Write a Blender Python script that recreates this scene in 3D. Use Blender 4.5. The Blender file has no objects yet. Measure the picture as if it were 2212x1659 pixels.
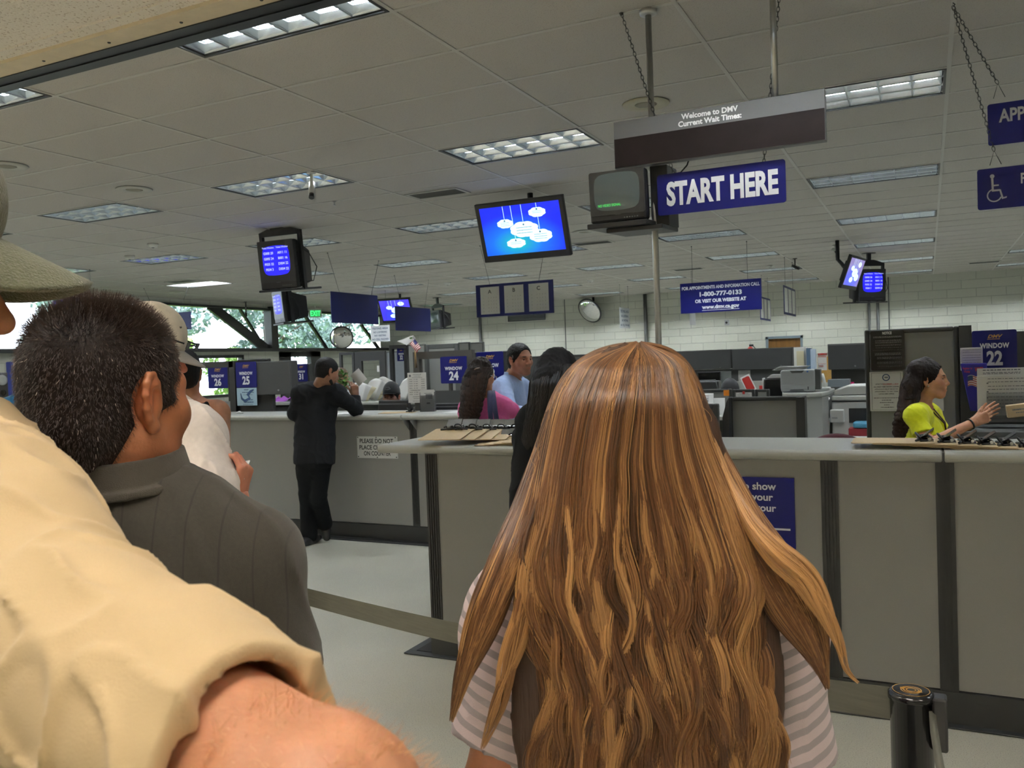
import bpy, math, random
import numpy as np
from mathutils import Vector, Matrix
S = bpy.context.scene
COL = S.collection
random.seed(7)
RNG = np.random.default_rng(11)
# ---------------------------------------------------------------- camera
CAMZ = 1.52
YAW, PITCH, ROLL, FPX = 0.451621, -0.0262100, -0.0360762, 1856.0
_cy, _sy = math.cos(YAW), math.sin(YAW)
FWD = np.array([-_sy*math.cos(PITCH), _cy*math.cos(PITCH), math.sin(PITCH)])
_R = np.array([_cy, _sy, 0.0]); _U = np.cross(_R, FWD)
RT = math.cos(ROLL)*_R + math.sin(ROLL)*_U
UP = -math.sin(ROLL)*_R + math.cos(ROLL)*_U
cam = bpy.data.cameras.new('camera')
cam.sensor_width = 36.0
cam.lens = 36.0*FPX/2212.0
cam.clip_start = 0.02
cam.dof.use_dof = True
cam.dof.focus_distance = 1.9
cam.dof.aperture_fstop = 16
cam_ob = bpy.data.objects.new('camera', cam)
COL.objects.link(cam_ob)
cam_ob.matrix_world = Matrix(((RT[0], UP[0], -FWD[0], 0), (RT[1], UP[1], -FWD[1], 0), (RT[2], UP[2], -FWD[2], CAMZ), (0, 0, 0, 1)))
S.camera = cam_ob
# ---------------------------------------------------------------- daylight and exposure
W = bpy.data.worlds.new('world'); S.world = W; W.use_nodes = True
bg = W.node_tree.nodes['Background']
bg.inputs[0].default_value = (0.80, 0.90, 1.0, 1); bg.inputs[1].default_value = 3.2
sun = bpy.data.lights.new('sun', 'SUN'); sun.energy = 9.0; sun.angle = 0.01; sun.color = (1.0, 0.95, 0.86)
sun_ob = bpy.data.objects.new('sun', sun); COL.objects.link(sun_ob)
sun_ob.rotation_euler = (math.radians(32), math.radians(-18), 0)
S.view_settings.view_transform = 'Standard'
S.view_settings.look = 'None'
S.view_settings.exposure = 0.9
S.view_settings.gamma = 1.0
S.view_settings.use_curve_mapping = False
S.cycles.use_denoising = True
S.cycles.max_bounces = 10
S.cycles.diffuse_bounces = 5
S.cycles.glossy_bounces = 4
S.cycles.transmission_bounces = 8
S.cycles.transparent_max_bounces = 12
S.cycles.sample_clamp_indirect = 6.0
S.cycles.caustics_reflective = False
S.cycles.caustics_refractive = False
# ---------------------------------------------------------------- room numbers (metres, camera stands at x=y=0)
CEIL = CAMZ+1.710
GX0, GY0, TX, TY = -2.28545, 3.54631, 1.2192, 0.6096      # ceiling grid: origin and 4 ft x 2 ft pitch
LEFT_X, BACK_Y, RIGHT_X, REAR_Y = -15.5, 22.75, 6.0, -9.0
# ---------------------------------------------------------------- helpers
def at(px, py, d):
    """the point seen at photo pixel (px, py) at forward distance d from the camera"""
    v = (FWD + RT*(px-1106)/FPX - UP*(py-829.5)/FPX)*d
    return Vector((v[0], v[1], v[2]+CAMZ))
def _ray(px, py):
    return FWD + RT*(px-1106)/FPX - UP*(py-829.5)/FPX
def on_y(px, py, Y):
    v = _ray(px, py); v = v*Y/v[1]; return Vector((v[0], v[1], v[2]+CAMZ))
def on_x(px, py, X):
    v = _ray(px, py); v = v*X/v[0]; return Vector((v[0], v[1], v[2]+CAMZ))
def on_z(px, py, Z):
    v = _ray(px, py); v = v*(Z-CAMZ)/v[2]; return Vector((v[0], v[1], v[2]+CAMZ))
def rgb(r, g, b):
    f = lambda c: (c/255/12.92) if c/255 <= 0.04045 else ((c/255+0.055)/1.055)**2.4
    return (f(r), f(g), f(b), 1.0)
def mat(name, col, rough=0.6, metal=0.0, spec=0.5, emit=None, estr=0.0, noise=0.0, nscale=40.0, bump=0.0, bscale=200.0, trans=0.0, coat=0.0, sheen=0.0, aniso_scale=None):
    m = bpy.data.materials.new(name); m.use_nodes = True
    nt = m.node_tree; b = nt.nodes['Principled BSDF']
    b.inputs['Base Color'].default_value = col
    b.inputs['Roughness'].default_value = rough
    b.inputs['Metallic'].default_value = metal
    b.inputs['Specular IOR Level'].default_value = spec
    b.inputs['Transmission Weight'].default_value = trans
    b.inputs['Coat Weight'].default_value = coat
    b.inputs['Sheen Weight'].default_value = sheen
    if emit:
        b.inputs['Emission Color'].default_value = emit; b.inputs['Emission Strength'].default_value = estr
    if noise or bump:
        tc = nt.nodes.new('ShaderNodeTexCoord')
        src = tc.outputs['Object']
        if aniso_scale:
            mp = nt.nodes.new('ShaderNodeMapping'); mp.inputs['Scale'].default_value = aniso_scale
            nt.links.new(src, mp.inputs['Vector']); src = mp.outputs['Vector']
    if noise:
        n = nt.nodes.new('ShaderNodeTexNoise'); n.inputs['Scale'].default_value = nscale; n.inputs['Detail'].default_value = 5
        nt.links.new(src, n.inputs['Vector'])
        r = nt.nodes.new('ShaderNodeMapRange'); r.inputs[1].default_value = 0.3; r.inputs[2].default_value = 0.7
        r.inputs[3].default_value = 1-noise; r.inputs[4].default_value = 1+noise
        nt.links.new(n.outputs['Fac'], r.inputs[0])
        mx = nt.nodes.new('ShaderNodeMix'); mx.data_type = 'RGBA'; mx.blend_type = 'MULTIPLY'; mx.inputs[0].default_value = 1
        mx.inputs[6].default_value = col
        nt.links.new(r.outputs[0], mx.inputs[7]); nt.links.new(mx.outputs[2], b.inputs['Base Color'])
    if bump:
        n2 = nt.nodes.new('ShaderNodeTexNoise'); n2.inputs['Scale'].default_value = bscale; n2.inputs['Detail'].default_value = 4
        nt.links.new(src, n2.inputs['Vector'])
        bp = nt.nodes.new('ShaderNodeBump'); bp.inputs['Strength'].default_value = bump; bp.inputs['Distance'].default_value = 0.004
        nt.links.new(n2.outputs['Fac'], bp.inputs['Height']); nt.links.new(bp.outputs['Normal'], b.inputs['Normal'])
    return m
def emat(name, col, s):
    return mat(name, (0.01, 0.01, 0.01, 1), rough=0.4, emit=col, estr=s)
def V3(*a): return Vector(a)
def frame_from(axis, hint=(0, 0, 1)):
    z = Vector(axis).normalized(); h = Vector(hint)
    if abs(z.dot(h)) > 0.98: h = Vector((1, 0, 0))
    x = h.cross(z).normalized(); y = z.cross(x)
    return x, y, z
class MB:
    """collects shapes of one part into one mesh"""
    def __init__(s): s.v = []; s.f = []; s.m = []; s.sm = []
    def add(s, v, f, m=0, smooth=False):
        o = len(s.v); s.v += [tuple(p) for p in v]
        for q in f: s.f.append([i+o for i in q]); s.m.append(m); s.sm.append(smooth)
        return s
    def bx(s, x0, x1, y0, y1, z0, z1, m=0, M=None):
        p = [V3(x, y, z) for z in (z0, z1) for y in (y0, y1) for x in (x0, x1)]
        if M: p = [M @ q for q in p]
        return s.add(p, [(0, 2, 3, 1), (4, 5, 7, 6), (0, 1, 5, 4), (2, 6, 7, 3), (0, 4, 6, 2), (1, 3, 7, 5)], m)
    def box(s, c, d, m=0, M=None):
        return s.bx(c[0]-d[0]/2, c[0]+d[0]/2, c[1]-d[1]/2, c[1]+d[1]/2, c[2]-d[2]/2, c[2]+d[2]/2, m, M)
    def prism(s, poly, y0, y1, m=0, M=None):
        """polygon in (x, z) pushed from y0 to y1"""
        n = len(poly)
        p = [V3(x, y0, z) for x, z in poly]+[V3(x, y1, z) for x, z in poly]
        if M: p = [M @ q for q in p]
        return s.add(p, [tuple(range(n)), tuple(range(2*n-1, n-1, -1))]+[(i, i+n, (i+1) % n+n, (i+1) % n) for i in range(n)], m)
    def slab(s, poly, z0, z1, m=0):
        n = len(poly)
        p = [V3(x, y, z0) for x, y in poly]+[V3(x, y, z1) for x, y in poly]
        return s.add(p, [tuple(range(n-1, -1, -1)), tuple(range(n, 2*n))]+[(i, (i+1) % n, (i+1) % n+n, i+n) for i in range(n)], m)
    def tube(s, pts, r, n=10, m=0, closed=False):
        pts = [Vector(p) for p in pts]; k = len(pts)
        rr = r if hasattr(r, '__len__') else [r]*k
        vs = []; x = None
        for i, p in enumerate(pts):
            a = pts[max(i-1, 0)] if not closed else pts[i-1]; b = pts[min(i+1, k-1)] if not closed else pts[(i+1) % k]
            t = (b-a).normalized()
            if x is None: x, y, _ = frame_from(t)
            else:
                x = (x-t*x.dot(t)).normalized(); y = t.cross(x)
            for j in range(n):
                an = 2*math.pi*j/n; vs.append(p+(x*math.cos(an)+y*math.sin(an))*rr[i])
        fs = []
        for i in range(k if closed else k-1):
            i2 = (i+1) % k
            for j in range(n): fs.append((i*n+j, i*n+(j+1) % n, i2*n+(j+1) % n, i2*n+j))
        s.add(vs, fs, m, True)
        if not closed:
            o = len(s.v)-len(vs)
            s.f.append([o+j for j in range(n-1, -1, -1)]); s.f.append([o+(k-1)*n+j for j in range(n)]); s.m += [m, m]; s.sm += [False, False]
        return s
    def cyl(s, a, b, r, r2=None, n=20, m=0):
        return s.tube([a, b], [r, r if r2 is None else r2], n, m)
    def lathe(s, prof, c=(0, 0, 0), axis=(0, 0, 1), n=28, m=0, caps=True):
        x, y, z = frame_from(axis); c = Vector(c); vs = []
        for r, h in prof:
            for j in range(n):
                an = 2*math.pi*j/n; vs.append(c+z*h+(x*math.cos(an)+y*math.sin(an))*r)
        fs = []
        for i in range(len(prof)-1):
            for j in range(n): fs.append((i*n+j, i*n+(j+1) % n, (i+1)*n+(j+1) % n, (i+1)*n+j))
        s.add(vs, fs, m, True)
        if caps:
            o = len(s.v)-len(vs)
            s.f.append([o+j for j in range(n-1, -1, -1)]); s.f.append([o+(len(prof)-1)*n+j for j in range(n)]); s.m += [m, m]; s.sm += [False, False]
        return s
    def ball(s, c, r, m=0, nu=16, nv=10, M=None):
        r = r if hasattr(r, '__len__') else (r, r, r)
        vs = []; c = Vector(c)
        for i in range(nv+1):
            th = math.pi*i/nv
            for j in range(nu):
                ph = 2*math.pi*j/nu
                q = V3(r[0]*math.sin(th)*math.cos(ph), r[1]*math.sin(th)*math.sin(ph), r[2]*math.cos(th))
                vs.append(c+(M @ q if M else q))
        fs = [(i*nu+j, (i+1)*nu+j, (i+1)*nu+(j+1) % nu, i*nu+(j+1) % nu) for i in range(nv) for j in range(nu)]
        return s.add(vs, fs, m, True)
    def quad(s, a, b, c, d, m=0): return s.add([a, b, c, d], [(0, 1, 2, 3)], m)
    def grid(s, fn, nu, nv, m=0, smooth=True):
        vs = [fn(i/nu, j/nv) for j in range(nv+1) for i in range(nu+1)]
        fs = [(j*(nu+1)+i, j*(nu+1)+i+1, (j+1)*(nu+1)+i+1, (j+1)*(nu+1)+i) for j in range(nv) for i in range(nu)]
        return s.add(vs, fs, m, smooth)
    def build(s, name, mats, parent=None, bevel=0.0, loc=None, seg=2):
        me = bpy.data.meshes.new(name); me.from_pydata(s.v, [], s.f)
        mats = mats if isinstance(mats, (list, tuple)) else [mats]
        for q in mats: me.materials.append(q)
        me.polygons.foreach_set('material_index', s.m)
        me.polygons.foreach_set('use_smooth', s.sm)
        me.update()
        o = bpy.data.objects.new(name, me); COL.objects.link(o)
        if parent: o.parent = parent
        if loc: o.location = loc
        if bevel:
            b = o.modifiers.new('bevel', 'BEVEL'); b.width = bevel; b.segments = seg; b.limit_method = 'ANGLE'; b.angle_limit = 0.6
        return o
def tag(o, label, cat=None, group=None, kind=None):
    if label: o['label'] = label
    if cat: o['category'] = cat
    if group: o['group'] = group
    if kind: o['kind'] = kind
    return o
def thing(name, label, cat, loc=(0, 0, 0), rotz=0.0, group=None, rot=None, kind=None):
    o = bpy.data.objects.new(name, None); o.empty_display_size = 0.1; COL.objects.link(o)
    o.location = loc; o.rotation_euler = rot if rot else (0, 0, rotz)
    return tag(o, label, cat, group, kind)
def struct(o): o['kind'] = 'structure'; return o
def dup(root, loc=None, rotz=None, label=None, group=None, skip=()):
    """copy of a thing with copies of its parts and sub-parts"""
    def cp(o, par):
        c = o.copy(); COL.objects.link(c)
        if par: c.parent = par
        for ch in o.children:
            if ch.name.split('.')[0] not in skip: cp(ch, c)
        return c
    r = cp(root, None)
    if loc is not None: r.location = loc
    if rotz is not None: r.rotation_euler = (0, 0, rotz)
    if label: r['label'] = label
    if group: r['group'] = group
    return r
_fc = {}
def text_mesh(txt, h, xs=1.0, bold=0.0, align='CENTER', sp=1.0):
    """flat lettering outlines in the x-z plane, cap height h, baseline at z=0"""
    k = (txt, h, xs, bold, align, sp)
    if k in _fc: return _fc[k]
    cu = bpy.data.curves.new('t', 'FONT'); cu.body = txt; cu.size = h/0.69; cu.align_x = align; cu.offset = bold*h; cu.resolution_u = 3; cu.space_character = sp
    o = bpy.data.objects.new('t', cu)
    me = bpy.data.meshes.new_from_object(o)
    v = [(p.co.x*xs, p.co.y) for p in me.vertices]; f = [list(p.vertices) for p in me.polygons]
    bpy.data.objects.remove(o); bpy.data.meshes.remove(me); bpy.data.curves.remove(cu)
    _fc[k] = (v, f); return v, f
def put_text(mb, txt, x, z, h, y=-0.002, xs=1.0, bold=0.02, align='CENTER', m=0, sp=1.0, width=None):
    v, f = text_mesh(txt, h, xs, bold, align, sp)
    if not v: return mb
    if width:
        a = min(p[0] for p in v); b = max(p[0] for p in v); k = width/(b-a)
        v = [(p[0]*k, p[1]) for p in v]
    mb.add([(x+p[0], y, z+p[1]) for p in v], f, m)
    return mb
def rrect(w, h, r, n=5, cx=0, cz=0):
    p = []
    for sx, sz, a0 in ((1, 1, 0), (-1, 1, 90), (-1, -1, 180), (1, -1, 270)):
        for i in range(n+1):
            a = math.radians(a0+90*i/n); p.append((cx+sx*(w/2-r)+r*math.cos(a), cz+sz*(h/2-r)+r*math.sin(a)))
    return p
# ---------------------------------------------------------------- shared materials
M_panel = mat('grey_laminate', rgb(138, 138, 135), 0.55, noise=0.03, nscale=300, bump=0.05, bscale=900)
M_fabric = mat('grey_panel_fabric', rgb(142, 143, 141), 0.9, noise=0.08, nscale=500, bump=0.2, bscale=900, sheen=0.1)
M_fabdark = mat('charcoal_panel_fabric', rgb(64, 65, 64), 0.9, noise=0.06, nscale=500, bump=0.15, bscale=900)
M_trim = mat('charcoal_trim', rgb(46, 47, 46), 0.5)
M_trimlight = mat('mid_grey_trim', rgb(84, 86, 85), 0.5)
M_slab = mat('grey_worktop', rgb(176, 178, 172), 0.32, noise=0.025, nscale=220)
M_black = mat('black_plastic', rgb(26, 26, 28), 0.45)
M_blackgloss = mat('gloss_black', rgb(14, 14, 16), 0.18)
M_blackmetal = mat('black_metal', rgb(24, 25, 26), 0.4, metal=0.2)
M_chrome = mat('chrome', rgb(215, 216, 216), 0.18, metal=1.0)
M_steel = mat('brushed_steel', rgb(190, 190, 188), 0.34, metal=1.0)
M_blue = mat('blue_sign_face', rgb(13, 18, 98), 0.42, spec=.3, noise=0.02)
M_bluedark = mat('blue_sign_back', rgb(17, 24, 84), 0.45, spec=.3)
M_white = mat('white_lettering', rgb(236, 238, 240), 0.5)
M_paper = mat('white_paper', rgb(232, 233, 232), 0.8)
M_papergrey = mat('printed_lines', rgb(120, 124, 130), 0.8)
M_ink = mat('black_ink', rgb(28, 28, 32), 0.7)
M_gold = mat('gold_lettering', rgb(196, 150, 70), 0.5)
M_red = mat('red_plastic', rgb(178, 40, 36), 0.5)
M_kraft = mat('hardboard', rgb(206, 182, 142), 0.65, noise=0.05, nscale=60)
M_cloud = emat('screen_cloud', rgb(200, 240, 245), 0.95)
M_wire = mat('grey_wire', rgb(70, 72, 72), 0.5, metal=0.4)
M_whiteplastic = mat('white_plastic', rgb(222, 223, 220), 0.4)
M_greyplastic = mat('printer_grey', rgb(170, 174, 176), 0.45)
# ---------------------------------------------------------------- room shell
def floor_material():
    m = bpy.data.materials.new('terrazzo_floor'); m.use_nodes = True; nt = m.node_tree; b = nt.nodes['Principled BSDF']
    tc = nt.nodes.new('ShaderNodeTexCoord')
    n = nt.nodes.new('ShaderNodeTexNoise'); n.inputs['Scale'].default_value = 230; n.inputs['Detail'].default_value = 3
    n2 = nt.nodes.new('ShaderNodeTexNoise'); n2.inputs['Scale'].default_value = 1.1; n2.inputs['Detail'].default_value = 4
    r = nt.nodes.new('ShaderNodeValToRGB'); e = r.color_ramp.elements
    e[0].position = 0.30; e[0].color = rgb(128, 128, 118); e[1].position = 0.42; e[1].color = rgb(188, 188, 176)
    x = e.new(0.7); x.color = rgb(196, 196, 184)
    mx = nt.nodes.new('ShaderNodeMix'); mx.data_type = 'RGBA'; mx.blend_type = 'MULTIPLY'; mx.inputs[0].default_value = 1
    r2 = nt.nodes.new('ShaderNodeMapRange'); r2.inputs[1].default_value = 0.3; r2.inputs[2].default_value = 0.7; r2.inputs[3].default_value = 0.9; r2.inputs[4].default_value = 1.05
    L = nt.links
    L.new(tc.outputs['Object'], n.inputs['Vector']); L.new(tc.outputs['Object'], n2.inputs['Vector'])
    L.new(n.outputs['Fac'], r.inputs[0]); L.new(n2.outputs['Fac'], r2.inputs[0])
    L.new(r.outputs[0], mx.inputs[6]); L.new(r2.outputs[0], mx.inputs[7]); L.new(mx.outputs[2], b.inputs['Base Color'])
    b.inputs['Roughness'].default_value = 0.38; b.inputs['Specular IOR Level'].default_value = 0.35
    return m
def block_material():
    """painted concrete block: running bond joints"""
    m = bpy.data.materials.new('painted_block'); m.use_nodes = True; nt = m.node_tree; b = nt.nodes['Principled BSDF']; L = nt.links
    tc = nt.nodes.new('ShaderNodeTexCoord'); sp = nt.nodes.new('ShaderNodeSeparateXYZ'); cb = nt.nodes.new('ShaderNodeCombineXYZ'); ad = nt.nodes.new('ShaderNodeMath')
    L.new(tc.outputs['Object'], sp.inputs[0]); L.new(sp.outputs[0], ad.inputs[0]); L.new(sp.outputs[1], ad.inputs[1])
    L.new(ad.outputs[0], cb.inputs[0]); L.new(sp.outputs[2], cb.inputs[1])
    br = nt.nodes.new('ShaderNodeTexBrick'); br.inputs['Scale'].default_value = 1; br.inputs['Brick Width'].default_value = 0.61; br.inputs['Row Height'].default_value = 0.203
    br.inputs['Mortar Size'].default_value = 0.012; br.inputs['Mortar Smooth'].default_value = 0.7
    br.inputs['Color1'].default_value = rgb(214, 216, 205); br.inputs['Color2'].default_value = rgb(206, 209, 198); br.inputs['Mortar'].default_value = rgb(184, 187, 178)
    L.new(cb.outputs[0], br.inputs['Vector']); L.new(br.outputs['Color'], b.inputs['Base Color'])
    n = nt.nodes.new('ShaderNodeTexNoise'); n.inputs['Scale'].default_value = 60; L.new(tc.outputs['Object'], n.inputs['Vector'])
    s = nt.nodes.new('ShaderNodeMath'); s.operation = 'MULTIPLY_ADD'; s.inputs[1].default_value = -1; L.new(br.outputs['Fac'], s.inputs[0]); L.new(n.outputs['Fac'], s.inputs[2])
    bp = nt.nodes.new('ShaderNodeBump'); bp.inputs['Strength'].default_value = 0.5; bp.inputs['Distance'].default_value = 0.01
    L.new(s.outputs[0], bp.inputs['Height']); L.new(bp.outputs['Normal'], b.inputs['Normal'])
    b.inputs['Roughness'].default_value = 0.7
    return m
M_floor = floor_material(); M_block = block_material()
def tile_material(name, c, dark, scale, lo):
    m = bpy.data.materials.new(name); m.use_nodes = True; nt = m.node_tree; b = nt.nodes['Principled BSDF']; L = nt.links
    tc = nt.nodes.new('ShaderNodeTexCoord'); n = nt.nodes.new('ShaderNodeTexNoise'); n.inputs['Scale'].default_value = scale; n.inputs['Detail'].default_value = 2
    L.new(tc.outputs['Object'], n.inputs['Vector'])
    r = nt.nodes.new('ShaderNodeValToRGB'); e = r.color_ramp.elements; e[0].position = lo; e[0].color = dark; e[1].position = lo+0.07; e[1].color = c
    L.new(n.outputs['Fac'], r.inputs[0]); L.new(r.outputs[0], b.inputs['Base Color'])
    bp = nt.nodes.new('ShaderNodeBump'); bp.inputs['Strength'].default_value = 0.4; bp.inputs['Distance'].default_value = 0.004
    L.new(n.outputs['Fac'], bp.inputs['Height']); L.new(bp.outputs['Normal'], b.inputs['Normal'])
    b.inputs['Roughness'].default_value = 0.9; b.inputs['Specular IOR Level'].default_value = 0.1
    return m
M_tile = tile_material('ceiling_tile', rgb(186, 183, 178), rgb(162, 159, 154), 160, 0.32)
M_tilewarm = tile_material('fissured_ceiling_tile', rgb(240, 233, 222), rgb(196, 182, 164), 75, 0.33)
M_grid = mat('ceiling_grid_paint', rgb(188, 187, 182), 0.5)
M_soffit = mat('cream_strip', rgb(206, 192, 164), 0.6, noise=0.06, nscale=12)

LAMP_I = (-11, -9, -7, -5, -3, -1, 1, 3)
LAMP_J = (-16, -11, -6, -1, 4, 9, 14, 19, 24, 29)  # rows over and behind the viewer are added, unseen, to light the foreground
def gx(i): return GX0+TX*i
def gy(j): return GY0+TY*j
cells = {(i, j) for i in LAMP_I for j in LAMP_J if gx(i) > LEFT_X and gx(i+1) < RIGHT_X and gy(j) > REAR_Y and gy(j+1) < BACK_Y}
# floor
f = MB(); f.bx(LEFT_X-0.3, RIGHT_X+0.3, REAR_Y-0.3, BACK_Y+0.3, -0.15, 0)
struct(f.build('floor', M_floor))
# ceiling: tiles, with an opening for every troffer
c = MB(); cw = MB()
jc = -0.66
for i in range(-12, 8):
    for j in range(-22, 33):
        if (i, j) in cells: continue
        x0, x1 = max(gx(i), LEFT_X-0.3), min(gx(i+1), RIGHT_X+0.3); y0, y1 = max(gy(j), REAR_Y-0.3), min(gy(j+1), BACK_Y+0.3)
        if x0 >= x1 or y0 >= y1: continue
        (c if j >= -1 else cw).bx(x0, x1, y0, y1, CEIL, CEIL+0.02)
struct(c.build('ceiling', M_tile))
struct(cw.build('ceiling', M_tilewarm))
c = MB(); c.bx(LEFT_X-0.4, RIGHT_X+0.4, REAR_Y-0.4, BACK_Y+0.4, CEIL+0.3, CEIL+0.4); struct(c.build('ceiling', M_tile))
c = MB(); c.bx(LEFT_X, RIGHT_X, gy(-1.03), gy(-0.89), CEIL-0.012, CEIL-0.001); struct(c.build('ceiling', M_tilewarm))
g = MB()
for i in range(-10, 7): g.bx(gx(i)-0.012, gx(i)+0.012, gy(-0.9), BACK_Y, CEIL-0.005, CEIL+0.001)
for j in range(0, 32): g.bx(LEFT_X, RIGHT_X, gy(j)-0.012, gy(j)+0.012, CEIL-0.0045, CEIL+0.001)
struct(g.build('trim_1', M_grid))
# partition track and cream strip across the ceiling
g = MB(); g.bx(LEFT_X, RIGHT_X, gy(-0.665), gy(-0.40), CEIL-0.028, CEIL-0.001); g.bx(LEFT_X, RIGHT_X, gy(-0.53)-0.004, gy(-0.53)+0.004, CEIL-0.034, CEIL-0.02)
struct(g.build('trim_2', M_blackmetal))
g = MB(); g.bx(LEFT_X, RIGHT_X, gy(-0.86), gy(-0.665), CEIL-0.022, CEIL-0.001); g.bx(LEFT_X, RIGHT_X, gy(-0.90), gy(-0.86), CEIL-0.03, CEIL-0.001)
for k in range(40): g.lathe([(0.009, 0), (0.007, 0.004)], (LEFT_X+0.3+0.5*k, gy(-0.74), CEIL-0.022), (0, 0, -1), 8, 1)
struct(g.build('trim_3', [M_soffit, M_trim]))
# back wall with the door opening, right wall, rear wall
D0, D1, DZ = on_y(1655, 760, BACK_Y).x, on_y(1735, 760, BACK_Y).x, on_y(1695, 726, BACK_Y).z
b = MB()
b.bx(LEFT_X-0.3, D0, BACK_Y, BACK_Y+0.2, 0, CEIL+0.3); b.bx(D1, RIGHT_X+0.3, BACK_Y, BACK_Y+0.2, 0, CEIL+0.3); b.bx(D0, D1, BACK_Y, BACK_Y+0.2, DZ, CEIL+0.3)
struct(b.build('wall_back', M_block))
b = MB(); b.bx(RIGHT_X, RIGHT_X+0.2, REAR_Y, BACK_Y, 0, CEIL+0.3); struct(b.build('wall_right', M_block))
b = MB(); b.bx(LEFT_X-0.3, RIGHT_X+0.3, REAR_Y-0.2, REAR_Y, 0, CEIL+0.3); struct(b.build('wall_rear', M_block))
dr = MB(); t = 0.06
dr.bx(D0-0.0, D0+t, BACK_Y-0.03, BACK_Y+0.1, 0, DZ); dr.bx(D1-t, D1, BACK_Y-0.03, BACK_Y+0.1, 0, DZ); dr.bx(D0, D1, BACK_Y-0.03, BACK_Y+0.1, DZ-t, DZ)
dd = thing('door_1', None, None, ((D0+D1)/2, BACK_Y, 0)); dd['kind'] = 'structure'
M_doorframe = mat('blue_grey_frame', rgb(118, 132, 142), 0.5); M_wood = mat('brown_wood_door', rgb(112, 78, 34), 0.45, noise=0.2, nscale=3, aniso_scale=(8, 8, 0.6))
o = dr.build('door_frame', M_doorframe, dd); o.location = -dd.location
o = MB().bx(D0+t, D1-t, BACK_Y+0.03, BACK_Y+0.075, 0.01, DZ-t).build('door_leaf', M_wood, dd); o.location = -dd.location
o = MB().ball((D0+0.14, BACK_Y-0.01, 1.0), 0.03).cyl((D0+0.14, BACK_Y-0.01, 1.0), (D0+0.14, BACK_Y+0.03, 1.0), 0.012).build('door_handle', M_steel, dd); o.location = -dd.location
# left wall: block to the sill, clerestory glazing above, lower window and glass door
SILL = 2.02; HEAD = 3.08
def wl(b, y0, y1, z0, z1, x0=LEFT_X-0.2, x1=LEFT_X): b.bx(x0, x1, y0, y1, z0, z1)
LW = (on_x(412, 800, LEFT_X).y, on_x(527, 800, LEFT_X).y)     # lower window
GD = (on_x(604, 800, LEFT_X).y, on_x(692, 800, LEFT_X).y)     # glass door
b = MB()
wl(b, REAR_Y, LW[0], 0, SILL); wl(b, LW[0], LW[1], 0, 0.9); wl(b, LW[0], LW[1], 1.93, SILL); wl(b, LW[1], GD[0], 0, SILL); wl(b, GD[0], GD[1], 1.99, SILL); wl(b, GD[1], BACK_Y, 0, SILL)
wl(b, REAR_Y, BACK_Y, HEAD, CEIL+0.3); wl(b, REAR_Y, 5.0, SILL, HEAD)
struct(b.build('wall_left', M_block))
M_bronze = mat('dark_bronze_frame', rgb(44, 44, 44), 0.45)
M_glass = mat('clear_glass', (0.95, 0.97, 0.98, 1), 0.02, trans=1.0)
M_glass.node_tree.nodes['Principled BSDF'].inputs['IOR'].default_value = 1.02
b = MB(); b.bx(LEFT_X-0.2, LEFT_X+0.22, 5.0, BACK_Y, SILL-0.01, SILL+0.07); b.bx(LEFT_X-0.1, LEFT_X+0.06, 5.0, BACK_Y, HEAD, HEAD+0.05)
struct(b.build('trim_4', M_bronze))
w = thing('window_1', None, None, (LEFT_X, 14, SILL), kind='structure')
fr = MB()
def bar(px0, py0, px1, py1, wd, dp=0.07):
    a, e = on_x(px0, py0, LEFT_X-0.05), on_x(px1, py1, LEFT_X-0.05)
    dv = (e-a).normalized(); nn = V3(0, -dv.z, dv.y)*wd/2; e = e+dv*0.02
    q = [a-nn, a+nn, e+nn, e-nn]
    fr.add([p+V3(dp/2, 0, 0) for p in q]+[p-V3(dp/2, 0, 0) for p in q], [(0, 1, 2, 3), (7, 6, 5, 4), (0, 4, 5, 1), (1, 5, 6, 2), (2, 6, 7, 3), (3, 7, 4, 0)])
bar(452, 658, 577, 755, 0.24); bar(517, 666, 565, 742, 0.06); bar(653, 673, 708, 756, 0.08); bar(779, 700, 820, 756, 0.08)
yv = on_x(585, 700, LEFT_X-0.05).y
fr.bx(LEFT_X-0.15, LEFT_X+0.1, yv-0.15, yv+0.1, SILL, HEAD+0.1)
for yy in (6.0, 9.3): fr.bx(LEFT_X-0.1, LEFT_X, yy-0.05, yy+0.05, SILL, HEAD)
fr.build('window_frame', M_bronze, w).location = -w.location
p = MB(); p.bx(LEFT_X-0.12, LEFT_X-0.11, 5.0, BACK_Y, SILL, HEAD)
p.build('window_pane', M_glass, w).location = -w.location
w = thing('window_2', None, None, (LEFT_X, LW[0], 0.9), kind='structure')
fr = MB()
for y0, y1, z0, z1 in ((LW[0], LW[0]+0.07, 0.9, 1.93), (LW[1]-0.07, LW[1], 0.9, 1.93), (LW[0], LW[1], 1.86, 1.93), (LW[0], LW[1], 0.9, 0.97)): fr.bx(LEFT_X-0.12, LEFT_X+0.02, y0, y1, z0, z1)
fr.build('window_frame', M_bronze, w).location = -w.location
p = MB(); p.bx(LEFT_X-0.08, LEFT_X-0.07, LW[0], LW[1], 0.9, 1.93); p.build('window_pane', M_glass, w).location = -w.location
w = thing('door_2', None, None, (LEFT_X, GD[0], 0), kind='structure')
fr = MB()
for y0, y1, z0, z1 in ((GD[0], GD[0]+0.45, 0, 1.99), (GD[1]-0.42, GD[1], 0, 1.99), (GD[0], GD[1], 1.86, 1.99), (GD[0], GD[1], 0, 0.3)): fr.bx(LEFT_X-0.12, LEFT_X+0.03, y0, y1, z0, z1)
fr.build('door_frame', M_bronze, w).location = -w.location
p = MB(); p.bx(LEFT_X-0.08, LEFT_X-0.07, GD[0], GD[1], 0, 1.99); p.build('door_pane', M_glass, w).location = -w.location
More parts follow.
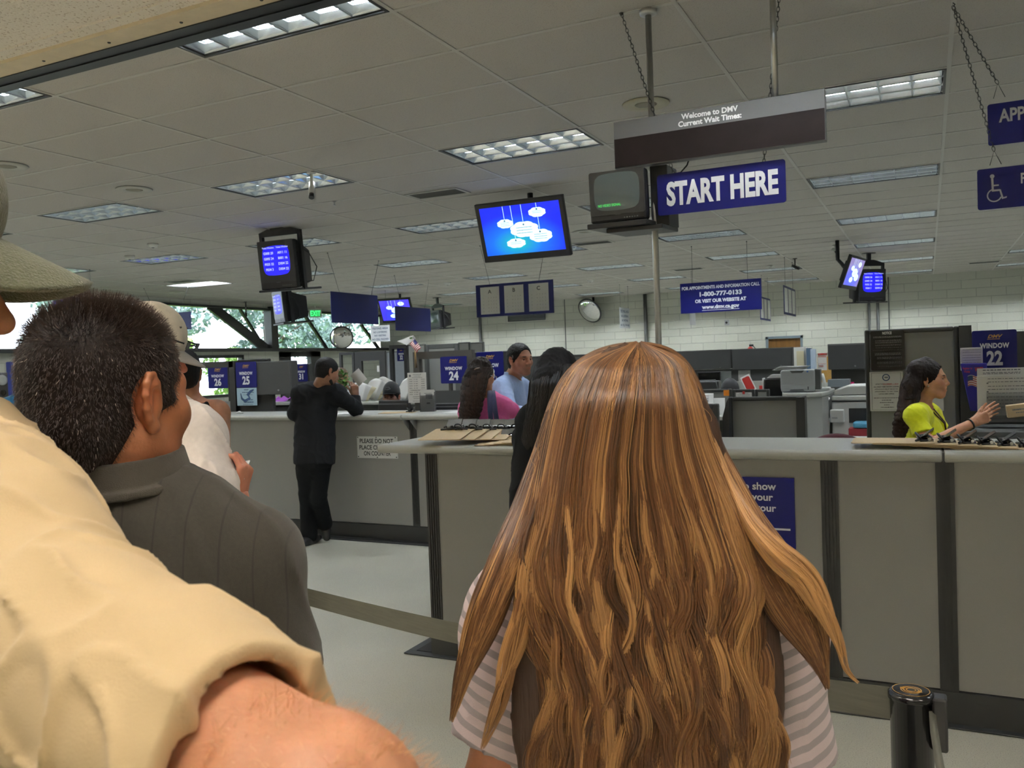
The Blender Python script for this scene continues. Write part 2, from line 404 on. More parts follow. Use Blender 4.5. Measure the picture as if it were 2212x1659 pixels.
# conduits and joints on the back wall
g = MB()
for px, r in ((1037, 0.045), (1395, 0.05), (1878, 0.03), (1897, 0.035)):
    x = on_y(px, 700, BACK_Y-0.06).x; g.cyl((x, BACK_Y-0.06, 0), (x, BACK_Y-0.06, CEIL-0.01), r, n=10)
struct(g.build('trim_5', M_trimlight))
g = MB()
for px in (1221, 1921):
    x = on_y(px, 700, BACK_Y).x; g.bx(x-0.015, x+0.015, BACK_Y-0.006, BACK_Y+0.01, 0, CEIL)
struct(g.build('trim_6', M_trimlight))
# ---------------------------------------------------------------- troffers
def lamp_emit(name, col, s):
    m = bpy.data.materials.new(name); m.use_nodes = True; nt = m.node_tree; nt.nodes.clear()
    o = nt.nodes.new('ShaderNodeOutputMaterial'); e = nt.nodes.new('ShaderNodeEmission'); e.inputs[0].default_value = col; e.inputs[1].default_value = s
    nt.links.new(e.outputs[0], o.inputs[0]); return m
M_tube = lamp_emit('fluorescent_tube', (0.95, 1.0, 1.03, 1), 74.0)
M_fillwarm = lamp_emit('warm_fill_tube', (1.0, 0.89, 0.77, 1), 230.0); M_fillsoft = lamp_emit('soft_fill_tube', (1.0, 0.89, 0.77, 1), 88.0)  # tubes of the added out-of-view lamps that warm the foreground
M_reflector = mat('lamp_reflector', rgb(200, 206, 208), 0.4)
M_louver = mat('lamp_louver', rgb(216, 226, 234), 0.22, metal=1.0)
M_lampframe = mat('lamp_frame', rgb(40, 40, 40), 0.5)
def make_troffer(tube_mat, louver=True):
    r = thing('ceiling_light', '', 'ceiling light')
    hx, hy, dp = TX/2-0.012, TY/2-0.012, 0.10
    fr = MB()
    for x0, x1, y0, y1 in ((-hx, hx, -hy, -hy+0.016), (-hx, hx, hy-0.016, hy), (-hx, -hx+0.016, -hy, hy), (hx-0.016, hx, -hy, hy)): fr.bx(x0, x1, y0, y1, -0.008, 0.012)
    fr.build('frame', M_lampframe, r)
    rf = MB(); rf.bx(-hx, hx, -hy, hy, dp, dp+0.01)
    for x0, x1, y0, y1 in ((-hx, hx, -hy, -hy+0.006), (-hx, hx, hy-0.006, hy), (-hx, -hx+0.006, -hy, hy), (hx-0.006, hx, -hy, hy)): rf.bx(x0, x1, y0, y1, 0.012, dp)
    rf.build('reflector', M_reflector, r)
    ys = (-0.18, 0.0, 0.18) if louver else (-0.13, 0.13)
    for y in ys: MB().cyl((-hx+0.02, y, 0.076), (hx-0.02, y, 0.076), 0.0125, n=10).build('tube', tube_mat, r)
    if louver:
        lv = MB()
        def fin(p0, p1, nrm):
            # parabolic blade: wide at the top, so its polished sides face down into the room
            p0, p1, nrm = Vector(p0), Vector(p1), Vector(nrm)
            prof = [(0.024, 0.056), (0.018, 0.043), (0.011, 0.026), (0.006, 0.010), (0.0025, 0.001)]
            ring = [(w, z) for w, z in prof]+[(-w, z) for w, z in reversed(prof)]
            vs = [p+nrm*w+V3(0, 0, z) for p in (p0, p1) for w, z in ring]; n = len(ring)
            lv.add(vs, [(i, (i+1) % n, n+(i+1) % n, n+i) for i in range(n)], 0, True)
        for k in range(0, 7): x = min(max(-hx+2*hx*k/6, -hx+.026), hx-.026); fin((x, -hy+0.01, 0), (x, hy-0.01, 0), (1, 0, 0))
        for k in range(0, 4): y = min(max(-hy+2*hy*k/3, -hy+.026), hy-.026); fin((-hx+0.01, y, 0), (hx-0.01, y, 0), (0, 1, 0))
        lv.build('louver', M_louver, r)
    return r
tro = make_troffer(M_tube); trow = make_troffer(M_fillwarm); tros = make_troffer(M_fillsoft); trob = make_troffer(M_tube, False)
rows = {-1: 'first', 4: 'second', 9: 'third', 14: 'fourth', 19: 'fifth', 24: 'sixth', 29: 'seventh'}
COLN = {-11: 'line along the clerestory', -9: 'second line from the clerestory', -7: 'third line from the clerestory', -5: 'fourth line from the clerestory', -3: 'line above the ticket monitor', -1: 'line left of the start sign', 1: 'line right of the start sign', 3: 'rightmost line'}
used = set()
for (i, j) in sorted(cells):
    src, key = (tros, 's') if j == -6 else (trow, 'w') if j < -6 else ((trob, 'b') if (i, j) == (-9, 14) else (tro, 'n'))
    loc = (gx(i+0.5), gy(j+0.5), CEIL)
    lab = f"ceiling light in the {COLN[i]}, {rows[j]} row past the ceiling track" if j in rows else f"added warm fill light above the waiting line, { {-6: 'nearest', -11: 'second'}.get(j, 'rearmost')} row, {COLN[i]}"
    if key == 'b': lab = 'recessed ceiling light with two bare tubes and no louver'
    if key not in used: used.add(key); o = src; o.location = loc; o['label'] = lab; o['group'] = 'recessed ceiling lights'
    else: dup(src, loc, 0, lab, 'recessed ceiling lights')
# ---------------------------------------------------------------- counters
def PW(mb, name, m, root, bevel=0.0, label=None):
    """build a part given in room coordinates under an unrotated thing"""
    o = mb.build(name, m, root, bevel)
    if root: o.location = -root.location
    if label: o['label'] = label
    return o
def yrect(px0, py0, px1, py1, Y):
    mx, my = (px0+px1)/2, (py0+py1)/2
    return on_y(px0, my, Y).x, on_y(px1, my, Y).x, on_y(mx, py1, Y).z, on_y(mx, py0, Y).z
FY, BY = 3.82, 6.22
def counter_base(label, x0, x1, Y, posts, seam):
    r = thing('service_counter', label, 'counter', ((x0+x1)/2, Y+0.25, 0))
    xs = [x0]+list(posts)+[x1]
    for a, b in zip(xs[:-1], xs[1:]):
        if b-a < 0.12: continue
        PW(MB().bx(a+0.03, b-0.03, Y, Y+0.05, 0.14, 1.055), 'panel', M_panel, r)
    for p in posts:
        m = MB(); m.bx(p-0.034, p+0.034, Y-0.006, Y+0.06, 0.0, 1.055)
        for q in (-0.02, -0.007, 0.007, 0.02): m.bx(p+q-0.002, p+q+0.002, Y-0.012, Y, 0.16, 1.05)
        PW(m, 'post', M_trim, r)
    m = MB(); m.bx(x0, x1, Y-0.012, Y+0.05, 0.0, 0.135)
    for p in posts: m.bx(p+0.09, p+0.14, Y-0.014, Y, 0.06, 0.10)
    PW(m, 'kickplate', M_trim, r)
    for p in posts[-2:]:
        for s in (-1, 1):
            m = MB(); m.add([(p+s*0.036, Y-0.11, 1.055), (p+s*0.036, Y, 1.055), (p+s*0.036, Y, 0.96), (p+s*0.04, Y-0.11, 1.055), (p+s*0.04, Y, 1.055), (p+s*0.04, Y, 0.96)], [(0, 1, 2), (5, 4, 3), (0, 3, 4, 1), (1, 4, 5, 2), (2, 5, 3, 0)])
            PW(m, 'bracket', M_panel, r)
    return r
counter_base('long grey panelled counter nearest the waiting line, with a blue notice on its front', -2.37, 2.8, FY, [-2.335, -0.385, 0.05, 1.25, 2.4], 0.05)
counter_base('grey panelled counter behind, where the man in the black suit leans', -9.6, -2.0, BY, [-9.2, -8.2, -6.1, -3.97, -2.05], -3.97)
def bullnose(x0, x1, y0, y1, yb, z0=1.055, z1=1.10):
    """worktop with a rounded front edge: profile in (y, z) swept along x"""
    r = (z1-z0)/2; pr = [(y0+r-r*math.sin(math.radians(a)), (z0+z1)/2-r*math.cos(math.radians(a))) for a in range(0, 181, 20)]
    pr += [(yb, z1), (yb, z0)]
    n = len(pr); vs = [(x, y, z) for x in (x0, x1) for y, z in pr]
    m = MB(); m.add(vs, [tuple(range(n-1, -1, -1)), tuple(range(n, 2*n))]+[(i, (i+1) % n, n+(i+1) % n, n+i) for i in range(n)])
    return m
def worktop(label, x0, x1, y0, yb, extra=None, seam=False):
    m = bullnose(x0, x1, y0, yb, yb)
    if extra: m.bx(*extra)
    o = tag(m.build('worktop', M_slab, None, 0.006), label, 'worktop')
    if seam: MB().bx(x1-.004, x1+.010, y0+.015, yb, 1.056, 1.094).build('seam_strip', M_trim, o)
    return o
worktop('grey worktop of the near counter, left length with the clipboard stacks', -2.66, 0.042, FY-0.02, 4.36, (-2.66, -1.55, 4.35, 4.86, 1.055, 1.10), True)
worktop('grey worktop of the near counter, right length in front of the clerk in yellow', 0.05, 2.8, FY-0.02, 4.36)
worktop('grey worktop under the elbow of the man in the black suit', -9.7, -4.06, BY-0.06, 6.80)
worktop('grey worktop with the brochure holder, beside the woman in pink', -4.05, -2.0, BY-0.06, 6.80)
M_rubber = mat('black_rubber', rgb(34, 36, 37), 0.6); M_matpile = mat('black_mat_pile', rgb(30, 31, 32), 0.95, bump=0.8, bscale=260)
def floor_mat(label, x0, x1, y0, y1):
    r = thing('floor_mat', label, 'mat', ((x0+x1)/2, (y0+y1)/2, 0)); b = 0.05
    m = MB()
    for a in ((x0, x1, y0, y0+b), (x0, x1, y1-b, y1), (x0, x0+b, y0+b, y1-b), (x1-b, x1, y0+b, y1-b)): m.bx(a[0], a[1], a[2], a[3], 0.001, 0.008)
    PW(m, 'rubber_edge', M_rubber, r, 0.003); PW(MB().bx(x0+b, x1-b, y0+b, y1-b, 0.001, 0.011), 'pile', M_matpile, r)
floor_mat('black rubber-edged mat sticking out at the end of the near counter', -2.52, 2.6, 3.77, 4.55)
floor_mat('black carpet mat along the foot of the counter behind', -9.0, -2.0, 6.10, 6.9)
# ---------------------------------------------------------------- notices fixed to the counters
def plate(name, label, cat, Y, px0, py0, px1, py1, lines, face, ink, thick=0.004, holes=(), bold=0.02, xs=1.0, group=None, lm=None, r=0.0):
    """flat sign facing the waiting line: lines = (text, px_x_centre, px_y_baseline, px_cap_height, px_width or None)"""
    x0, x1, z0, z1 = yrect(px0, py0, px1, py1, Y)
    w, h = x1-x0, z1-z0
    t = thing(name, label, cat, ((x0+x1)/2, Y, z0), group=group)
    MB().prism(rrect(w, h, r or 0.002, 4, 0, h/2), -thick/2, thick/2).build('board', face, t)
    kx, kz = w/(px1-px0), h/(py1-py0)
    m = MB()
    for tx, cx, by, ch, tw in lines:
        put_text(m, tx, (cx-(px0+px1)/2)*kx, (py1-by)*kz, ch*kz, -thick/2-0.001, xs, bold, width=tw*kx if tw else None)
    if m.v: m.build('lettering', ink, t)
    for hx, hy in holes:
        MB().lathe([(0.006, 0), (0.004, 0.003)], ((hx-(px0+px1)/2)*kx, -thick/2, (py1-hy)*kz), (0, -1, 0), 10).build('screw', M_trim, t)
    return t, kx, kz
M_whiteplate = mat('white_sign_plate', rgb(214, 216, 214), 0.4)
plate('counter_notice', 'white plate reading please do not place children on counter', 'sign', BY-0.004, 772, 943, 859, 990,
      [('PLEASE DO NOT', 814, 957, 9, 72), ('PLACE CHILDREN', 815, 971, 9, 76), ('ON COUNTER', 815, 984, 9, 58)], M_whiteplate, M_ink,
      holes=((774, 945), (814, 945), (855, 945), (774, 987), (815, 988), (856, 987)), bold=0.03)
plate('counter_notice', 'white plate mostly hidden behind the end of the near counter', 'sign', BY-0.004, 936, 944, 1010, 992, [], M_whiteplate, M_ink, holes=((939, 947), (939, 989)))
t, kx, kz = plate('license_notice', 'large blue notice fixed to the front of the near counter', 'sign', FY-0.006, 1500, 1030, 1718, 1240, [], M_blue, M_white, thick=0.006)
def rtext(m, tx, rx, by, ch, px0=1500, px1=1718, py1=1240):
    put_text(m, tx, (rx-(px0+px1)/2)*kx, (py1-by)*kz, ch*kz, -0.0045, 1.04, 0.035, 'RIGHT')
m = MB()
for tx, rx, by in (('to show', 1680, 1056), ('on your', 1673, 1079), ('d your', 1679, 1102), ('n', 1639, 1123), ('ra', 1681, 1168), ('do', 1692, 1190)): rtext(m, tx, rx, by, 15)
m.bx((1560-1609)*kx, (1708-1609)*kx, -0.0045, -0.003, (1240-1141)*kz, (1240-1137)*kz)
m.build('lettering', M_white, t)
# ---------------------------------------------------------------- clipboards
M_clip = mat('clip_metal', rgb(186, 188, 190), .22, metal=.95)
def clipboard(label, loc, rotz, group, tilt=(0, 0), cord=True, first=[]):
    """hardboard 23 x 32 cm with a chromed spring clip at the far short edge; local +y runs to the clip"""
    if first:
        o = dup(first[0], loc, rotz, label, group); o.rotation_euler = (tilt[0], tilt[1], rotz); return o
    r = thing('clipboard', label, 'clipboard', loc, rotz, group, rot=(tilt[0], tilt[1], rotz))
    p = rrect(0.229, 0.318, 0.012, 4); MB().slab(p, 0, 0.0032).build('board', M_kraft, r, 0.0006)
    m = MB(); m.bx(-0.055, 0.055, 0.125, 0.156, 0.0032, 0.006)
    m.grid(lambda u, v: V3(-0.05+0.1*u, 0.152-0.045*v, 0.006+0.022*math.sin(math.pi*min(v*0.62+0.1, 1))), 6, 8)
    m.grid(lambda u, v: V3(-0.04+0.08*u, 0.118+0.04*v, 0.022+0.030*v), 3, 3); m.grid(lambda u, v: V3(-0.04+0.08*u, 0.116+0.042*v, 0.026+0.030*v), 3, 3)
    m.tube([(-0.052, 0.14, 0.014), (0.052, 0.14, 0.014)], 0.007, 8)
    m.build('clip', M_clip, r)
    m = MB()
    m.tube([(-0.055+0.11*k/14, 0.115+0.02*math.sin(k*1.9), 0.016+0.010*math.sin(k*1.3)) for k in range(15)], 0.0045, 7)
    m.tube([(0.03+0.020*math.cos(a), 0.1-.012*math.sin(a), 0.024+0.015*math.sin(a)) for a in [2*math.pi*k/14 for k in range(14)]], 0.0045, 7, 0, True)
    m.tube([(-0.07, 0.095, 0.009), (0.0, 0.112, 0.013), (0.085, 0.09, 0.011)], 0.005, 8)
    m.build('pen_cord', M_black, r)
    first.append(r); return r
random.seed(5)
CZ = 1.1005
# fan of clipboards on the right length (clips toward the right, boards overlapping)
fan = [(2005, 967), (2052, 968), (2095, 969), (2135, 970), (2177, 971), (2222, 972)]
nm = ['lowest', 'second', 'third', 'fourth', 'fifth', 'sixth']
for k, (px, py) in enumerate(fan):
    q = on_z(px, 962, CZ); kk = 5-k
    clipboard(f'clipboard in the fan before the clerk in yellow, {("leftmost, on top", "second from the left", "third from the left", "fourth from the left", "fifth from the left", "rightmost, at the bottom")[k]}',
              (q.x-0.135, 3.985+0.006*k, CZ+0.0045*kk), -math.pi/2+random.uniform(-.03, .03), 'fanned clipboards on the right worktop', (0, 0.0))
# stacks on the left length
for k in range(7):
    q = on_z(1010, 950, CZ)
    clipboard(f'tan clipboard lying lengthwise at the worktop end, {("bottom", "second from the bottom", "third from the bottom", "fourth from the bottom", "fifth from the bottom", "second from the top", "top")[k]} of its stack',
              (-2.31+0.062*(6-k), 3.955+0.05*(6-k), CZ+0.017+0.0045*k), .20+0.03*random.random(), 'clipboards in the left stack', (.10, 0))
for k in range(5):
    clipboard(f'clipboard by the sleeve of the black-haired woman, {("bottom", "second from the bottom", "middle", "second from the top", "top")[k]} of the short stack',
              (-2.0+0.05*k, 3.99+0.006*k, CZ+0.0042*k), .25+random.uniform(-.05, .05), 'clipboards in the short stack', (0, 0))
q = on_z(853, 888, CZ)
clipboard('single clipboard on the counter behind, under the black monitor', (on_y(860, 886, 6.45).x, 6.45, CZ), -1.2, None)
# ---------------------------------------------------------------- workstation partitions
def frame_panel(m, x0, x1, Y, z0, z1, t=0.05, w=0.05):
    m.bx(x0, x1, Y, Y+t, z1-w, z1); m.bx(x0, x0+w, Y, Y+t, z0, z1-w); m.bx(x1-w, x1, Y, Y+t, z0, z1-w)
def solid_panel(name, label, cat, Y, px0, py0, px1, z0, trim=M_trim, face=M_fabric, group=None, t=0.06, w=0.022, py1=None, rr=0.03):
    """free-standing fabric partition with a dark edge trim"""
    x0, x1, zb, z1 = yrect(px0, py0, px1, py1 or py0+40, Y)
    r = thing(name, label, cat, ((x0+x1)/2, Y, z0), group=group); h = z1-z0; wd = x1-x0
    MB().bx(-wd/2+w, wd/2-w, 0.006, t-0.006, 0.0, h-w).build('fabric', face, r)
    m = MB(); m.bx(-wd/2, -wd/2+w, 0, t, 0, h-0.0); m.bx(wd/2-w, wd/2, 0, t, 0, h); m.bx(-wd/2+w, wd/2-w, 0, t, h-w, h)
    m.build('edge_trim', trim, r, 0.008)
    return r
YS = 7.0
# the counter station with windows 25 and 26: posts and a charcoal overhead cabinet
x0, x1, z0, z1 = yrect(405, 782, 505, 893, YS)
r = thing('workstation_frame', 'charcoal open frame round the window 26 sign', 'partition', ((x0+x1)/2, YS, 0))
m = MB(); m.bx(x0-0.2, x1, YS, YS+0.06, z1-0.065, z1); m.bx(x1-0.06, x1+0.02, YS, YS+0.06, 0, z1); m.bx(x0-0.2, x0-0.14, YS, YS+0.06, 0, z1); m.bx(x1-0.10, x1-0.085, YS+0.02, YS+0.05, 0.9, z1-0.06)
PW(m, 'frame', M_trim, r); PW(MB().bx(x0-0.14, x1-0.06, YS+0.01, YS+0.05, 0, 1.2), 'fabric', M_fabric, r)
x0, x1, z0, z1 = yrect(511, 781, 628, 851, YS)
r = thing('overhead_cabinet', 'charcoal overhead cabinet carrying the window 25 sign', 'cabinet', ((x0+x1)/2, YS, z0))
m = MB(); m.bx(x0, x1, YS+0.01, YS+0.12, z0, z1); PW(m, 'body', M_fabdark, r, 0.008)
PW(MB().bx(x0+0.004, x1-0.004, YS-0.008, YS+0.012, z0-0.01, z1-0.006), 'door', M_fabdark, r, 0.006)
q = on_y(603, 843, YS); PW(MB().lathe([(0.011, 0), (0.011, 0.004), (0.006, 0.006)], (q.x, YS-0.008, q.z), (0, -1, 0), 14), 'lock', M_steel, r)
zt = z0
x0, x1, _, _ = yrect(511, 781, 582, 851, YS)
r = thing('partition_panel', 'charcoal panel under the overhead cabinet with a pale blue flyer on it', 'partition', ((x0+x1)/2, YS, 0))
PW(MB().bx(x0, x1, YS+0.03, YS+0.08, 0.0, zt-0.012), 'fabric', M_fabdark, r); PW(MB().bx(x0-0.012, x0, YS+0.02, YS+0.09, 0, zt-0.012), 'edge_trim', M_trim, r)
x0, x1, z0, z1 = yrect(583, 867, 634, 874, 7.6)
tag(MB().bx(x0, x1+0.4, 7.45, 7.85, z0, z1).build('shelf', M_slab, None, 0.005), 'grey shelf right of the flyer panel, with a purple cloth on it', 'shelf')
r = thing('low_cabinet', 'dark cabinet standing under the grey shelf right of the flyer', 'cabinet', ((x0+x1)/2, 7.65, 0))
PW(MB().bx(x0, x1+0.4, 7.5, 7.85, 0, z0-0.002), 'body', M_fabdark, r); PW(MB().bx(x0+0.01, x1+0.39, 7.485, 7.5, 0.06, z0-0.2), 'door', M_trimlight, r); PW(MB().bx(x0+0.01, x1+0.39, 7.485, 7.5, z0-0.18, z0-0.02), 'drawer', M_trimlight, r)
M_purple = mat('purple_cloth', rgb(150, 72, 172), 0.8)
c0 = on_y(588, 857, 7.6); c1 = on_y(626, 857, 7.6)
tag(MB().grid(lambda u, v: V3(c0.x+(c1.x-c0.x)*(u+0.12*math.sin(v*3+u*7)*(1-v)), 7.5+0.25*v, z1+0.003+0.05*(1-abs(2*v-1))*(0.8+0.35*math.sin(u*19+v*5))), 30, 10).build('purple_cloth', M_purple), 'crumpled purple cloth on the grey shelf', 'cloth')
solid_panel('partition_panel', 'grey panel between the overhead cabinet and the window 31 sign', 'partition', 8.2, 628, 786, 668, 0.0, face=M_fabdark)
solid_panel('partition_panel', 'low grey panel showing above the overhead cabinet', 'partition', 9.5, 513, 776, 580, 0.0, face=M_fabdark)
# station of windows 24 and 23
Y4 = 7.5
x0, x1, z0, z1 = yrect(894, 758, 1022, 893, Y4)
r = thing('workstation_frame', 'charcoal open frame round the window 24 sign, flags taped to its post', 'partition', ((x0+x1)/2, Y4, 0))
m = MB(); m.bx(x0, x1, Y4, Y4+0.06, z1-0.075, z1); m.bx(x0, x0+0.075, Y4, Y4+0.06, 0, z1-0.075); m.bx(x1-0.06, x1, Y4, Y4+0.06, 0, z1-0.075); m.bx(x1-0.1, x1-0.085, Y4, Y4+0.04, 1.0, z1-0.075); m.bx(x0+0.4, x0+0.43, Y4+0.02, Y4+0.05, 0.9, z1-0.07)
PW(m, 'frame', mat('dark_taupe_trim', rgb(66, 64, 60), 0.5), r); PW(MB().bx(x0+0.075, x1-0.06, Y4+0.01, Y4+0.05, 0, 1.25), 'fabric', M_fabdark, r)
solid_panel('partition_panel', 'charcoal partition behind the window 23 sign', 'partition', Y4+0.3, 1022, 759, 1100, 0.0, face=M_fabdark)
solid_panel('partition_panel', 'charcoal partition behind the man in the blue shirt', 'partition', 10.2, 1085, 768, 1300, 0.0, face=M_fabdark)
solid_panel('partition_panel', 'grey cubicle wall above the window 24 frame', 'partition', 13.0, 918, 743, 990, 0.0, trim=M_trimlight, w=0.08)
solid_panel('partition_panel', 'small pale cubicle panel above the window 24 frame, left one', 'partition', 12.6, 990, 739, 1014, 0.0, trim=M_trimlight)
solid_panel('partition_panel', 'small pale cubicle panel above the window 24 frame, right one', 'partition', 12.6, 1015, 739, 1044, 0.0, trim=M_trimlight)
solid_panel('partition_panel', 'pale grey cubicle wall behind the two small flags', 'partition', 12.8, 880, 744, 918, 0.0, trim=M_trimlight)
# interview-room front: dark framed door and side lights
YD = 14.0
M_smoke = mat('door_grey', rgb(70, 74, 76), 0.5)
def open_frame(name, label, cat, Y, px0, py0, px1, w, glass, m=M_bronze, cross=None, t=0.06):
    x0, x1, _, z1 = yrect(px0, py0, px1, py0+100, Y)
    r = thing(name, label, cat, ((x0+x1)/2, Y, 0)); a = MB(); frame_panel(a, x0, x1, Y, 0, z1, t, w)
    if cross: a.bx(x0+w, x1-w, Y, Y+t, cross-w/2, cross+w/2)
    PW(a, 'frame', m, r)
    PW(MB().bx(x0+w, x1-w, Y+t*0.4, Y+t*0.5, cross or 0.05, z1-w), 'pane', M_glass, r)
    if cross: PW(MB().bx(x0+w, x1-w, Y+0.01, Y+t-0.01, 0.0, cross-w/2), 'fabric', M_fabric, r)
    return r
open_frame('side_light', 'narrow dark framed glass light left of the wide dark door', 'partition', YD, 734, 761, 766, 0.05, True)
x0, x1, _, z1 = yrect(768, 759, 834, 900, YD)
r = thing('office_door', 'wide dark door with a pale glass panel behind the counter', 'door', ((x0+x1)/2, YD, 0))
g0, g1, gz0, gz1 = yrect(782, 779, 821, 860, YD)
m = MB(); m.bx(x0, g0, YD, YD+0.06, 0, z1); m.bx(g1, x1, YD, YD+0.06, 0, z1); m.bx(g0, g1, YD, YD+0.06, gz1, z1); m.bx(g0, g1, YD, YD+0.06, 0, 0.6); PW(m, 'leaf', M_bronze, r)
PW(MB().bx(g0, g1, YD+0.025, YD+0.03, 0.6, gz1), 'pane', M_glass, r)
b0 = on_y(813, 790, YD); m = MB(); m.bx(b0.x, b0.x+0.055, YD+0.02, YD+0.024, b0.z-0.12, b0.z); PW(m, 'notice', M_paper, r)
solid_panel('partition_panel', 'grey office wall panel right of the wide dark door', 'partition', YD-0.1, 834, 758, 905, 0.0, face=mat('blue_grey_panel', rgb(128, 132, 138), 0.8), trim=M_trimlight)
open_frame('workstation_frame', 'tall dark frame holding the window 32 sign', 'partition', 11.5, 842, 745, 880, 0.06, True)
# worktop behind the back counter and things on it
x0, x1, z0, z1 = yrect(730, 865, 1010, 872, 8.3)
tag(MB().bx(x0, x1+0.3, 8.1, 8.75, z0, z1).build('shelf', M_slab, None, 0.01), 'grey desk shelf behind the monitors, under the fanned paper stacks', 'shelf')
r = thing('desk_pedestal', 'grey desk front below the shelf of fanned papers', 'desk', ((x0+x1)/2, 8.4, 0)); PW(MB().bx(x0+0.03, x1+0.27, 8.25, 8.7, 0, z0-0.002), 'body', M_fabric, r); PW(MB().bx(x0+0.03, x1+0.27, 8.235, 8.249, 0.0, 0.1), 'kickplate', M_trim, r)
M_manila = mat('manila_edge', rgb(226, 220, 190), 0.8)
def paper_fan(label, px, py, wpx, hpx, lean, base_z, Y=8.4, sheets=9):
    """stack of curled sheets leaning in a rack"""
    a = at(px, py, 1); q = on_y(px, py, Y); k = q.y/a.y
    w, h = wpx*q.y/FPX*1.1, hpx*q.y/FPX*1.1
    r = thing('paper_stack', label, 'papers', (q.x, Y, base_z), group=None)
    m = MB()
    for s in range(sheets):
        o = s*0.008
        m.grid(lambda u, v, o=o, s=s: V3((u-0.5)*w+lean*v*h*0.5+o*0.9*(0.4+v), o+0.05*v*v, v*h*(1-0.03*s)*(1-0.28*abs(u-0.55)**1.5)+0.014-0.05*(u-0.5)**2), 8, 8, 0 if s < 5 else 1)
    o = m.build('sheets', [M_paper, M_manila], r)
    sm = o.modifiers.new('thickness', 'SOLIDIFY'); sm.thickness = 0.004
    dz = q.z-base_z
    MB().prism([(-w*0.3, 0), (w*0.3, 0), (w*0.25, h*0.6), (-w*0.25, h*0.6)], 0.14, 0.16).build('rack', M_trim, r)
    return r
zs = z1+0.001
paper_fan('white fanned paper stack behind the raised hand of the man in the suit', 765, 866, 52, 44, 0.3, zs, 8.16)
paper_fan('white fanned paper stack left of the clerk in the black cap', 795, 866, 38, 50, 0.7, zs, 8.34)
paper_fan('printed sheets leaning directly behind the black cap', 827, 866, 34, 52, -0.2, zs, 8.54)
paper_fan('cream fanned paper stack right of the black cap', 862, 866, 34, 50, 0.9, zs, 8.34)
M_leaf = mat('plant_leaf', rgb(82, 132, 52), 0.5, noise=0.2, nscale=20)
def pot_plant(label, px, py, Y, wpx, base_z):
    q = on_y(px, py, Y); w = wpx*Y/FPX
    r = thing('potted_plant', label, 'plant', (q.x, Y, base_z)); h = q.z-base_z
    MB().lathe([(0.05, 0), (0.07, 0.1), (0.075, 0.1)], (0, 0, 0)).build('pot', M_manila, r)
    m = MB(); rnd = random.Random(px)
    for k in range(90):
        a = rnd.uniform(0, 6.28); rr = rnd.uniform(0.1, 1)*w*0.55; z = 0.1+rnd.random()*(h-0.06); L = rnd.uniform(0.03, 0.06)
        c = V3(rr*math.cos(a), rr*math.sin(a)*0.6, z+0.06*(1-rr/(w*0.55))); d = V3(math.cos(a), math.sin(a)*0.6, rnd.uniform(-.3, .6)).normalized()*L; s = V3(-d.y, d.x, 0.2*L)*0.45
        m.add([c-d, c+s, c+d, c-s], [(0, 1, 2, 3)])
    m.build('leaves', M_leaf, r)
pot_plant('leafy green pot plant beside the ear of the man in the suit', 742, 812, 8.6, 46, zs)
pot_plant('leafy green pot plant half hidden by the opening hours board', 884, 832, 8.6, 24, zs)
def monitor(label, px0, py0, px1, py1, Y, back=True, group=None, base_z=1.1):
    x0, x1, z0, z1 = yrect(px0, py0, px1, py1, Y); r = thing('computer_monitor', label, 'monitor', ((x0+x1)/2, Y, base_z), group=group)
    m = MB(); m.bx(x0, x1, Y-0.02, Y+0.02, z0, z1)
    PW(m, 'case', M_black, r, 0.01)
    s = -1 if back else 1
    i_ = .07*(z1-z0); PW(MB().bx(x0+i_, x1-i_, Y-(0.045 if back else .023), Y-0.02, z0+i_*1.6, z1-(.25 if back else .07)*(z1-z0)), 'back_cover' if back else 'screen', M_blackgloss if not back else M_black, r, 0.012)
    m = MB(); m.bx((x0+x1)/2-0.04, (x0+x1)/2+0.04, Y-0.01, Y+0.02, base_z, z0); m.bx((x0+x1)/2-0.12, (x0+x1)/2+0.12, Y-0.1, Y+0.1, base_z, base_z+0.015); PW(m, 'stand', M_black, r)
    return r
monitor('back of the black monitor in front of the clerk in the black cap', 820, 864, 886, 892, 6.98, base_z=0.756)
monitor('back of the black monitor between the brochure holder and the woman in pink', 936, 871, 1006, 894, 6.98, base_z=0.756)
r = thing('desk', 'low grey desk behind the back counter, carrying the two black monitors', 'desk', (-4.6, 7.2, 0))
PW(MB().bx(-6.0, -2.5, 6.84, 7.12, 0.72, 0.755), 'top', M_slab, r)
for x in (-5.9, -2.6): PW(MB().bx(x-0.02, x+0.02, 6.88, 7.08, 0, 0.72), 'leg', M_trim, r)
# printer on the desk shelf
def small_printer(label, px0, py0, px1, py1, Y, zb):
    x0, x1, z0, z1 = yrect(px0, py0, px1, py1, Y); w = x1-x0; h = z1-zb
    r = thing('document_printer', label, 'printer', ((x0+x1)/2, Y, zb))
    MB().bx(-w/2, w/2, 0, 0.3, 0, h*0.8).build('body', M_greyplastic, r, 0.02); MB().bx(-w/2+0.03, w/2-0.03, 0.03, 0.27, h*0.8, h).build('lid', M_whiteplastic, r, 0.01); MB().bx(-w/2-0.02, -w/2+0.08, -0.01, 0, h*0.2, h*0.6).build('paper_tray', M_black, r)
small_printer('flat grey printer beside the hair of the woman in pink', 948, 848, 1004, 866, 8.3, zs)
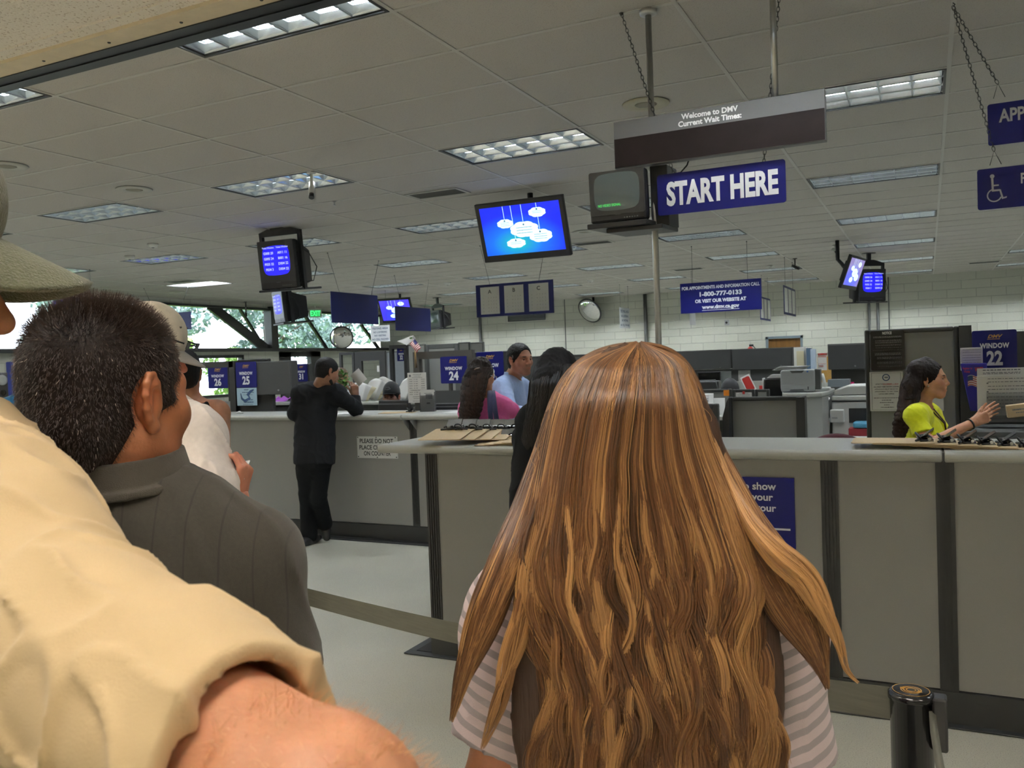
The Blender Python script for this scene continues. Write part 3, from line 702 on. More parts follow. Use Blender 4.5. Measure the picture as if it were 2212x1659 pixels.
# brochure holder, hours board on the back counter
q0, q1, z0, z1 = yrect(909, 842, 937, 893, 6.55)
r = thing('brochure_holder', 'upright holder of white brochures on the counter behind', 'brochure holder', ((q0+q1)/2, 6.55, 1.1), 0.35)
w = q1-q0; h = z1-1.1
M_acrylic = mat('clear_acrylic', (0.9, 0.93, 0.96, 1), 0.08, trans=0.85)
for k in range(4): MB().bx(-w/2+0.006, w/2-0.006, 0.008+k*0.012, 0.017+k*0.012, 0.004, h-0.004*k).build('brochure', M_paper, r)
m = MB(); m.bx(-w/2, w/2, 0.0, 0.004, 0, h*0.75); m.bx(-w/2, -w/2+0.003, 0, 0.06, 0, h*0.9); m.bx(w/2-0.003, w/2, 0, 0.06, 0, h*0.9); m.bx(-w/2, w/2, 0.06, 0.064, 0, h); m.bx(-w/2, w/2, -0.01, 0.07, -0.0, 0.004)
m.build('holder', M_acrylic, r)
m = MB(); m.bx(-w*.1, w*.35, 0.0055, 0.0065, h*0.58, h*0.80); m.bx(-w*.2, w*.3, 0.0055, 0.0065, h*0.83, h*0.85); m.bx(-w*.05, w*.18, 0.0055, 0.0065, h*.35, h*.42); m.build('print', M_papergrey, r)
def doc_lines(m, w, h, rows, y=-0.003, seed=0, cols=None, x0=-0.5, x1=0.5):
    """rows of small printed words as short dark bars"""
    rnd = random.Random(seed)
    for zf, fh, a, b in rows:
        x = a*w
        while x < b*w:
            L = rnd.uniform(0.02, 0.07)*w; m.bx(x, min(x+L, b*w), y, y+0.0008, zf*h, (zf+fh)*h); x += L+0.016*w
    return m
x0, x1, z0, z1 = yrect(881, 805, 921, 870, 6.7); w, h = x1-x0, z1-z0
r = thing('hours_board', 'white board of opening hours on a post at the counter behind', 'sign', ((x0+x1)/2, 6.7, z0))
MB().bx(-w/2, w/2, 0, 0.006, 0, h).build('board', M_paper, r, 0.001)
m = MB(); rows = [(0.93, .016, -.2, .25), (0.88, .014, -.16, .2), (0.83, .014, -.26, .3)]
for k, z in enumerate((.77, .70, .63, .555, .48, .34, .27)): rows += [(z, .018, -.40, -.24), (z, .018, -.16, -.1), (z, .018, -.06, .05), (z, .018, .24, .42)]
rows += [(.42, .012, -.38, .35), (.40, .012, -.3, .3), (.19, .016, -.25, .3), (.13, .014, -.2, .22), (.05, .014, -.25, .3)]
doc_lines(m, w, h, rows, -0.001, 3)
m.lathe([(0.055*w, 0), (0.055*w, 0.0006)], (-0.36*w, -0.001, 0.9*h), (0, -1, 0), 16); m.build('print', M_papergrey, r)
PW(MB().bx(on_y(897, 880, 6.7).x, on_y(905, 880, 6.7).x, 6.71, 6.76, 1.1, z1-0.1), 'post', M_trim, r)
tag(MB().bx(-0.12, 0.1, -0.1, 0.12, 0, 0.0015).build('paper_sheet', M_paper, None, loc=(on_y(985, 893, 6.4).x, 6.45, 1.1005)), 'white sheet lying on the counter left of the woman in pink', 'paper')
tag(MB().bx(-0.16, 0.16, -0.1, 0.12, 0, 0.0015).build('paper_sheet', M_paper, None, loc=(on_y(752, 893, 6.4).x, 6.4, 1.1005)), 'white sheet under the elbow of the man in the suit', 'paper')
m = MB(); m.tube([(0, 0, 0.006), (0.03, 0.01, 0.012), (0.06, 0.0, 0.006), (0.08, 0.012, 0.006)], 0.006, 8); m.ball((0.02, 0.02, 0.012), (0.02, 0.015, 0.012))
tag(m.build('pen_chain', M_whiteplastic, None, loc=(on_y(511, 893, 6.5).x, 6.5, 1.1)), 'small white pen chain on the counter below the flyer', 'pen')
# ---------------------------------------------------------------- office behind the near counter, right
def cabinet(label, px0, py0, px1, py1, Y, dp=0.38, lock=None, group=None):
    x0, x1, z0, z1 = yrect(px0, py0, px1, py1, Y)
    r = thing('overhead_cabinet', label, 'cabinet', ((x0+x1)/2, Y, z0), group=group)
    PW(MB().bx(x0, x1, Y+0.015, Y+dp, z0, z1), 'body', M_fabdark, r, 0.006); PW(MB().bx(x0+0.01, x1-0.01, Y-0.006, Y+0.015, z0-0.005, z1-0.012), 'door', M_cabdark, r, 0.005)
    if lock: q = on_y(lock[0], lock[1], Y); PW(MB().lathe([(0.012, 0), (0.012, 0.004), (0.006, 0.006)], (q.x, Y-0.006, q.z), (0, -1, 0), 14), 'lock', M_trimlight, r)
    return r
M_cabdark = mat('charcoal_cabinet', rgb(42, 43, 43), 0.6, noise=0.04, nscale=300)
YC = 17.0
cabinet('long charcoal overhead cabinet just right of the red-blonde hair', 1440, 757, 1578, 798, YC, lock=(1556, 794))
cabinet('long charcoal overhead cabinet below the wooden door', 1581, 752, 1711, 797, YC, lock=(1687, 790))
cabinet('charcoal overhead cabinet left of the tall notice panel', 1788, 742, 1870, 797, 11.0, lock=(1847, 791))
x0, x1, z0, z1 = yrect(1440, 797, 1714, 845, YC+0.05)
tag(MB().bx(x0, x1, YC+0.08, YC+0.14, 0, z1).build('back_panel', M_cabdark), 'charcoal cubicle wall carrying the two long overhead cabinets', 'partition')
solid_panel('partition_panel', 'charcoal panel under the overhead cabinet left of the tall notice panel', 'partition', 11.2, 1796, 796, 1872, 0.0, face=M_fabdark)
# papers, folders and rack beside the cabinets
M_beige = mat('beige_folder', rgb(214, 206, 176), 0.8); M_navy = mat('blue_binder', rgb(74, 98, 124), 0.6); M_cork = mat('cork', rgb(206, 164, 92), 0.9, noise=0.15, nscale=80)
def slab_thing(name, label, cat, px0, py0, px1, py1, Y, m, t=0.02, rot=0, group=None, pr=None, bev=0.002):
    x0, x1, z0, z1 = yrect(px0, py0, px1, py1, Y); w, h = x1-x0, z1-z0
    r = thing(name, label, cat, ((x0+x1)/2, Y, z0), group=group, rot=(0, rot, 0))
    MB().bx(-w/2, w/2, 0, t, 0, h).build('sheet' if t < 0.012 else 'body', m, r, bev)
    if pr:
        d = MB(); doc_lines(d, w, h, pr, -0.0022, int(px0)); d.build('print', M_papergrey, r)
    return r
DOC = [(0.86, .05, -.3, .3), (0.76, .03, -.4, .4), (0.68, .03, -.4, .35), (.58, .03, -.4, .42), (.48, .03, -.4, .3), (.36, .03, -.4, .4), (.26, .03, -.4, .2)]
slab_thing('magazine_rack', 'pale upright rack of cream folders between the long cabinets', 'rack', 1715, 750, 1741, 802, 16.4, M_whiteplastic, 0.25)
slab_thing('folder', 'cream folder standing in the pale upright rack', 'folder', 1721, 757, 1737, 801, 16.35, M_beige, 0.03)
slab_thing('binder', 'blue binder standing right of the pale upright rack', 'binder', 1742, 751, 1751, 801, 16.2, M_navy, 0.2)
slab_thing('file_holder', 'clear bluish file holder right of the blue binder', 'file holder', 1751, 752, 1761, 800, 16.2, mat('bluish_clear', rgb(178, 194, 214), 0.3), 0.18)
r = slab_thing('wall_notice', 'white notice with red printing pinned on the cork board', 'notice', 1766, 762, 1786, 800, 12.9, M_paper, 0.004, pr=None)
d = MB(); doc_lines(d, 0.14, 0.27, [(.80, .1, -.4, .45), (.70, .04, -.4, .4), (.33, .02, -.35, .35), (.2, .05, -.3, .1)], -0.003, 4); d.build('print', M_red, r)
cb_ = slab_thing('cork_board', 'cork board behind the white notice with red printing', 'board', 1766, 770, 1800, 826, 13.0, M_cork, 0.02)
fc = thing('file_cabinet', 'pale cabinet under the upright rack of folders', 'cabinet', (on_y(1738, 801, 16.4).x, 16.4, 0))
zf = min(o.location.z for o in COL.objects if o.name.split('.')[0] in ('magazine_rack', 'folder', 'file_holder') and o.location.y > 16)
a0 = on_y(1712, 801, 16.4).x-fc.location.x
MB().bx(a0, -a0+.05, -.25, .4, 0, zf-.002).build('body', M_greyplastic, fc)
for k in range(3): MB().bx(a0+.02, -a0+.03, -.262, -.25, zf*(.04+.32*k), zf*(.32+.32*k)).build('drawer', M_greyplastic, fc)
for o in COL.objects:
    if o.name.split('.')[0] in ('magazine_rack', 'folder', 'binder', 'file_holder') and o.location.y > 16: o.location.z = zf
def stand_legs(o, w):
    m = MB(); z = o.location.z
    for sx in (-1, 1): m.bx(sx*w-.015, sx*w+.015, .0, .03, -z, 0); m.bx(sx*w-.015, sx*w+.015, -.12, .15, -z, -z+.02)
    m.build('stand', M_trim, o)
DZK = 1.0
dk = thing('desk', 'grey desk under the monitor below the first long overhead cabinet', 'desk', (on_y(1570, 843, 11.9).x, 11.9, 0))
PW(MB().bx(on_y(1480, 843, 11.9).x, on_y(1665, 843, 11.9).x, 11.3, 12.7, DZK-.04, DZK-.001), 'top', M_slab, dk); PW(MB().bx(on_y(1485, 843, 11.9).x, on_y(1660, 843, 11.9).x, 11.6, 12.4, 0, DZK-.04), 'pedestal', M_trim, dk)
dk = thing('desk', 'grey desk under the glossy black screen', 'desk', (on_y(1660, 858, 10.05).x, 10.05, 0))
PW(MB().bx(on_y(1635, 858, 10.05).x, on_y(1725, 858, 10.05).x, 9.92, 10.25, .91, .949), 'top', M_slab, dk); PW(MB().bx(on_y(1640, 858, 10.05).x, on_y(1720, 858, 10.05).x, 9.95, 10.2, 0, .91), 'pedestal', M_trim, dk)
stand_legs(cb_, .08)
# near row of low cubicle walls
YL = 9.6
for lab, a, b in (('low grey cubicle wall with the orange note', 1500, 1580), ('low grey cubicle wall with the white page and red clip', 1582, 1629), ('low grey cubicle wall behind the glossy black screen', 1631, 1662)):
    solid_panel('low_partition', lab, 'partition', YL, a, 841, b, 0.0, w=0.03)
M_orange = mat('orange_note', rgb(246, 150, 44), 0.7)
slab_thing('sticky_note', 'orange sticky note on the low grey cubicle wall', 'note', 1563, 843, 1575, 855, YL-0.02, M_orange, 0.003)
r = slab_thing('pinned_page', 'white page held by a red clip on a low cubicle wall', 'paper', 1590, 848, 1624, 866, YL-0.02, M_paper, 0.003, pr=DOC)
MB().bx(-0.012, 0.012, -0.012, 0.0, 0.075, 0.105).build('clip', M_red, r)
slab_thing('pale_board', 'pale grey board standing behind the red card', 'board', 1586, 823, 1652, 842, 11.9, mat('pale_board_face', rgb(176, 178, 172), 0.7), 0.03)
r = thing('red_card', 'red card with a white border leaning above the low cubicle walls', 'card', (on_y(1624, 844, 11.5).x, 11.5, DZK+.02), rot=(0.0, -0.42, 0))
w = 0.127; h = 0.22
MB().bx(-w/2, w/2, 0, 0.008, 0, h).build('border', M_paper, r); MB().prism(rrect(w*0.80, h*0.88, 0.02, 4, 0, h*0.47), -0.003, 0.0).build('card_face', M_red, r)
slab_thing('red_box', 'small red box right of the leaning red card', 'box', 1640, 833, 1651, 842, 11.6, M_red, 0.05)
# dark monitors, seat backs and sheets under the long cabinets
monitor('black monitor under the first long overhead cabinet', 1507, 803, 1557, 843, 12.2, False, base_z=DZK)
r = thing('printer_stand', 'black desktop machine in front of the monitor under the first long cabinet', 'machine', (on_y(1530, 842, 11.6).x, 11.6, DZK))
MB().bx(-0.18, 0.14, 0, 0.2, 0, 0.16).build('body', M_black, r, 0.02); MB().tube([(-0.15, 0, 0.05), (-0.15, 0, 0.17), (0.1, 0, 0.17), (0.13, 0, 0.05)], 0.008, 8).build('handle', M_trimlight, r)
slab_thing('page_holder', 'grey sheet on a stand right of the black monitor', 'paper', 1557, 802, 1580, 841, 12.3, mat('grey_sheet', rgb(150, 156, 158), 0.8), 0.004)
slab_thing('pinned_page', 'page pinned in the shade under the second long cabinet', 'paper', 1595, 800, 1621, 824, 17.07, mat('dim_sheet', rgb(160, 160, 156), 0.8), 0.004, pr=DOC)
r = thing('office_chair', 'rounded black chair back left of the pale grey board', 'chair', (on_y(1577, 830, 10.6).x, 10.6, 0.0))
zc = on_y(1577, 818, 10.6).z
MB().ball((0, 0, zc-0.16), (0.12, 0.05, 0.17)).build('backrest', M_black, r); MB().cyl((0, 0, 0.05), (0, 0, zc-0.25), 0.03).build('column', M_black, r); MB().ball((0, -0.25, 0.5), (0.24, 0.24, 0.06)).build('seat', M_black, r)
b = MB()
for k in range(5): b.tube([(0, 0, 0.09), (0.28*math.cos(k*1.257), 0.28*math.sin(k*1.257), 0.05)], 0.02, 8); b.ball((0.28*math.cos(k*1.257), 0.28*math.sin(k*1.257), 0.027), 0.027)
b.build('base', M_black, r)
r = monitor('glossy black screen with a white side left of the big printer', 1651, 818, 1730, 858, 10.05, False, base_z=0.95)
slab_thing('white_stand', 'white edge board beside the glossy black screen', 'board', 1647, 817, 1650, 858, 10.05, M_whiteplastic, 0.1)
r = thing('paper_stack', 'loose papers on top of the glossy black screen', 'papers', tuple(on_y(1672, 816, 10.07)))
m = MB()
for k in range(5): m.bx(-0.07+0.01*k, 0.12-0.006*k, -0.05, 0.15, 0.008*k, 0.008*k+0.004)
m.build('sheets', M_paper, r)
# printer on the rounded grey table
YP = 9.0
x0, x1, z0, z1 = yrect(1686, 799, 1760, 847, YP); w, h = x1-x0, z1-z0
r = thing('laser_printer', 'big grey laser printer on the rounded grey table', 'printer', ((x0+x1)/2, YP, z0), 0.06)
m = MB(); m.prism([(-w/2+0.01, 0), (w/2-0.01, 0), (w/2, 0.05), (w/2, h*0.97), (w/2-0.03, h), (-w/2+0.01, h), (-w/2, h*.9), (-w/2, 0.04)], 0, 0.36); m.build('body', M_greyplastic, r, 0.012)
MB().prism([(-w*0.22, h*0.97), (w*0.2, h*0.97), (w*0.14, h*0.86), (-w*0.16, h*0.86)], -0.004, 0.01).build('output_slot', M_trimlight, r)
MB().bx(-w/2+0.012, w/2-0.05, -0.008, 0.0, 0.03, h*0.34).build('paper_tray', M_greyplastic, r, 0.005)
MB().prism([(-w*0.24, h*0.06), (w*0.2, h*0.06), (w*0.16, h*0.12), (-w*0.2, h*0.12)], -0.014, -0.006).build('tray_handle', M_trimlight, r)
MB().bx(w*0.27, w*0.32, -0.005, 0, h*0.88, h*0.94).build('badge', mat('blue_badge', rgb(60, 110, 190), 0.4), r)
MB().bx(w*0.29, w*0.315, -0.01, -0.006, h*0.1, h*0.24).build('level_gauge', M_black, r)
MB().prism([(w/2-0.002, h), (w/2+0.05, h*0.98), (w/2+0.05, 0.02), (w/2-0.002, 0.02)], 0.05, 0.33).build('side_cover', M_trimlight, r)
t = thing('paper_stack', 'loose white papers lying on top of the big grey printer', 'papers', (on_y(1706, 798, YP+0.15).x, YP+.15, z0+h+.002))
m = MB()
for k in range(6): m.bx(-0.16+0.012*k, 0.14+0.008*k, -0.1, 0.18, 0.006*k, 0.006*k+0.003)
m.build('sheets', M_paper, t)
t = thing('rounded_table', 'rounded grey table under the big grey printer', 'table', (on_y(1745, 850, YP).x, YP+0.1, 0))
tx = t.location.x; zt = z0-0.003
pts = [(on_y(1690, 852, YP-0.12).x, YP-0.12), (on_y(1745, 852, YP-0.12).x, YP-0.14), (on_y(1776, 845, YP+0.0).x, YP-0.05), (on_y(1790, 842, YP+0.25).x, YP+0.2), (on_y(1790, 842, YP+0.25).x, YP+0.9), (on_y(1690, 852, YP+.9).x, YP+0.9)]
m = MB(); m.slab(pts, zt-0.045, zt); PW(m, 'top', M_slab, t, 0.012)
m = MB(); m.slab([(x*0.97+tx*0.03, y+0.05 if i < 4 else y-0.05) for i, (x, y) in enumerate(pts)], 0.0, zt-0.05); PW(m, 'apron', mat('curved_laminate', rgb(150, 152, 150), 0.35), t)
t = thing('phone', 'white phone handset standing on the rounded table', 'phone', tuple(on_y(1781, 838, YP+0.5)))
t.location.z = zt
MB().bx(-0.06, 0.06, -0.08, 0.06, 0, 0.03).build('base', M_whiteplastic, t, 0.012); MB().tube([(0.01, 0, 0.02), (-0.005, 0.01, 0.1), (-0.022, 0.015, 0.17)], 0.018, 10).build('handset', M_whiteplastic, t)
# copier
YK = 9.3
x0, x1, z0, z1 = yrect(1797, 833, 1900, 950, YK); w = x1-x0
zk = z1; t = thing('photocopier', 'white photocopier left of the tall notice panel', 'photocopier', ((x0+x1)/2, YK, 0))
kz = lambda py: on_y(1840, py, YK).z
m = MB(); m.bx(x0, x1, YK, YK+0.6, kz(866), kz(854)); m.bx(x0, x1, YK, YK+0.6, 0.08, kz(868)); PW(m, 'body', M_whiteplastic, t, 0.015)
m = MB(); m.prism([(x0+0.02, kz(853)), (x1, kz(853)), (x1, kz(833)), (x0+0.16, kz(833)), (x0+0.03, kz(842))], YK+0.01, YK+0.55); PW(m, 'lid', M_whiteplastic, t, 0.012)
PW(MB().bx(x0+0.003, x1-0.003, YK-0.004, YK+0.5, kz(868), kz(866)), 'gap_strip', M_black, t)
a = on_y(1794, 905, YK-0.02).x; b = on_y(1824, 905, YK-0.02).x
PW(MB().bx(a, b, YK-0.06, YK, kz(912), kz(884)), 'side_drawer', M_whiteplastic, t, 0.01)
PW(MB().bx(a+0.02, b-0.06, YK-0.075, YK-0.06, kz(903), kz(900)), 'drawer_handle', M_greyplastic, t)
a = on_y(1834, 900, YK).x
PW(MB().bx(a, x1-0.02, YK-0.01, YK+0.01, kz(913), kz(882)), 'output_bay', M_black, t)
PW(MB().tube([(x0-0.02, YK-0.01, kz(858)), (x0-0.07, YK-0.03, kz(880)), (x0-0.05, YK-0.03, kz(890)), (x0-0.02, YK-0.04, kz(905)), (x0-0.04, YK-0.03, kz(945))], 0.010, 8), 'cable', M_whiteplastic, t)
slab_thing('red_binder', 'dark red binder lying in front of the photocopier', 'binder', 1833, 926, 1880, 942, YK-0.3, mat('dark_red_binder', rgb(120, 22, 34), 0.5), 0.22)
slab_thing('blue_packet', 'blue wrapped packet on top of the dark red binder', 'packet', 1842, 912, 1880, 925, YK-0.3, mat('blue_wrap', rgb(70, 140, 172), 0.4), 0.2, bev=0.02)
tag(MB().bx(on_y(1820, 940, YK-0.3).x, on_y(1890, 940, YK-0.3).x, YK-0.4, YK-0.05, 0, on_y(1850, 942, YK-0.3).z-0.001).build('side_cabinet', M_whiteplastic, None, 0.01), 'pale side cabinet under the dark red binder', 'cabinet')
cb_ = slab_thing('clear_bin', 'grey translucent bin behind the photocopier lid', 'bin', 1788, 820, 1834, 836, 10.4, mat('grey_bin', rgb(110, 118, 124), 0.3), 0.25); stand_legs(cb_, .08)
slab_thing('sticky_note', 'bright pink note behind the photocopier', 'note', 1834, 825, 1845, 830, 11.19, mat('pink_note', rgb(244, 60, 150), 0.6), 0.004)
# partitions just behind the near counter
solid_panel('partition_panel', 'wide grey fabric partition in front of the big printer', 'partition', 6.3, 1573, 857, 1741, 0.0, w=0.03, py1=900)
x0, x1, z0, z1 = yrect(1722, 858, 1741, 960, 6.29)
tag(MB().bx(x0, x1, 6.25, 6.298, 0, z1).build('partition_post', M_trim), 'dark upright at the right end of the wide grey partition', 'post')
x0, x1, z0, z1 = yrect(1562, 860, 1576, 960, 6.22)
tag(MB().prism([(x0, 0), (x1, 0), (x1, z1), (x0+0.03, z1-0.03), (x0, z1-0.14)], 6.2, 6.298).build('partition_post', M_black), 'black rounded upright at the left end of the wide grey partition', 'post')
solid_panel('partition_panel', 'narrow dark partition beside the red-blonde hair', 'partition', 6.6, 1470, 873, 1551, 0.0, face=M_fabdark, w=0.04, py1=915)
slab_thing('white_form', 'tall white form leaning between the two partitions', 'paper', 1532, 860, 1566, 893, 7.6, M_paper, 0.006, rot=0.0)
slab_thing('form_box', 'white carton with red print on the narrow dark partition', 'box', 1508, 852, 1533, 893, 7.45, M_paper, 0.16, pr=[(.6, .10, -.1, .4), (.75, .04, -.4, .4), (.66, .05, -.4, .3)])
r = thing('side_table', 'grey table under the white form and carton', 'table', (on_y(1538, 900, 7.6).x, 7.6, 0)); tz = on_y(1548, 894, 7.6).z
MB().bx(-0.3, 0.25, -0.35, 0.25, tz-0.03, tz-0.001).build('top', M_slab, r); MB().bx(-0.25, 0.2, -0.2, 0.2, 0, tz-0.031).build('pedestal', M_trim, r)
# maroon chair behind the counter
M_maroon = mat('maroon_fabric', rgb(72, 26, 38), 0.9, noise=0.1, nscale=200, sheen=0.2)
c = on_y(1808, 952, 4.9); r = thing('office_chair', 'maroon fabric chair back showing above the near counter', 'chair', (c.x, 4.9, 0))
zt = on_y(1808, 944, 4.9).z
m = MB(); m.ball((0, 0, zt-0.18), (0.215, 0.05, 0.20), nu=32, nv=20); m.build('backrest', M_maroon, r)
MB().ball((0, 0.25, 0.62), (0.24, 0.23, 0.05)).build('seat', M_maroon, r); MB().cyl((0, 0.25, 0.05), (0, 0.25, 0.6), 0.028).tube([(0, 0.2, 0.58), (0, 0.06, 0.6), (0, 0.055, zt-0.3)], 0.018, 8).build('column', M_black, r)
b = MB()
for k in range(5): b.tube([(0, 0.25, 0.09), (0.28*math.cos(k*1.257), 0.25+0.28*math.sin(k*1.257), 0.05)], 0.02, 8); b.ball((0.28*math.cos(k*1.257), 0.25+0.28*math.sin(k*1.257), 0.027), 0.027)
b.build('base', M_black, r)
# tall notice partition
YN = 6.3
solid_panel('partition_panel', 'tall grey fabric partition behind the clerk in yellow', 'partition', YN, 1868, 709, 2072, 0.0, w=0.03, py1=800)
x0, x1, z0, z1 = yrect(2072, 703, 2092, 800, YN-0.02)
tag(MB().bx(x0, x1+0.02, YN-0.02, YN+0.05, 0, z1).build('partition_post', M_trim), 'charcoal post between the tall partition and the window 22 sign', 'post')
x0, x1, z0, z1 = yrect(2092, 716, 2300, 800, YN+0.25)
r = thing('workstation_frame', 'charcoal frame behind the window 22 sign and brochure racks', 'partition', ((x0+x1)/2, YN, 0))
zr = on_y(2140, 915, YN).z
m = MB(); m.bx(x0-0.02, x1, YN, YN+0.05, zr-0.02, zr+0.02); m.bx(x0-0.02, x0+0.5, YN+0.2, YN+0.26, 0, z1); PW(m, 'frame', M_trim, r); PW(MB().bx(x0-0.1, x1, YN+0.01, YN+0.04, 0, zr-0.02), 'fabric', M_fabric, r)
t, kx, kz = plate('notice_board', 'black notice sign with white lines on the tall grey partition', 'sign', YN-0.006, 1881, 714, 1954, 800, [('NOTICE', 1917, 722, 5.5, 20)], M_blackgloss, M_white, r=0.012, bold=0.04)
w, h = 73*kx, 86*kz
m = MB(); doc_lines(m, w, h, [(z, .009, -.42, .42) for z in (.845, .825)]+[(z, .006, -.36, .42) for z in (.755, .735, .705, .69, .64, .62, .57)]+[(.51, .003, -.44, .44)]+[(z, .009, -.38, .40) for z in (.43, .405, .385)]+[(z, .006, -.32, .42) for z in (.33, .31, .29, .21, .19, .17, .10)], -0.0032, 8)
m.build('print', mat('dim_white_print', rgb(150, 150, 150), 0.7), t)
def circle_pts(r, n=28, cx=0, cz=0): return [(cx+r*math.cos(2*math.pi*k/n), cz+r*math.sin(2*math.pi*k/n)) for k in range(n)]
def ring(m, r0, r1, cx, cz, y, mi=0, n=28):
    v = [(cx+r*math.cos(2*math.pi*k/n), y, cz+r*math.sin(2*math.pi*k/n)) for r in (r0, r1) for k in range(n)]
    m.add(v, [(k, (k+1) % n, n+(k+1) % n, n+k) for k in range(n)], mi)
def disc(m, r, cx, cz, y, mi=0, n=24): m.add([(cx+r*math.cos(2*math.pi*k/n), y, cz+r*math.sin(2*math.pi*k/n)) for k in range(n)], [tuple(range(n))], mi)
M_printblue = mat('print_blue', rgb(48, 76, 120), 0.7); M_printred = mat('print_red', rgb(190, 60, 60), 0.7)
def appointment_notice(label, px0, px1, full=True):
    t, kx, kz = plate('appointment_notice', label, 'notice', YN-0.004, px0, 803, px1, 888, [], M_paper, M_ink, thick=0.003)
    w, h = (px1-px0)*kx, 85*kz
    m = MB(); y = -0.0022
    for a in ((-.44*w, .44*w, .03*h, .034*h), (-.44*w, .44*w, .966*h, .97*h), (-.44*w, -.432*w, .03*h, .97*h), (.432*w, .44*w, .03*h, .97*h)): m.bx(a[0], a[1], y, y+0.0005, a[2], a[3])
    put_text(m, 'EFFECTIVE', -.2*w, .675*h, .026*h, y, width=.24*w); put_text(m, 'ALL FIRST-TIME DRIVER LICENSE', 0, .605*h, .026*h, y, bold=.04, width=.76*w)
    put_text(m, 'APPLICANTS MUST MAKE AN', 0, .545*h, .026*h, y, width=.7*w); put_text(m, 'APPOINTMENT TO VISIT THEIR', 0, .485*h, .026*h, y, width=.7*w); put_text(m, 'LOCAL DMV OFFICE', 0, .425*h, .026*h, y, bold=.04, width=.46*w)
    doc_lines(m, w, h, [(.33, .014, -.38, .40), (.27, .014, -.14, .14), (.21, .016, -.2, .22), (.15, .014, -.08, .08), (.09, .016, -.18, .22)], y, 2)
    m.build('lettering', M_ink, t)
    m = MB(); put_text(m, 'DECEMBER 1, 2014', .13*w, .675*h, .028*h, y, bold=.04, width=.46*w); m.bx(-.1*w, .36*w, y, y+.0004, .66*h, .664*h); m.build('red_lettering', M_printred, t)
    m = MB(); ring(m, .085*w, .115*w, 0.0, .855*h, y-.0004); m.build('seal_ring', M_printblue, t)
    m = MB(); m.bx(-.05*w, .06*w, y-.0004, y, .85*h, .875*h); m.bx(-.03*w, .05*w, y-.0004, y, .835*h, .845*h); m.build('seal_mark', M_papergrey, t)
appointment_notice('white notice with a blue ring seal below the black notice sign', 1879, 1951)
t, kx, kz = plate('wall_page', 'white page with a ruled border just behind the chin of the clerk in yellow', 'notice', YN-0.004, 1962, 806, 2038, 888, [], M_paper, M_ink, thick=0.003)
# ---------------------------------------------------------------- window number signs
def dmv_mark(m, cx, cz, w, y):
    """slanted wordmark with a rule below"""
    v, f = text_mesh('DMV', 1.0, 1.0, 0.05)
    a = min(p[0] for p in v); b = max(p[0] for p in v); k = w/(b-a)
    m.add([(cx+(p[0])*k+p[1]*w*0.10, y, cz+p[1]*w*0.26) for p in v], f)
    m.bx(cx-w*0.52, cx+w*0.42, y, y+0.0005, cz-w*0.13, cz-w*0.08)
def window_sign(num, label, Y, px0, py0, px1, py1, rotz=None, yw=.60, hn=.30, zn=.13, zw=.50):
    x0, x1, z0, z1 = yrect(px0, py0, px1, py1, Y); w, h = x1-x0, z1-z0
    t = thing('window_sign', label, 'sign', ((x0+x1)/2, Y, z0), rotz or 0, 'window number signs')
    if rotz: w = w/math.cos(abs(rotz)+0.45)*0.9
    MB().prism(rrect(w, h, 0.012, 4, 0, h/2), -0.004, 0.004).build('board', M_blue, t)
    m = MB(); put_text(m, 'WINDOW', 0, zw*h, .115*h, -0.006, 0.85, 0.06, sp=1.1, width=.66*w); put_text(m, num, 0, zn*h, hn*h, -0.006, 0.62, 0.055, width=.36*w)
    m.build('lettering', M_white, t)
    m = MB(); dmv_mark(m, 0, .81*h, .30*w, -0.006); m.build('logo', M_gold, t)
    return t
window_sign('22', 'blue window 22 sign above the brochure racks on the right', YN-0.02, 2100, 713, 2197, 800, zn=.14, hn=.33, zw=.56)
window_sign('23', 'blue window 23 sign half hidden by the woman in pink', Y4+0.28, 1030, 760, 1088, 826)
window_sign('24', 'blue window 24 sign hanging in the charcoal frame', Y4-0.01, 952, 770, 1009, 828)
window_sign('25', 'blue window 25 sign on the overhead cabinet, with a pale flyer below', YS-0.016, 510, 782, 554, 837)
window_sign('26', 'blue window 26 sign beside the man in the black tank top', YS+0.2, 450, 791, 492, 839)
window_sign('31', 'small blue window 31 sign left of the man in the black suit', 8.2, 639, 786, 664, 824)
window_sign('32', 'small blue window 32 sign in the tall dark frame', 11.515, 858, 752, 876, 780)
def flyer():
    t, kx, kz = plate('flyer', 'pale blue flyer with a dark blue winged figure below the window 25 sign', 'flyer', YS-0.02, 512, 838, 555, 876, [], mat('pale_blue_paper', rgb(176, 206, 222), 0.7), M_ink, thick=0.002)
    w, h = 43*kx, 38*kz; y = -0.0018
    m = MB(); rnd = random.Random(3)
    m.tube([(-.3*w, y, .7*h), (-.25*w, y, .4*h), (-.1*w, y, .25*h), (.15*w, y, .42*h), (.05*w, y, .6*h), (.2*w, y, .8*h), (.36*w, y, .9*h)], [.02*w, .05*w, .07*w, .06*w, .08*w, .06*w, .03*w], 6)
    m.v = [(a, y-0.0001-0.0003*(k % 2), c) for k, (a, b, c) in enumerate(m.v)]
    m.build('figure', M_printblue, t)
    m = MB(); doc_lines(m, w, h, [(.87, .05, -.12, .1), (.72, .05, -.22, .35), (.6, .02, -.2, .3), (.3, .05, .1, .3), (.16, .06, -.15, .32), (.05, .02, -.2, .3)], y-0.0006, 5); m.build('lettering', M_printblue, t)
flyer()
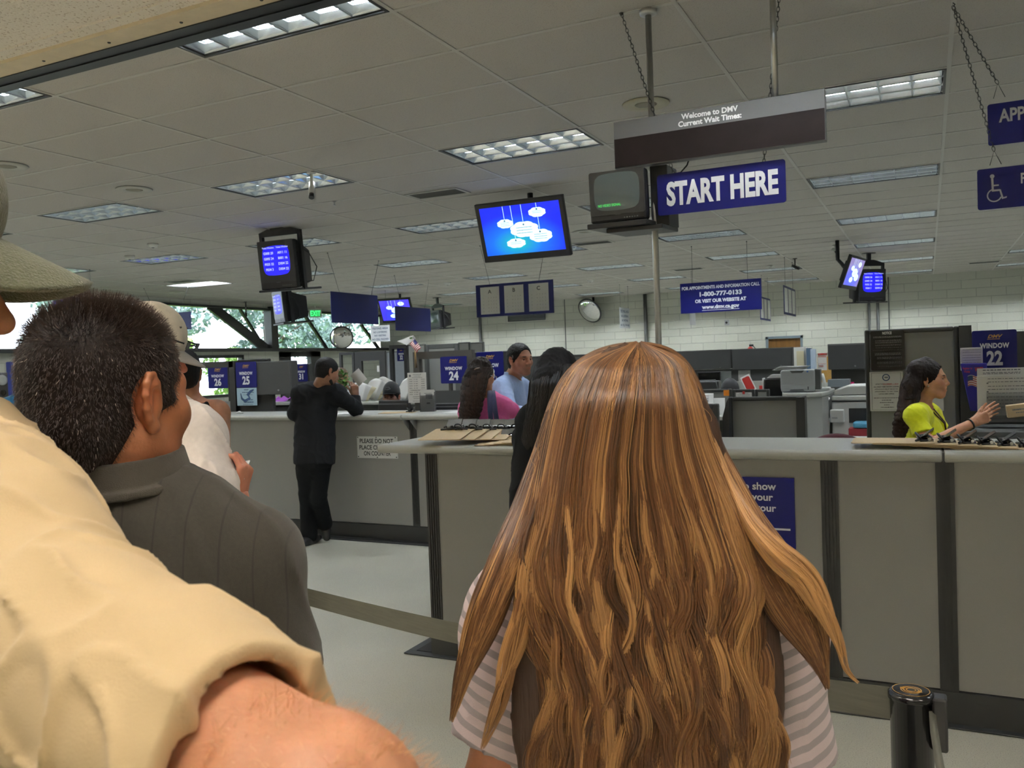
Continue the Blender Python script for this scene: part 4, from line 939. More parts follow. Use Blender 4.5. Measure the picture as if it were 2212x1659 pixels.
# brochure racks in front of window 22
r = slab_thing('form_pad', 'pad of white forms propped left of the window 22 sign', 'forms', 2075, 751, 2123, 800, YN-0.1, M_paper, 0.03, pr=[(z, .02, -.4, .42) for z in (.9, .78, .66, .55, .44, .34)])
x0, x1, z0, z1 = yrect(2076, 785, 2133, 888, YN-0.2); w, h = x1-x0, z1-z0
t = thing('voter_box', 'blue voter registration box with a red heading and a small flag', 'box', ((x0+x1)/2, YN-0.2, z0))
m = MB(); m.prism([(-w/2+0.05, 0), (w/2, 0), (w/2, h), (-w/2, h)], 0, 0.07); m.build('box', mat('voter_blue', rgb(34, 30, 150), 0.35), t, 0.004)
m = MB(); put_text(m, 'Register to', -.24*w, .88*h, .045*h, -.002, .8, .02, width=.36*w); put_text(m, 'Vote', -.26*w, .81*h, .05*h, -.002, .8, .02); put_text(m, 'VOTE', .2*w, .83*h, .085*h, -.002, .8, .05, width=.32*w); m.build('heading', M_printred, t)
m = MB(); m.grid(lambda u, v: V3(-.24*w+.5*w*u, -.0022, .52*h+.22*h*v+.02*h*math.sin(u*6)), 10, 2); m.build('flag_field', M_paper, t)
m = MB()
for k in range(5): m.grid(lambda u, v, k=k: V3(-.24*w+.5*w*u, -.0028, .53*h+.045*h*k+.018*h*v+.02*h*math.sin(u*6)), 10, 1)
m.build('flag_stripes', M_printred, t)
m = MB(); m.grid(lambda u, v: V3(-.24*w+.2*w*u, -.0032, .63*h+.10*h*v+.02*h*math.sin(u*2.4)), 4, 1); m.build('flag_canton', M_printblue, t)
x0, x1, z0, z1 = yrect(2112, 795, 2250, 912, YN-0.34); w, h = x1-x0, z1-z0
t = thing('form_holder', 'clear tiered holder of white forms at the right edge', 'form holder', ((x0+x1)/2, YN-0.34, z0))
MB().bx(-w/2+.01*w, w*.28, 0.07, 0.085, .05, h).build('form', M_paper, t)
o = MB().bx(-w/2, w*.46, 0.03, 0.05, .04, .86*h).build('form', M_paper, t)
m = MB(); doc_lines(m, w, h, [(z, .012, -.33, .44) for z in (.80, .74, .66, .60, .53, .46, .40, .33, .27)]+[(z, .025, -.35, -.32) for z in (.71, .55, .44)], 0.028, 9); doc_lines(m, w, h, [(.955, .02, -.4, .2), (.91, .012, -.4, .2), (.89, .012, -.4, .2)], 0.068, 10); m.build('print', M_papergrey, t)
m = MB(); m.bx(-w*.36, w/2, 0.0, 0.004, 0, .55*h); m.bx(-w/2, w/2, 0.09, 0.094, 0, .8*h); m.bx(-w/2, w/2, -0.02, 0.1, -0.0, 0.004); m.build('holder', M_acrylic, t)
x0, x1, z0, z1 = yrect(2177, 870, 2240, 900, YN-0.5); w, h = x1-x0, z1-z0
t = thing('card_box', 'small wooden card box tilted in front of the form holder', 'box', ((x0+x1)/2, YN-0.5, z0), rot=(0, -0.12, 0))
MB().bx(-w/2, w/2, 0, 0.08, 0, h*.9).build('box', M_kraft, t, 0.003); m = MB(); doc_lines(m, w, h, [(.5, .1, -.3, .4), (.3, .06, -.2, .3)], -0.002, 3); m.build('print', M_papergrey, t)
r = thing('counter_shelf', 'grey shelf carrying the brochure racks at the right edge', 'shelf', (1.4, YN-0.3, 0)); PW(MB().bx(on_y(2072, 915, YN-.35).x, 2.6, YN-0.6, YN-0.02, zr-0.03, zr-0.002), 'top', M_trimlight, r); PW(MB().bx(on_y(2100, 915, YN-.35).x, 2.5, YN-0.1, YN-0.05, 0, zr-0.03), 'support', M_fabric, r)
# small flags taped to the window 24 post
M_stick = mat('wood_stick', rgb(176, 142, 92), 0.7)
def small_flag(label, base, tip, fl, mats, paint):
    b = on_y(base[0], base[1], Y4-0.03); t0 = on_y(tip[0], tip[1], Y4-0.05)
    r = thing('hand_flag', label, 'flag', tuple(b)); PW(MB().cyl(b, t0, 0.004, n=8), 'stick', M_stick, r)
    P = [on_y(x, y, Y4-0.06) for x, y in fl]      # top-inner, top-outer, bottom-outer, bottom-inner
    def q(u, v):
        a = P[0].lerp(P[1], u); c = P[3].lerp(P[2], u); z = a.lerp(c, v); z.y += 0.012*math.sin(u*5+v*3); return z
    paint(r, q, mats)
def usf(r, q, mats):
    for k in range(13):
        c = [(u, v) for u in (0, 1) for v in (0, 1)]
        m = MB(); m.grid(lambda u, v, k=k: q(u, (k+v)/13), 6, 1); PW(m, 'stripe', mats[k % 2], r)
    m = MB(); m.grid(lambda u, v: q(u*.42, v*.5)+V3(0, -0.003, 0), 4, 4); PW(m, 'canton', mats[2], r)
small_flag('small striped red and white flag with a blue corner taped to the window 24 post', (900, 794), (897, 752), [(893, 729), (887, 744), (898, 762), (909, 752)], (M_printred, M_paper, mat('canton_blue', rgb(48, 52, 110), 0.7)), usf)
def caf(r, q, mats):
    m = MB(); m.grid(q, 6, 6); PW(m, 'cloth', mats[0], r)
    m = MB(); m.grid(lambda u, v: q(.70+.16*u, .28+.3*v)+V3(0, -.003, 0), 2, 2); PW(m, 'emblem', mats[1], r)
small_flag('small white triangular flag with a green square beside the striped flag', (897, 794), (895, 728), [(857, 737), (894, 724), (897, 732), (879, 746)], (M_paper, mat('emblem_green', rgb(74, 110, 60), 0.7)), caf)
# ---------------------------------------------------------------- things hanging from the ceiling
def chain(m, a, b, pitch=0.021, r=0.0016):
    a, b = Vector(a), Vector(b); n = max(2, int((b-a).length/pitch)); x, y, z = frame_from(b-a)
    for k in range(n):
        c = a.lerp(b, (k+.5)/n); u = x if k % 2 else y
        m.tube([c+z*math.cos(t)*pitch*0.72+u*math.sin(t)*pitch*0.33 for t in [2*math.pi*i/8 for i in range(8)]], r, 5, 0, True)
def hanging_board(name, label, cat, plane, c, pxs, tops, paint, thick=0.006, face=M_blue, r=0.0, group=None, wire=0.003, links=False, flip=False):
    """sign on a plane y=c or x=c, its rectangle from photo corners, hung from ceiling points tops = ((px,py) or offset)"""
    fn = on_y if plane == 'y' else on_x
    px0, py0, px1, py1 = pxs; mx, my = (px0+px1)/2, (py0+py1)/2
    A, B = fn(px0, my, c), fn(px1, my, c); z0, z1 = fn(mx, py1, c).z, fn(mx, py0, c).z
    w = (B-A).length; h = z1-z0; cen = (A+B)/2
    t = thing(name, label, cat, (cen.x, cen.y, z0), 0 if plane == 'y' else math.pi/2, group)
    MB().prism(rrect(w, h, r or 0.003, 5, 0, h/2), -thick/2, thick/2).build('board', face, t)
    for u, du in tops:
        m = MB(); a, b = (u*w, 0, h-0.01), (u*w+du, 0, CEIL-z0-0.004)
        if links: chain(m, a, b)
        else: m.cyl(a, b, wire, n=6)
        m.lathe([(0.012, 0), (0.006, 0.012)], b, (0, 0, -1), 8)
        m.build('chain' if links else 'wire', M_wire, t)
    if paint: paint(t, w, h)
    return t, w, h
def lines_on(t, w, h, rows, m, y=-0.0045, bold=0.03, xs=1.0, sp=1.0):
    b = MB()
    for tx, cx, z, ch, tw in rows: put_text(b, tx, cx*w, z*h, ch*h, y, xs, bold, sp=sp, width=tw*w if tw else None)
    return b.build('lettering', m, t)
# wait-time display on two poles
YW = 4.08
t = thing('wait_time_display', 'wide grey and black wait time display hung on a chrome pole', 'display', (-0.88, YW, 2.452))
w = 0.985; M_dgrey = mat('display_grey', rgb(104, 106, 108), 0.4); M_dblack = mat('display_window', rgb(30, 22, 23), 0.4, spec=.25, noise=0.2, nscale=7)
MB().bx(-w/2, w/2, 0, 0.05, 0, 0.227).build('housing', M_dgrey, t, 0.002)
MB().bx(-w/2+0.003, w/2-0.003, -0.003, 0.0, 0.003, 0.142).build('window', M_dblack, t)
m = MB(); put_text(m, 'Welcome to DMV', -0.02, 0.190, 0.024, -0.0015, 1.0, 0.05); put_text(m, 'Current Wait Times:', -0.02, 0.156, 0.024, -0.0015, 1.0, 0.05); m.build('lettering', M_white, t)
p2 = on_y(1672, 100, YW+0.025); MB().cyl((p2.x+0.88, 0.025, 0.22), (p2.x+0.88, 0.025, CEIL-2.452-0.004), 0.0145, n=16).lathe([(0.045, 0), (0.04, 0.02), (0.016, 0.024)], (p2.x+0.88, 0.025, CEIL-2.452-0.002), (0, 0, -1), 16).build('hanger_pole', M_steel, t)
p1 = on_y(1403, 120, YW+0.10)
t = thing('pole', 'tall chrome pole from the worktop to the ceiling behind the wait time display', 'pole', (p1.x, YW+0.10, 1.1))
MB().cyl((0, 0, 0.001), (0, 0, CEIL-1.1-0.004), 0.0155, n=18).build('tube', M_steel, t)
MB().lathe([(0.045, 0), (0.042, 0.022), (0.02, 0.026)], (0, 0, CEIL-1.1-0.002), (0, 0, -1), 18).build('ceiling_flange', M_steel, t)
MB().lathe([(0.045, 0), (0.042, 0.012), (0.02, 0.016)], (0, 0, 0.001), (0, 0, 1), 18).build('foot_flange', M_steel, t)
# START HERE
def start_paint(t, w, h):
    b = MB(); put_text(b, 'START HERE', 0.01*w, 0.24*h, 0.53*h, -0.005, 0.66, 0.06, width=0.87*w); b.build('lettering', M_white, t)
hanging_board('start_sign', 'blue start here sign hanging on two chains', 'sign', 'y', 4.14, (1421, 361, 1697, 452), [(-0.36, -0.24), (0.34, 0.10)], start_paint, r=0.014, links=True)
M_cable = M_black
cq = [on_y(x, y, 4.18) for x, y in ((1404, 362), (1420, 374), (1436, 379), (1470, 373), (1484, 357), (1488, 345))]
tag(MB().tube(cq, 0.004, 8).build('cable', M_black), 'black cable looping from the wait time display to the small monitor', 'cable')
# monitors
M_screenblue = emat('ticket_screen', rgb(28, 24, 250), 0.95); M_screentext = emat('ticket_text', rgb(170, 180, 255), 0.95)
M_crtglass = mat('dark_picture_tube', rgb(84, 94, 95), 0.15, noise=0.1, nscale=3); M_greentext = emat('green_text', rgb(60, 210, 90), 0.7)
M_bezel = mat('monitor_bezel', rgb(46, 47, 48), 0.4); M_bezelgrey = mat('grey_bezel', rgb(96, 99, 99), 0.35)
def crt(label, c, rotz, w, h, dp, tilt=0.0, screen='ticket', hang=True, group=None, mount='yoke', bez=M_black):
    """tube monitor: c is the centre of the front face"""
    t = thing('ticket_monitor' if screen == 'ticket' else 'tube_monitor', label, 'monitor', tuple(c), group=group, rot=(tilt, 0, rotz))
    hw, hh = w/2, h/2
    m = MB(); m.bx(-hw, hw, 0.0, 0.06, -hh, hh)
    m.add([(-hw, .06, -hh), (hw, .06, -hh), (hw, .06, hh), (-hw, .06, hh), (-hw*.7, dp, -hh*.75), (hw*.7, dp, -hh*.75), (hw*.7, dp, hh*.55), (-hw*.7, dp, hh*.55)], [(0, 1, 5, 4), (1, 2, 6, 5), (2, 3, 7, 6), (3, 0, 4, 7), (4, 5, 6, 7)])
    m.build('case', bez, t, 0.012)
    sw, sh = (w*.88, h*.80) if screen == 'novideo' else (w*.80, h*.66); zc = h*.09
    g = MB(); g.grid(lambda u, v: V3((u-.5)*sw, -0.002-0.014*(1-(2*u-1)**2)*(1-(2*v-1)**2), zc+(v-.5)*sh), 14, 12)
    g.build('screen', M_screenblue if screen == 'ticket' else M_crtglass, t)
    f = MB(); f.prism(rrect(w*.97, h*.86, .01, 3, 0, zc*.8), -0.004, 0.0); f.build('bezel', M_bezel if bez is M_black else M_bezelgrey, t)
    if screen == 'ticket':
        b = MB()
        rows = [('Ticket Window', 'Ticket Window', .38), ('G000 20', 'A011 11', .20), ('G005 24', 'B001 16', .03), ('F035 32', 'D004 22', -.14), ('F034 3', 'D004 22', -.31)]
        for a, c2, z in rows:
            s = 0.05 if z > .3 else 0.075
            put_text(b, a, -.22*sw, zc+z*sh, s*sh, -0.019, 1, 0.02); put_text(b, c2, .26*sw, zc+z*sh, s*sh, -0.019, 1, 0.02)
        b.build('screen_text', M_screentext, t)
    elif screen == 'novideo':
        b = MB(); put_text(b, 'NO VIDEO SIGNAL', -.14*sw, zc-.36*sh, .06*sh, -0.019, .8, 0.02, width=.46*sw); b.build('screen_text', M_greentext, t)
    k = MB()
    for q in range(6): k.box((w*(.12+.045*q), -0.004, -hh*.86), (w*.02, .006, h*.02))
    k.box((0, -0.002, -hh*.72), (w*.1, .003, h*.012)); k.build('control_buttons', M_bezelgrey, t)
    s = MB(); s.bx(-hw*1.06, hw*1.06, -0.03, dp+.04, -hh-.028, -hh-.003); s.build('shelf', M_black, t, 0.004)
    if mount == 'yoke':
        y = MB(); zt = hh+.11
        for sx in (-1, 1): y.bx(sx*hw*1.05-.02, sx*hw*1.05+.02, .10, .15, -hh-.02, zt)
        y.prism([(-hw*1.05-.02, zt), (-hw*.35, zt+.06), (hw*.35, zt+.06), (hw*1.05+.02, zt), (hw*1.05+.02, zt-.05), (-hw*1.05-.02, zt-.05)], .10, .15)
        up = (CEIL-c[2]-.004); y.bx(-.035, .035, .105, .145, zt+.05, up); y.bx(-.09, .09, .05, .20, up-.012, up)
        y.build('ceiling_bracket', M_black, t)
        MB().tube([(hw*.9, .12, hh*.7), (hw*1.35, .16, hh*.4), (hw*1.6, .2, -.1*h), (hw*1.3, .22, -hh*.75), (hw*.6, .24, -hh*.8)], .006, 7).build('cable', M_black, t)
    return t
c = at(598, 572, 10.35); crt('black ticket monitor with blue screen, nearest on the left', c, 0.04, .54, .58, .42, .10, group='ticket monitors')
c = at(601, 664, 13.6); crt('black ticket monitor with blue screen hanging behind and below the nearest one', c, -0.55, .50, .50, .42, .08, group='ticket monitors')
c = at(1885, 616, 15.3); crt('black ticket monitor with blue screen at far right, facing sideways', c, 0.62, .525, .57, .46, .05, group='ticket monitors')
c = at(939, 690, 22.0); crt('small black monitor with a dark screen far back, right of the second blank blue board', c, -0.45, .46, .46, .4, .05, screen='off')
# no-video monitor under the display
x0, x1, z0, z1 = yrect(1273, 368, 1394, 478, 4.02)
t = crt('dark tube monitor showing no video signal under the wait time display', ((x0+x1)/2, 4.02, (z0+z1)/2), 0.02, x1-x0, z1-z0, .22, .06, screen='novideo', mount=None, bez=M_black)
p = t.location
MB().bx((x1-x0)/2-.012, (x1-x0)/2+.075, .14, .34, -(z1-z0)/2-.03, (z1-z0)/2+.02).build('pole_bracket', M_black, t, .004)
MB().bx(-.07, (x1-x0)/2+.07, .02, .34, -(z1-z0)/2-.05, -(z1-z0)/2-.029).build('underside_tray', M_black, t, .004)
# flat screens
def flat_tv(label, c, rotz, tilt, w, h, art, group=None, off=.30):
    t = thing('flat_screen', label, 'television', tuple(c), group=group, rot=(tilt, 0, rotz))
    MB().bx(-w/2, w/2, 0, .05, -h/2, h/2).bx(-w*.35, w*.35, .05, .10, -h*.3, h*.3).build('case', M_black, t, .008)
    bw = .05*w; sw, sh = w-2*bw, h-2.4*bw; zc = .25*bw
    MB().grid(lambda u, v: V3((u-.5)*sw, -.001, zc+(v-.5)*sh), 1, 1, 0, False).build('screen', art, t)
    b = MB(); put_text(b, 'PLEASE', -w*.36, -h/2+.008, .012, -.001, 1, .0); b.v = []; b.f = []
    cl = MB()
    def cloud(cx, cz, cw, ch):
        P = []
        for k in range(48):
            a = 2*math.pi*k/48; s = 1+.10*abs(math.sin(a*4)); P.append((cx+.5*cw*s*math.cos(a), cz+.5*ch*s*math.sin(a)))
        cl.add([(x, -.003-.0002*len(cl.f), z) for x, z in P], [tuple(range(48))])
    C = [(-.20, .14, .17, .16), (.03, -.01, .30, .28), (.22, .31, .18, .17), (.22, -.17, .24, .23), (-.10, -.28, .20, .17)]
    for cx, cz, cw, ch in C: cloud(cx*sw, zc+cz*sh, cw*sw*1.12, ch*sh*1.08)
    cl.build('clouds', M_cloud, t)
    st = MB()
    for cx, cz, cw, ch in C: st.bx(cx*sw-.002, cx*sw+.002, -.0028, -.002, zc+(cz+ch*.45)*sh, zc+.5*sh)
    st.build('strings', M_cloud, t)
    tx = MB()
    for i, (cx, cz, cw, ch) in enumerate(C):
        for k in range(3 if i in (0, 1, 3) else 2):
            doc = MB(); doc_lines(doc, cw*sw*.66, ch*sh, [(.12-.2*k, .055, -.5, .5)], 0, k+i*7); tx.add([(x+cx*sw, -.0055, z+zc+cz*sh) for x, y, z in doc.v], doc.f)
        disc(tx, .010*w, cx*sw, zc+(cz+ch*.36)*sh, -.0055, 0, 14)
    tx.build('cloud_text', M_screendark, t)
    md = MB(); md.bx(-.04, .04, .10, .16, -.1, .1); L = (CEIL-c[2]-.004)
    o = md.build('bracket', M_black, t)
    up = Matrix.Rotation(-tilt, 4, 'X')
    q = MB(); a = up @ V3(0, .15, 0); q.tube([V3(0, .13, .02), V3(0, .13, 0)+up @ V3(0, .06, .12), up @ V3(0, .24, h*.45), up @ V3(0, .24, L)], .03, 10); q.build('ceiling_pole', M_black, t)
    return t
M_screendark = emat('screen_print', rgb(40, 110, 140), 0.6)
def screen_art(name, c1, c2, c3):
    m = bpy.data.materials.new(name); m.use_nodes = True; nt = m.node_tree; b = nt.nodes['Principled BSDF']; L = nt.links
    tc = nt.nodes.new('ShaderNodeTexCoord'); fl = nt.nodes.new('ShaderNodeVectorMath'); fl.operation = 'MULTIPLY'; fl.inputs[1].default_value = (1, 0, 1); sp = nt.nodes.new('ShaderNodeVectorMath'); sp.operation = 'DISTANCE'; sp.inputs[1].default_value = (.42, 0, .22)
    r = nt.nodes.new('ShaderNodeValToRGB'); e = r.color_ramp.elements; e[0].position = .1; e[0].color = c1; e[1].position = .62; e[1].color = c3; x = e.new(.32); x.color = c2
    L.new(tc.outputs['Generated'], fl.inputs[0]); L.new(fl.outputs[0], sp.inputs[0]); L.new(sp.outputs['Value'], r.inputs[0]); L.new(r.outputs[0], b.inputs['Emission Color']); b.inputs['Emission Strength'].default_value = .9; b.inputs['Base Color'].default_value = (.01, .01, .01, 1); b.inputs['Roughness'].default_value = .25
    return m
flat_tv('large flat screen showing white hanging clouds on blue, nearest and clearest', at(1128, 497, 8.55), 0.03, math.radians(20), .95, .60, screen_art('cloud_screen_near', rgb(14, 150, 170), rgb(6, 96, 206), rgb(4, 30, 206)), 'cloud screens')
flat_tv('flat screen with white clouds on violet blue behind the second blank blue board', at(855, 671, 20.3), 0.10, math.radians(24), .86, .60, screen_art('cloud_screen_far', rgb(40, 60, 250), rgb(50, 46, 250), rgb(70, 60, 240)), 'cloud screens')
flat_tv('flat screen seen almost edge-on at far right, facing sideways', at(1845, 590, 13.3), 1.38, math.radians(20), .82, .52, screen_art('edge_screen', rgb(80, 90, 220), rgb(70, 80, 200), rgb(120, 110, 160)), 'cloud screens')
# blue and white hanging boards
hanging_board('blank_board', 'blank dark blue board hanging left of the violet cloud screen', 'sign', 'x', -7.96, (715.5, 634, 816, 699), [(-.32, -.25), (.36, .25)], None, face=M_bluedark, wire=.003, thick=.01, group='blank blue boards')
hanging_board('blank_board', 'blank dark blue board in front of the violet cloud screen, farther and smaller', 'sign', 'x', -9.04, (854, 664, 929.5, 715), [(-.32, -.2), (.34, .2)], None, face=M_bluedark, wire=.003, thick=.01, group='blank blue boards')
def appt(t, w, h):
    lines_on(t, w, h, [('FOR APPOINTMENTS AND INFORMATION CALL', 0, .78, .10, .96), ('1-800-777-0133', 0, .54, .135, .52), ('OR VISIT OUR WEBSITE AT', 0, .33, .105, .63), ('www.dmv.ca.gov', 0, .12, .12, .46)], M_white, bold=.06)
    m = MB(); m.bx(-.23*w, .23*w, -.0045, -.003, .06*h, .075*h); m.build('underline', M_white, t)
hanging_board('phone_sign', 'blue sign with the appointments phone number and website', 'sign', 'y', 13.45, (1470, 607, 1645, 673), [(-.34, 0), (.34, 0)], appt)
M_chart = mat('chart_paper', rgb(236, 237, 230), 0.8)
def eye(labels):
    def paint(t, w, h):
        for k, L in enumerate(labels):
            cx = (-.315+.315*k)*w
            MB().bx(cx-.125*w, cx+.125*w, -.006, -.0035, .08*h, .92*h).build('chart', M_chart, t)
            b = MB()
            if L: put_text(b, L, cx, .72*h, .115*h, -.007, 1, .03)
            rnd = random.Random(k)
            for r_ in range(5):
                for q in range(6):
                    if q != 1: put_text(b, rnd.choice('EFPTOZLD'), cx+(-.085+.034*q)*w, (.58-.105*r_)*h, .022*h, -.007, 1, .01)
            b.build('lettering', M_ink, t)
    return paint
hanging_board('eye_chart_board', 'dark blue board with three eye charts lettered A, B and C', 'sign', 'y', 11.15, (1029, 610, 1196, 681), [(-.31, -.14), (.32, .14)], eye('ABC'), face=M_bluedark, group='eye chart boards', thick=.01)
hanging_board('eye_chart_board', 'narrow oblique eye chart board right under the phone number sign, brighter one', 'sign', 'x', -3.28, (1642, 643, 1664, 692), [(-.3, 0), (.3, 0)], eye(('', '', '')), face=M_blue, group='eye chart boards')
hanging_board('eye_chart_board', 'narrow oblique eye chart board farther right of the phone number sign, dimmer one', 'sign', 'x', -2.3, (1693, 621, 1718, 681), [(-.35, 0), (.3, 0)], eye(('', '', '')), face=M_bluedark, group='eye chart boards')
M_signwhite = mat('white_hanging_sign', rgb(222, 226, 230), 0.5)
TST = [('TESTING AREA', 0, .76, .12, .84), ('NO LOITERING', 0, .54, .10, .70), ('NO VISITING', 0, .33, .10, .60), ('NO CELL PHONES', 0, .10, .10, .86)]
hanging_board('testing_sign', 'white testing area sign left of the violet cloud screen', 'sign', 'y', 16.3, (801, 703, 842, 738), [(-.35, 0), (.35, 0)], lambda t, w, h: lines_on(t, w, h, TST, M_printblue), face=M_signwhite, group='testing area signs')
hanging_board('testing_sign', 'narrow oblique white testing area sign right of the dark oval mirror', 'sign', 'x', -6.45, (1338.5, 665, 1360, 709), [(-.4, 0), (.4, 0)], lambda t, w, h: lines_on(t, w, h, TST, M_printblue), face=M_signwhite, group='testing area signs')
hanging_board('white_board', 'plain white hanging board below the left end of the phone number sign', 'sign', 'x', -4.3, (1490, 672, 1502, 702), [(0, 0)], None, face=M_signwhite)
hanging_board('cashier_sign', 'blue hanging sign starting with white letters C A, behind the short-haired head', 'sign', 'y', 9.47, (114, 645, 205, 667), [(-.42, -.06), (.42, .0)], lambda t, w, h: put_text(MB(), 'C', 0, 0, 1) and lines_on(t, w, h, [('C A', -.30, .22, .55, .22)], M_white, bold=.05), face=M_blue, thick=.01)
hanging_board('counter_sign', 'blue hanging sign ending in white letters S T, right of the pale cap', 'sign', 'y', 12.2, (330, 676, 413, 714), [(-.4, -.3), (.2, .3)], lambda t, w, h: lines_on(t, w, h, [('ST', .40, .62, .2, .12), ('ENT', .36, .24, .2, .20)], M_white, bold=.05), face=M_blue, thick=.01)
def rs(rows, pict=False):
    def paint(t, w, h):
        lines_on(t, w, h, rows, M_whitedim, xs=.7, bold=.04)
        if pict:
            m = MB(); s = h; ox, oz = -.36*w, .5*h
            def P(x, z): return (ox+x*s, -.0055, oz+z*s)
            disc(m, .05*s, ox-.06*s, oz+.30*s, -.0055)
            R = .165*s
            arc = [math.radians(a) for a in range(100, 345, 8)]
            v = []
            for a in arc: v += [(ox-.02*s+R*.82*math.cos(a), -.0055, oz-.17*s+R*.82*math.sin(a)), (ox-.02*s+R*math.cos(a), -.0055, oz-.17*s+R*math.sin(a))]
            m.add(v, [(2*i, 2*i+1, 2*i+3, 2*i+2) for i in range(len(arc)-1)])
            for q in ([(-.085, .25), (-.035, .25), (-.03, -.06), (-.075, -.06)], [(-.05, .09), (.08, .09), (.08, .05), (-.05, .05)], [(-.075, -.03), (.10, -.03), (.10, -.075), (-.075, -.075)], [(.08, -.03), (.12, -.04), (.18, -.27), (.14, -.28)], [(.14, -.28), (.155, -.24), (.25, -.22), (.24, -.26)]): m.add([P(*a) for a in q], [(0, 1, 2, 3)])
            m.build('pictogram', M_whitedim, t)
    return paint
M_whitedim = mat('sign_lettering', rgb(206, 210, 216), 0.5)
YR = 4.9
ta = hanging_board('appointment_sign', 'blue appointments sign cut off by the right edge, upper of the two', 'sign', 'y', YR, (2135, 206, 2420, 298), [], rs([('APPOINTMENTS', .02, .54, .30, .86), ('ONLY', .02, .14, .30, .42)]), r=.012, face=M_blue)
tb = hanging_board('accessible_sign', 'blue sign with a white wheelchair symbol at the right edge, lower of the two', 'sign', 'y', YR, (2112, 351, 2398, 441), [], rs([('PERSONS WITH', .14, .56, .24, .60), ('DISABILITIES', .14, .16, .24, .52)], True), r=.012, face=M_blue)
hook = on_z(2058, 4, CEIL)
for (tt, w, h), px, py in ((ta, 2156, 207), (tb, 2148, 352)):
    e = on_y(px, py, YR); m = MB(); chain(m, hook+V3(0, 0, -.02), e+V3(0, 0, .06)); m.tube([e+V3(-.02, 0, -.01), e+V3(0, 0, .06), e+V3(.03, 0, -.01)], .002, 6)
    m.tube([hook+V3(0, 0, -.004), hook+V3(.01, 0, -.015), hook+V3(0, 0, -.025)], .003, 6)
    R_ = V3(2*tt.location.x-e.x, e.y, e.z); chain(m, R_+V3(.06, 0, CEIL-R_.z-.01), R_)
    o = m.build('chain', M_wire, tt); o.location = -tt.location
# exit sign, cameras, detectors, speakers, vents
e = on_x(681, 677, -15.0); t = thing('exit_sign', 'small lit green exit sign above the clerestory windows', 'exit sign', (e.x, e.y, e.z), 0.75)
MB().bx(-.17, .17, -.03, .03, -.11, .11).build('box', M_whiteplastic, t, .008); b = MB(); put_text(b, 'EXIT', 0, -.07, .14, -.033, .9, .03, width=.27); b.build('lettering', emat('exit_green', rgb(60, 230, 110), 1.2), t)
MB().bx(-.13, .13, -.032, -.03, -.085, .085).build('face_panel', emat('exit_face', rgb(40, 160, 80), .6), t)
MB().cyl((0, 0, .11), (0, 0, CEIL-e.z-.004), .012, n=8).build('stem', M_whiteplastic, t)
def sec_cam(label, top, body, d, aim, stem_r=.011, mcol=None):
    a = on_z(top[0], top[1], CEIL) if top[0] != 531 else on_x(531, 665, -15.1); b = at(body[0], body[1], (np.array([a.x, a.y, a.z-CAMZ]) @ FWD)); b = V3(a.x, a.y, b.z)
    t = thing('security_camera', label, 'camera', tuple(b)); h = CEIL-b.z
    MB().cyl((0, 0, .03), (0, 0, h-.004), stem_r, n=10).lathe([(.04, 0), (.04, .01), (.012, .014)], (0, 0, h-.004), (0, 0, -1), 14).build('stem', mcol or M_whiteplastic, t)
    q = Vector(aim).normalized(); MB().cyl(q*-.07, q*.06, .028, n=14).build('body', mcol or M_whiteplastic, t); MB().cyl(q*.06, q*.10, .022, .024, 14).build('lens', M_black, t)
    return t
sec_cam('white security camera on a stem below the second row of lights', (672, 371), (680, 408), 7.4, (.25, -.4, -.75), .014)
sec_cam('dark security camera behind the phone number sign', (1717, 558), (1712, 577), 15.8, (.6, -.5, -.35), .012, M_trim)
sec_cam('small security camera left of the edge-on flat screen', (1803, 529), (1808, 541), 13.9, (.3, -.7, -.35))
_q = on_x(531, 672, -15.1)
sec_cam('grey security camera before the slanted window braces', (531, 2*0+672-16), (533, 678), 23, (.6, -.5, -.4), .02, M_trimlight)
def on_ceiling(label, name, cat, px, py, parts_fn, group=None):
    q = on_z(px, py, CEIL); t = thing(name, label, cat, (q.x, q.y, CEIL-.004), group=group); parts_fn(t); return t
M_speaker = mat('beige_speaker_ring', rgb(168, 164, 144), 0.6); M_spkmesh = mat('speaker_grille', rgb(128, 126, 112), 0.7)
def spk(ring_r, m1=M_speaker):
    def f(t):
        MB().lathe([(ring_r, 0), (ring_r*.97, .008), (ring_r*.55, .012), (ring_r*.5, .006)], (0, 0, 0), (0, 0, -1), 32).build('ring', m1, t); MB().lathe([(ring_r*.52, .005), (ring_r*.3, .009), (.001, .01)], (0, 0, 0), (0, 0, -1), 24).build('grille', M_spkmesh, t)
    return f
M_spkgrey = mat('grey_speaker_ring', rgb(176, 176, 170), 0.6)
for lab, x, y, mm in (('beige round ceiling speaker behind the chrome pole', 1395, 223, M_speaker), ('round ceiling speaker above the left ticket monitor side of the room', 290, 408, M_spkgrey), ('round ceiling speaker cut by the left edge', 14, 357, M_spkgrey),
                      ('round ceiling speaker just right of the green cap brim', 150, 608, M_spkgrey), ('round ceiling speaker below the no video monitor', 1262, 500, M_spkgrey), ('round ceiling speaker below the near cloud screen', 1201, 590, M_spkgrey), ('round ceiling speaker above the pale cap', 382, 630, M_spkgrey)):
    on_ceiling(lab, 'ceiling_speaker', 'speaker', x, y, spk(.16, mm), 'ceiling speakers')
M_ventdark = mat('vent_throat', rgb(30, 31, 31), 0.8)
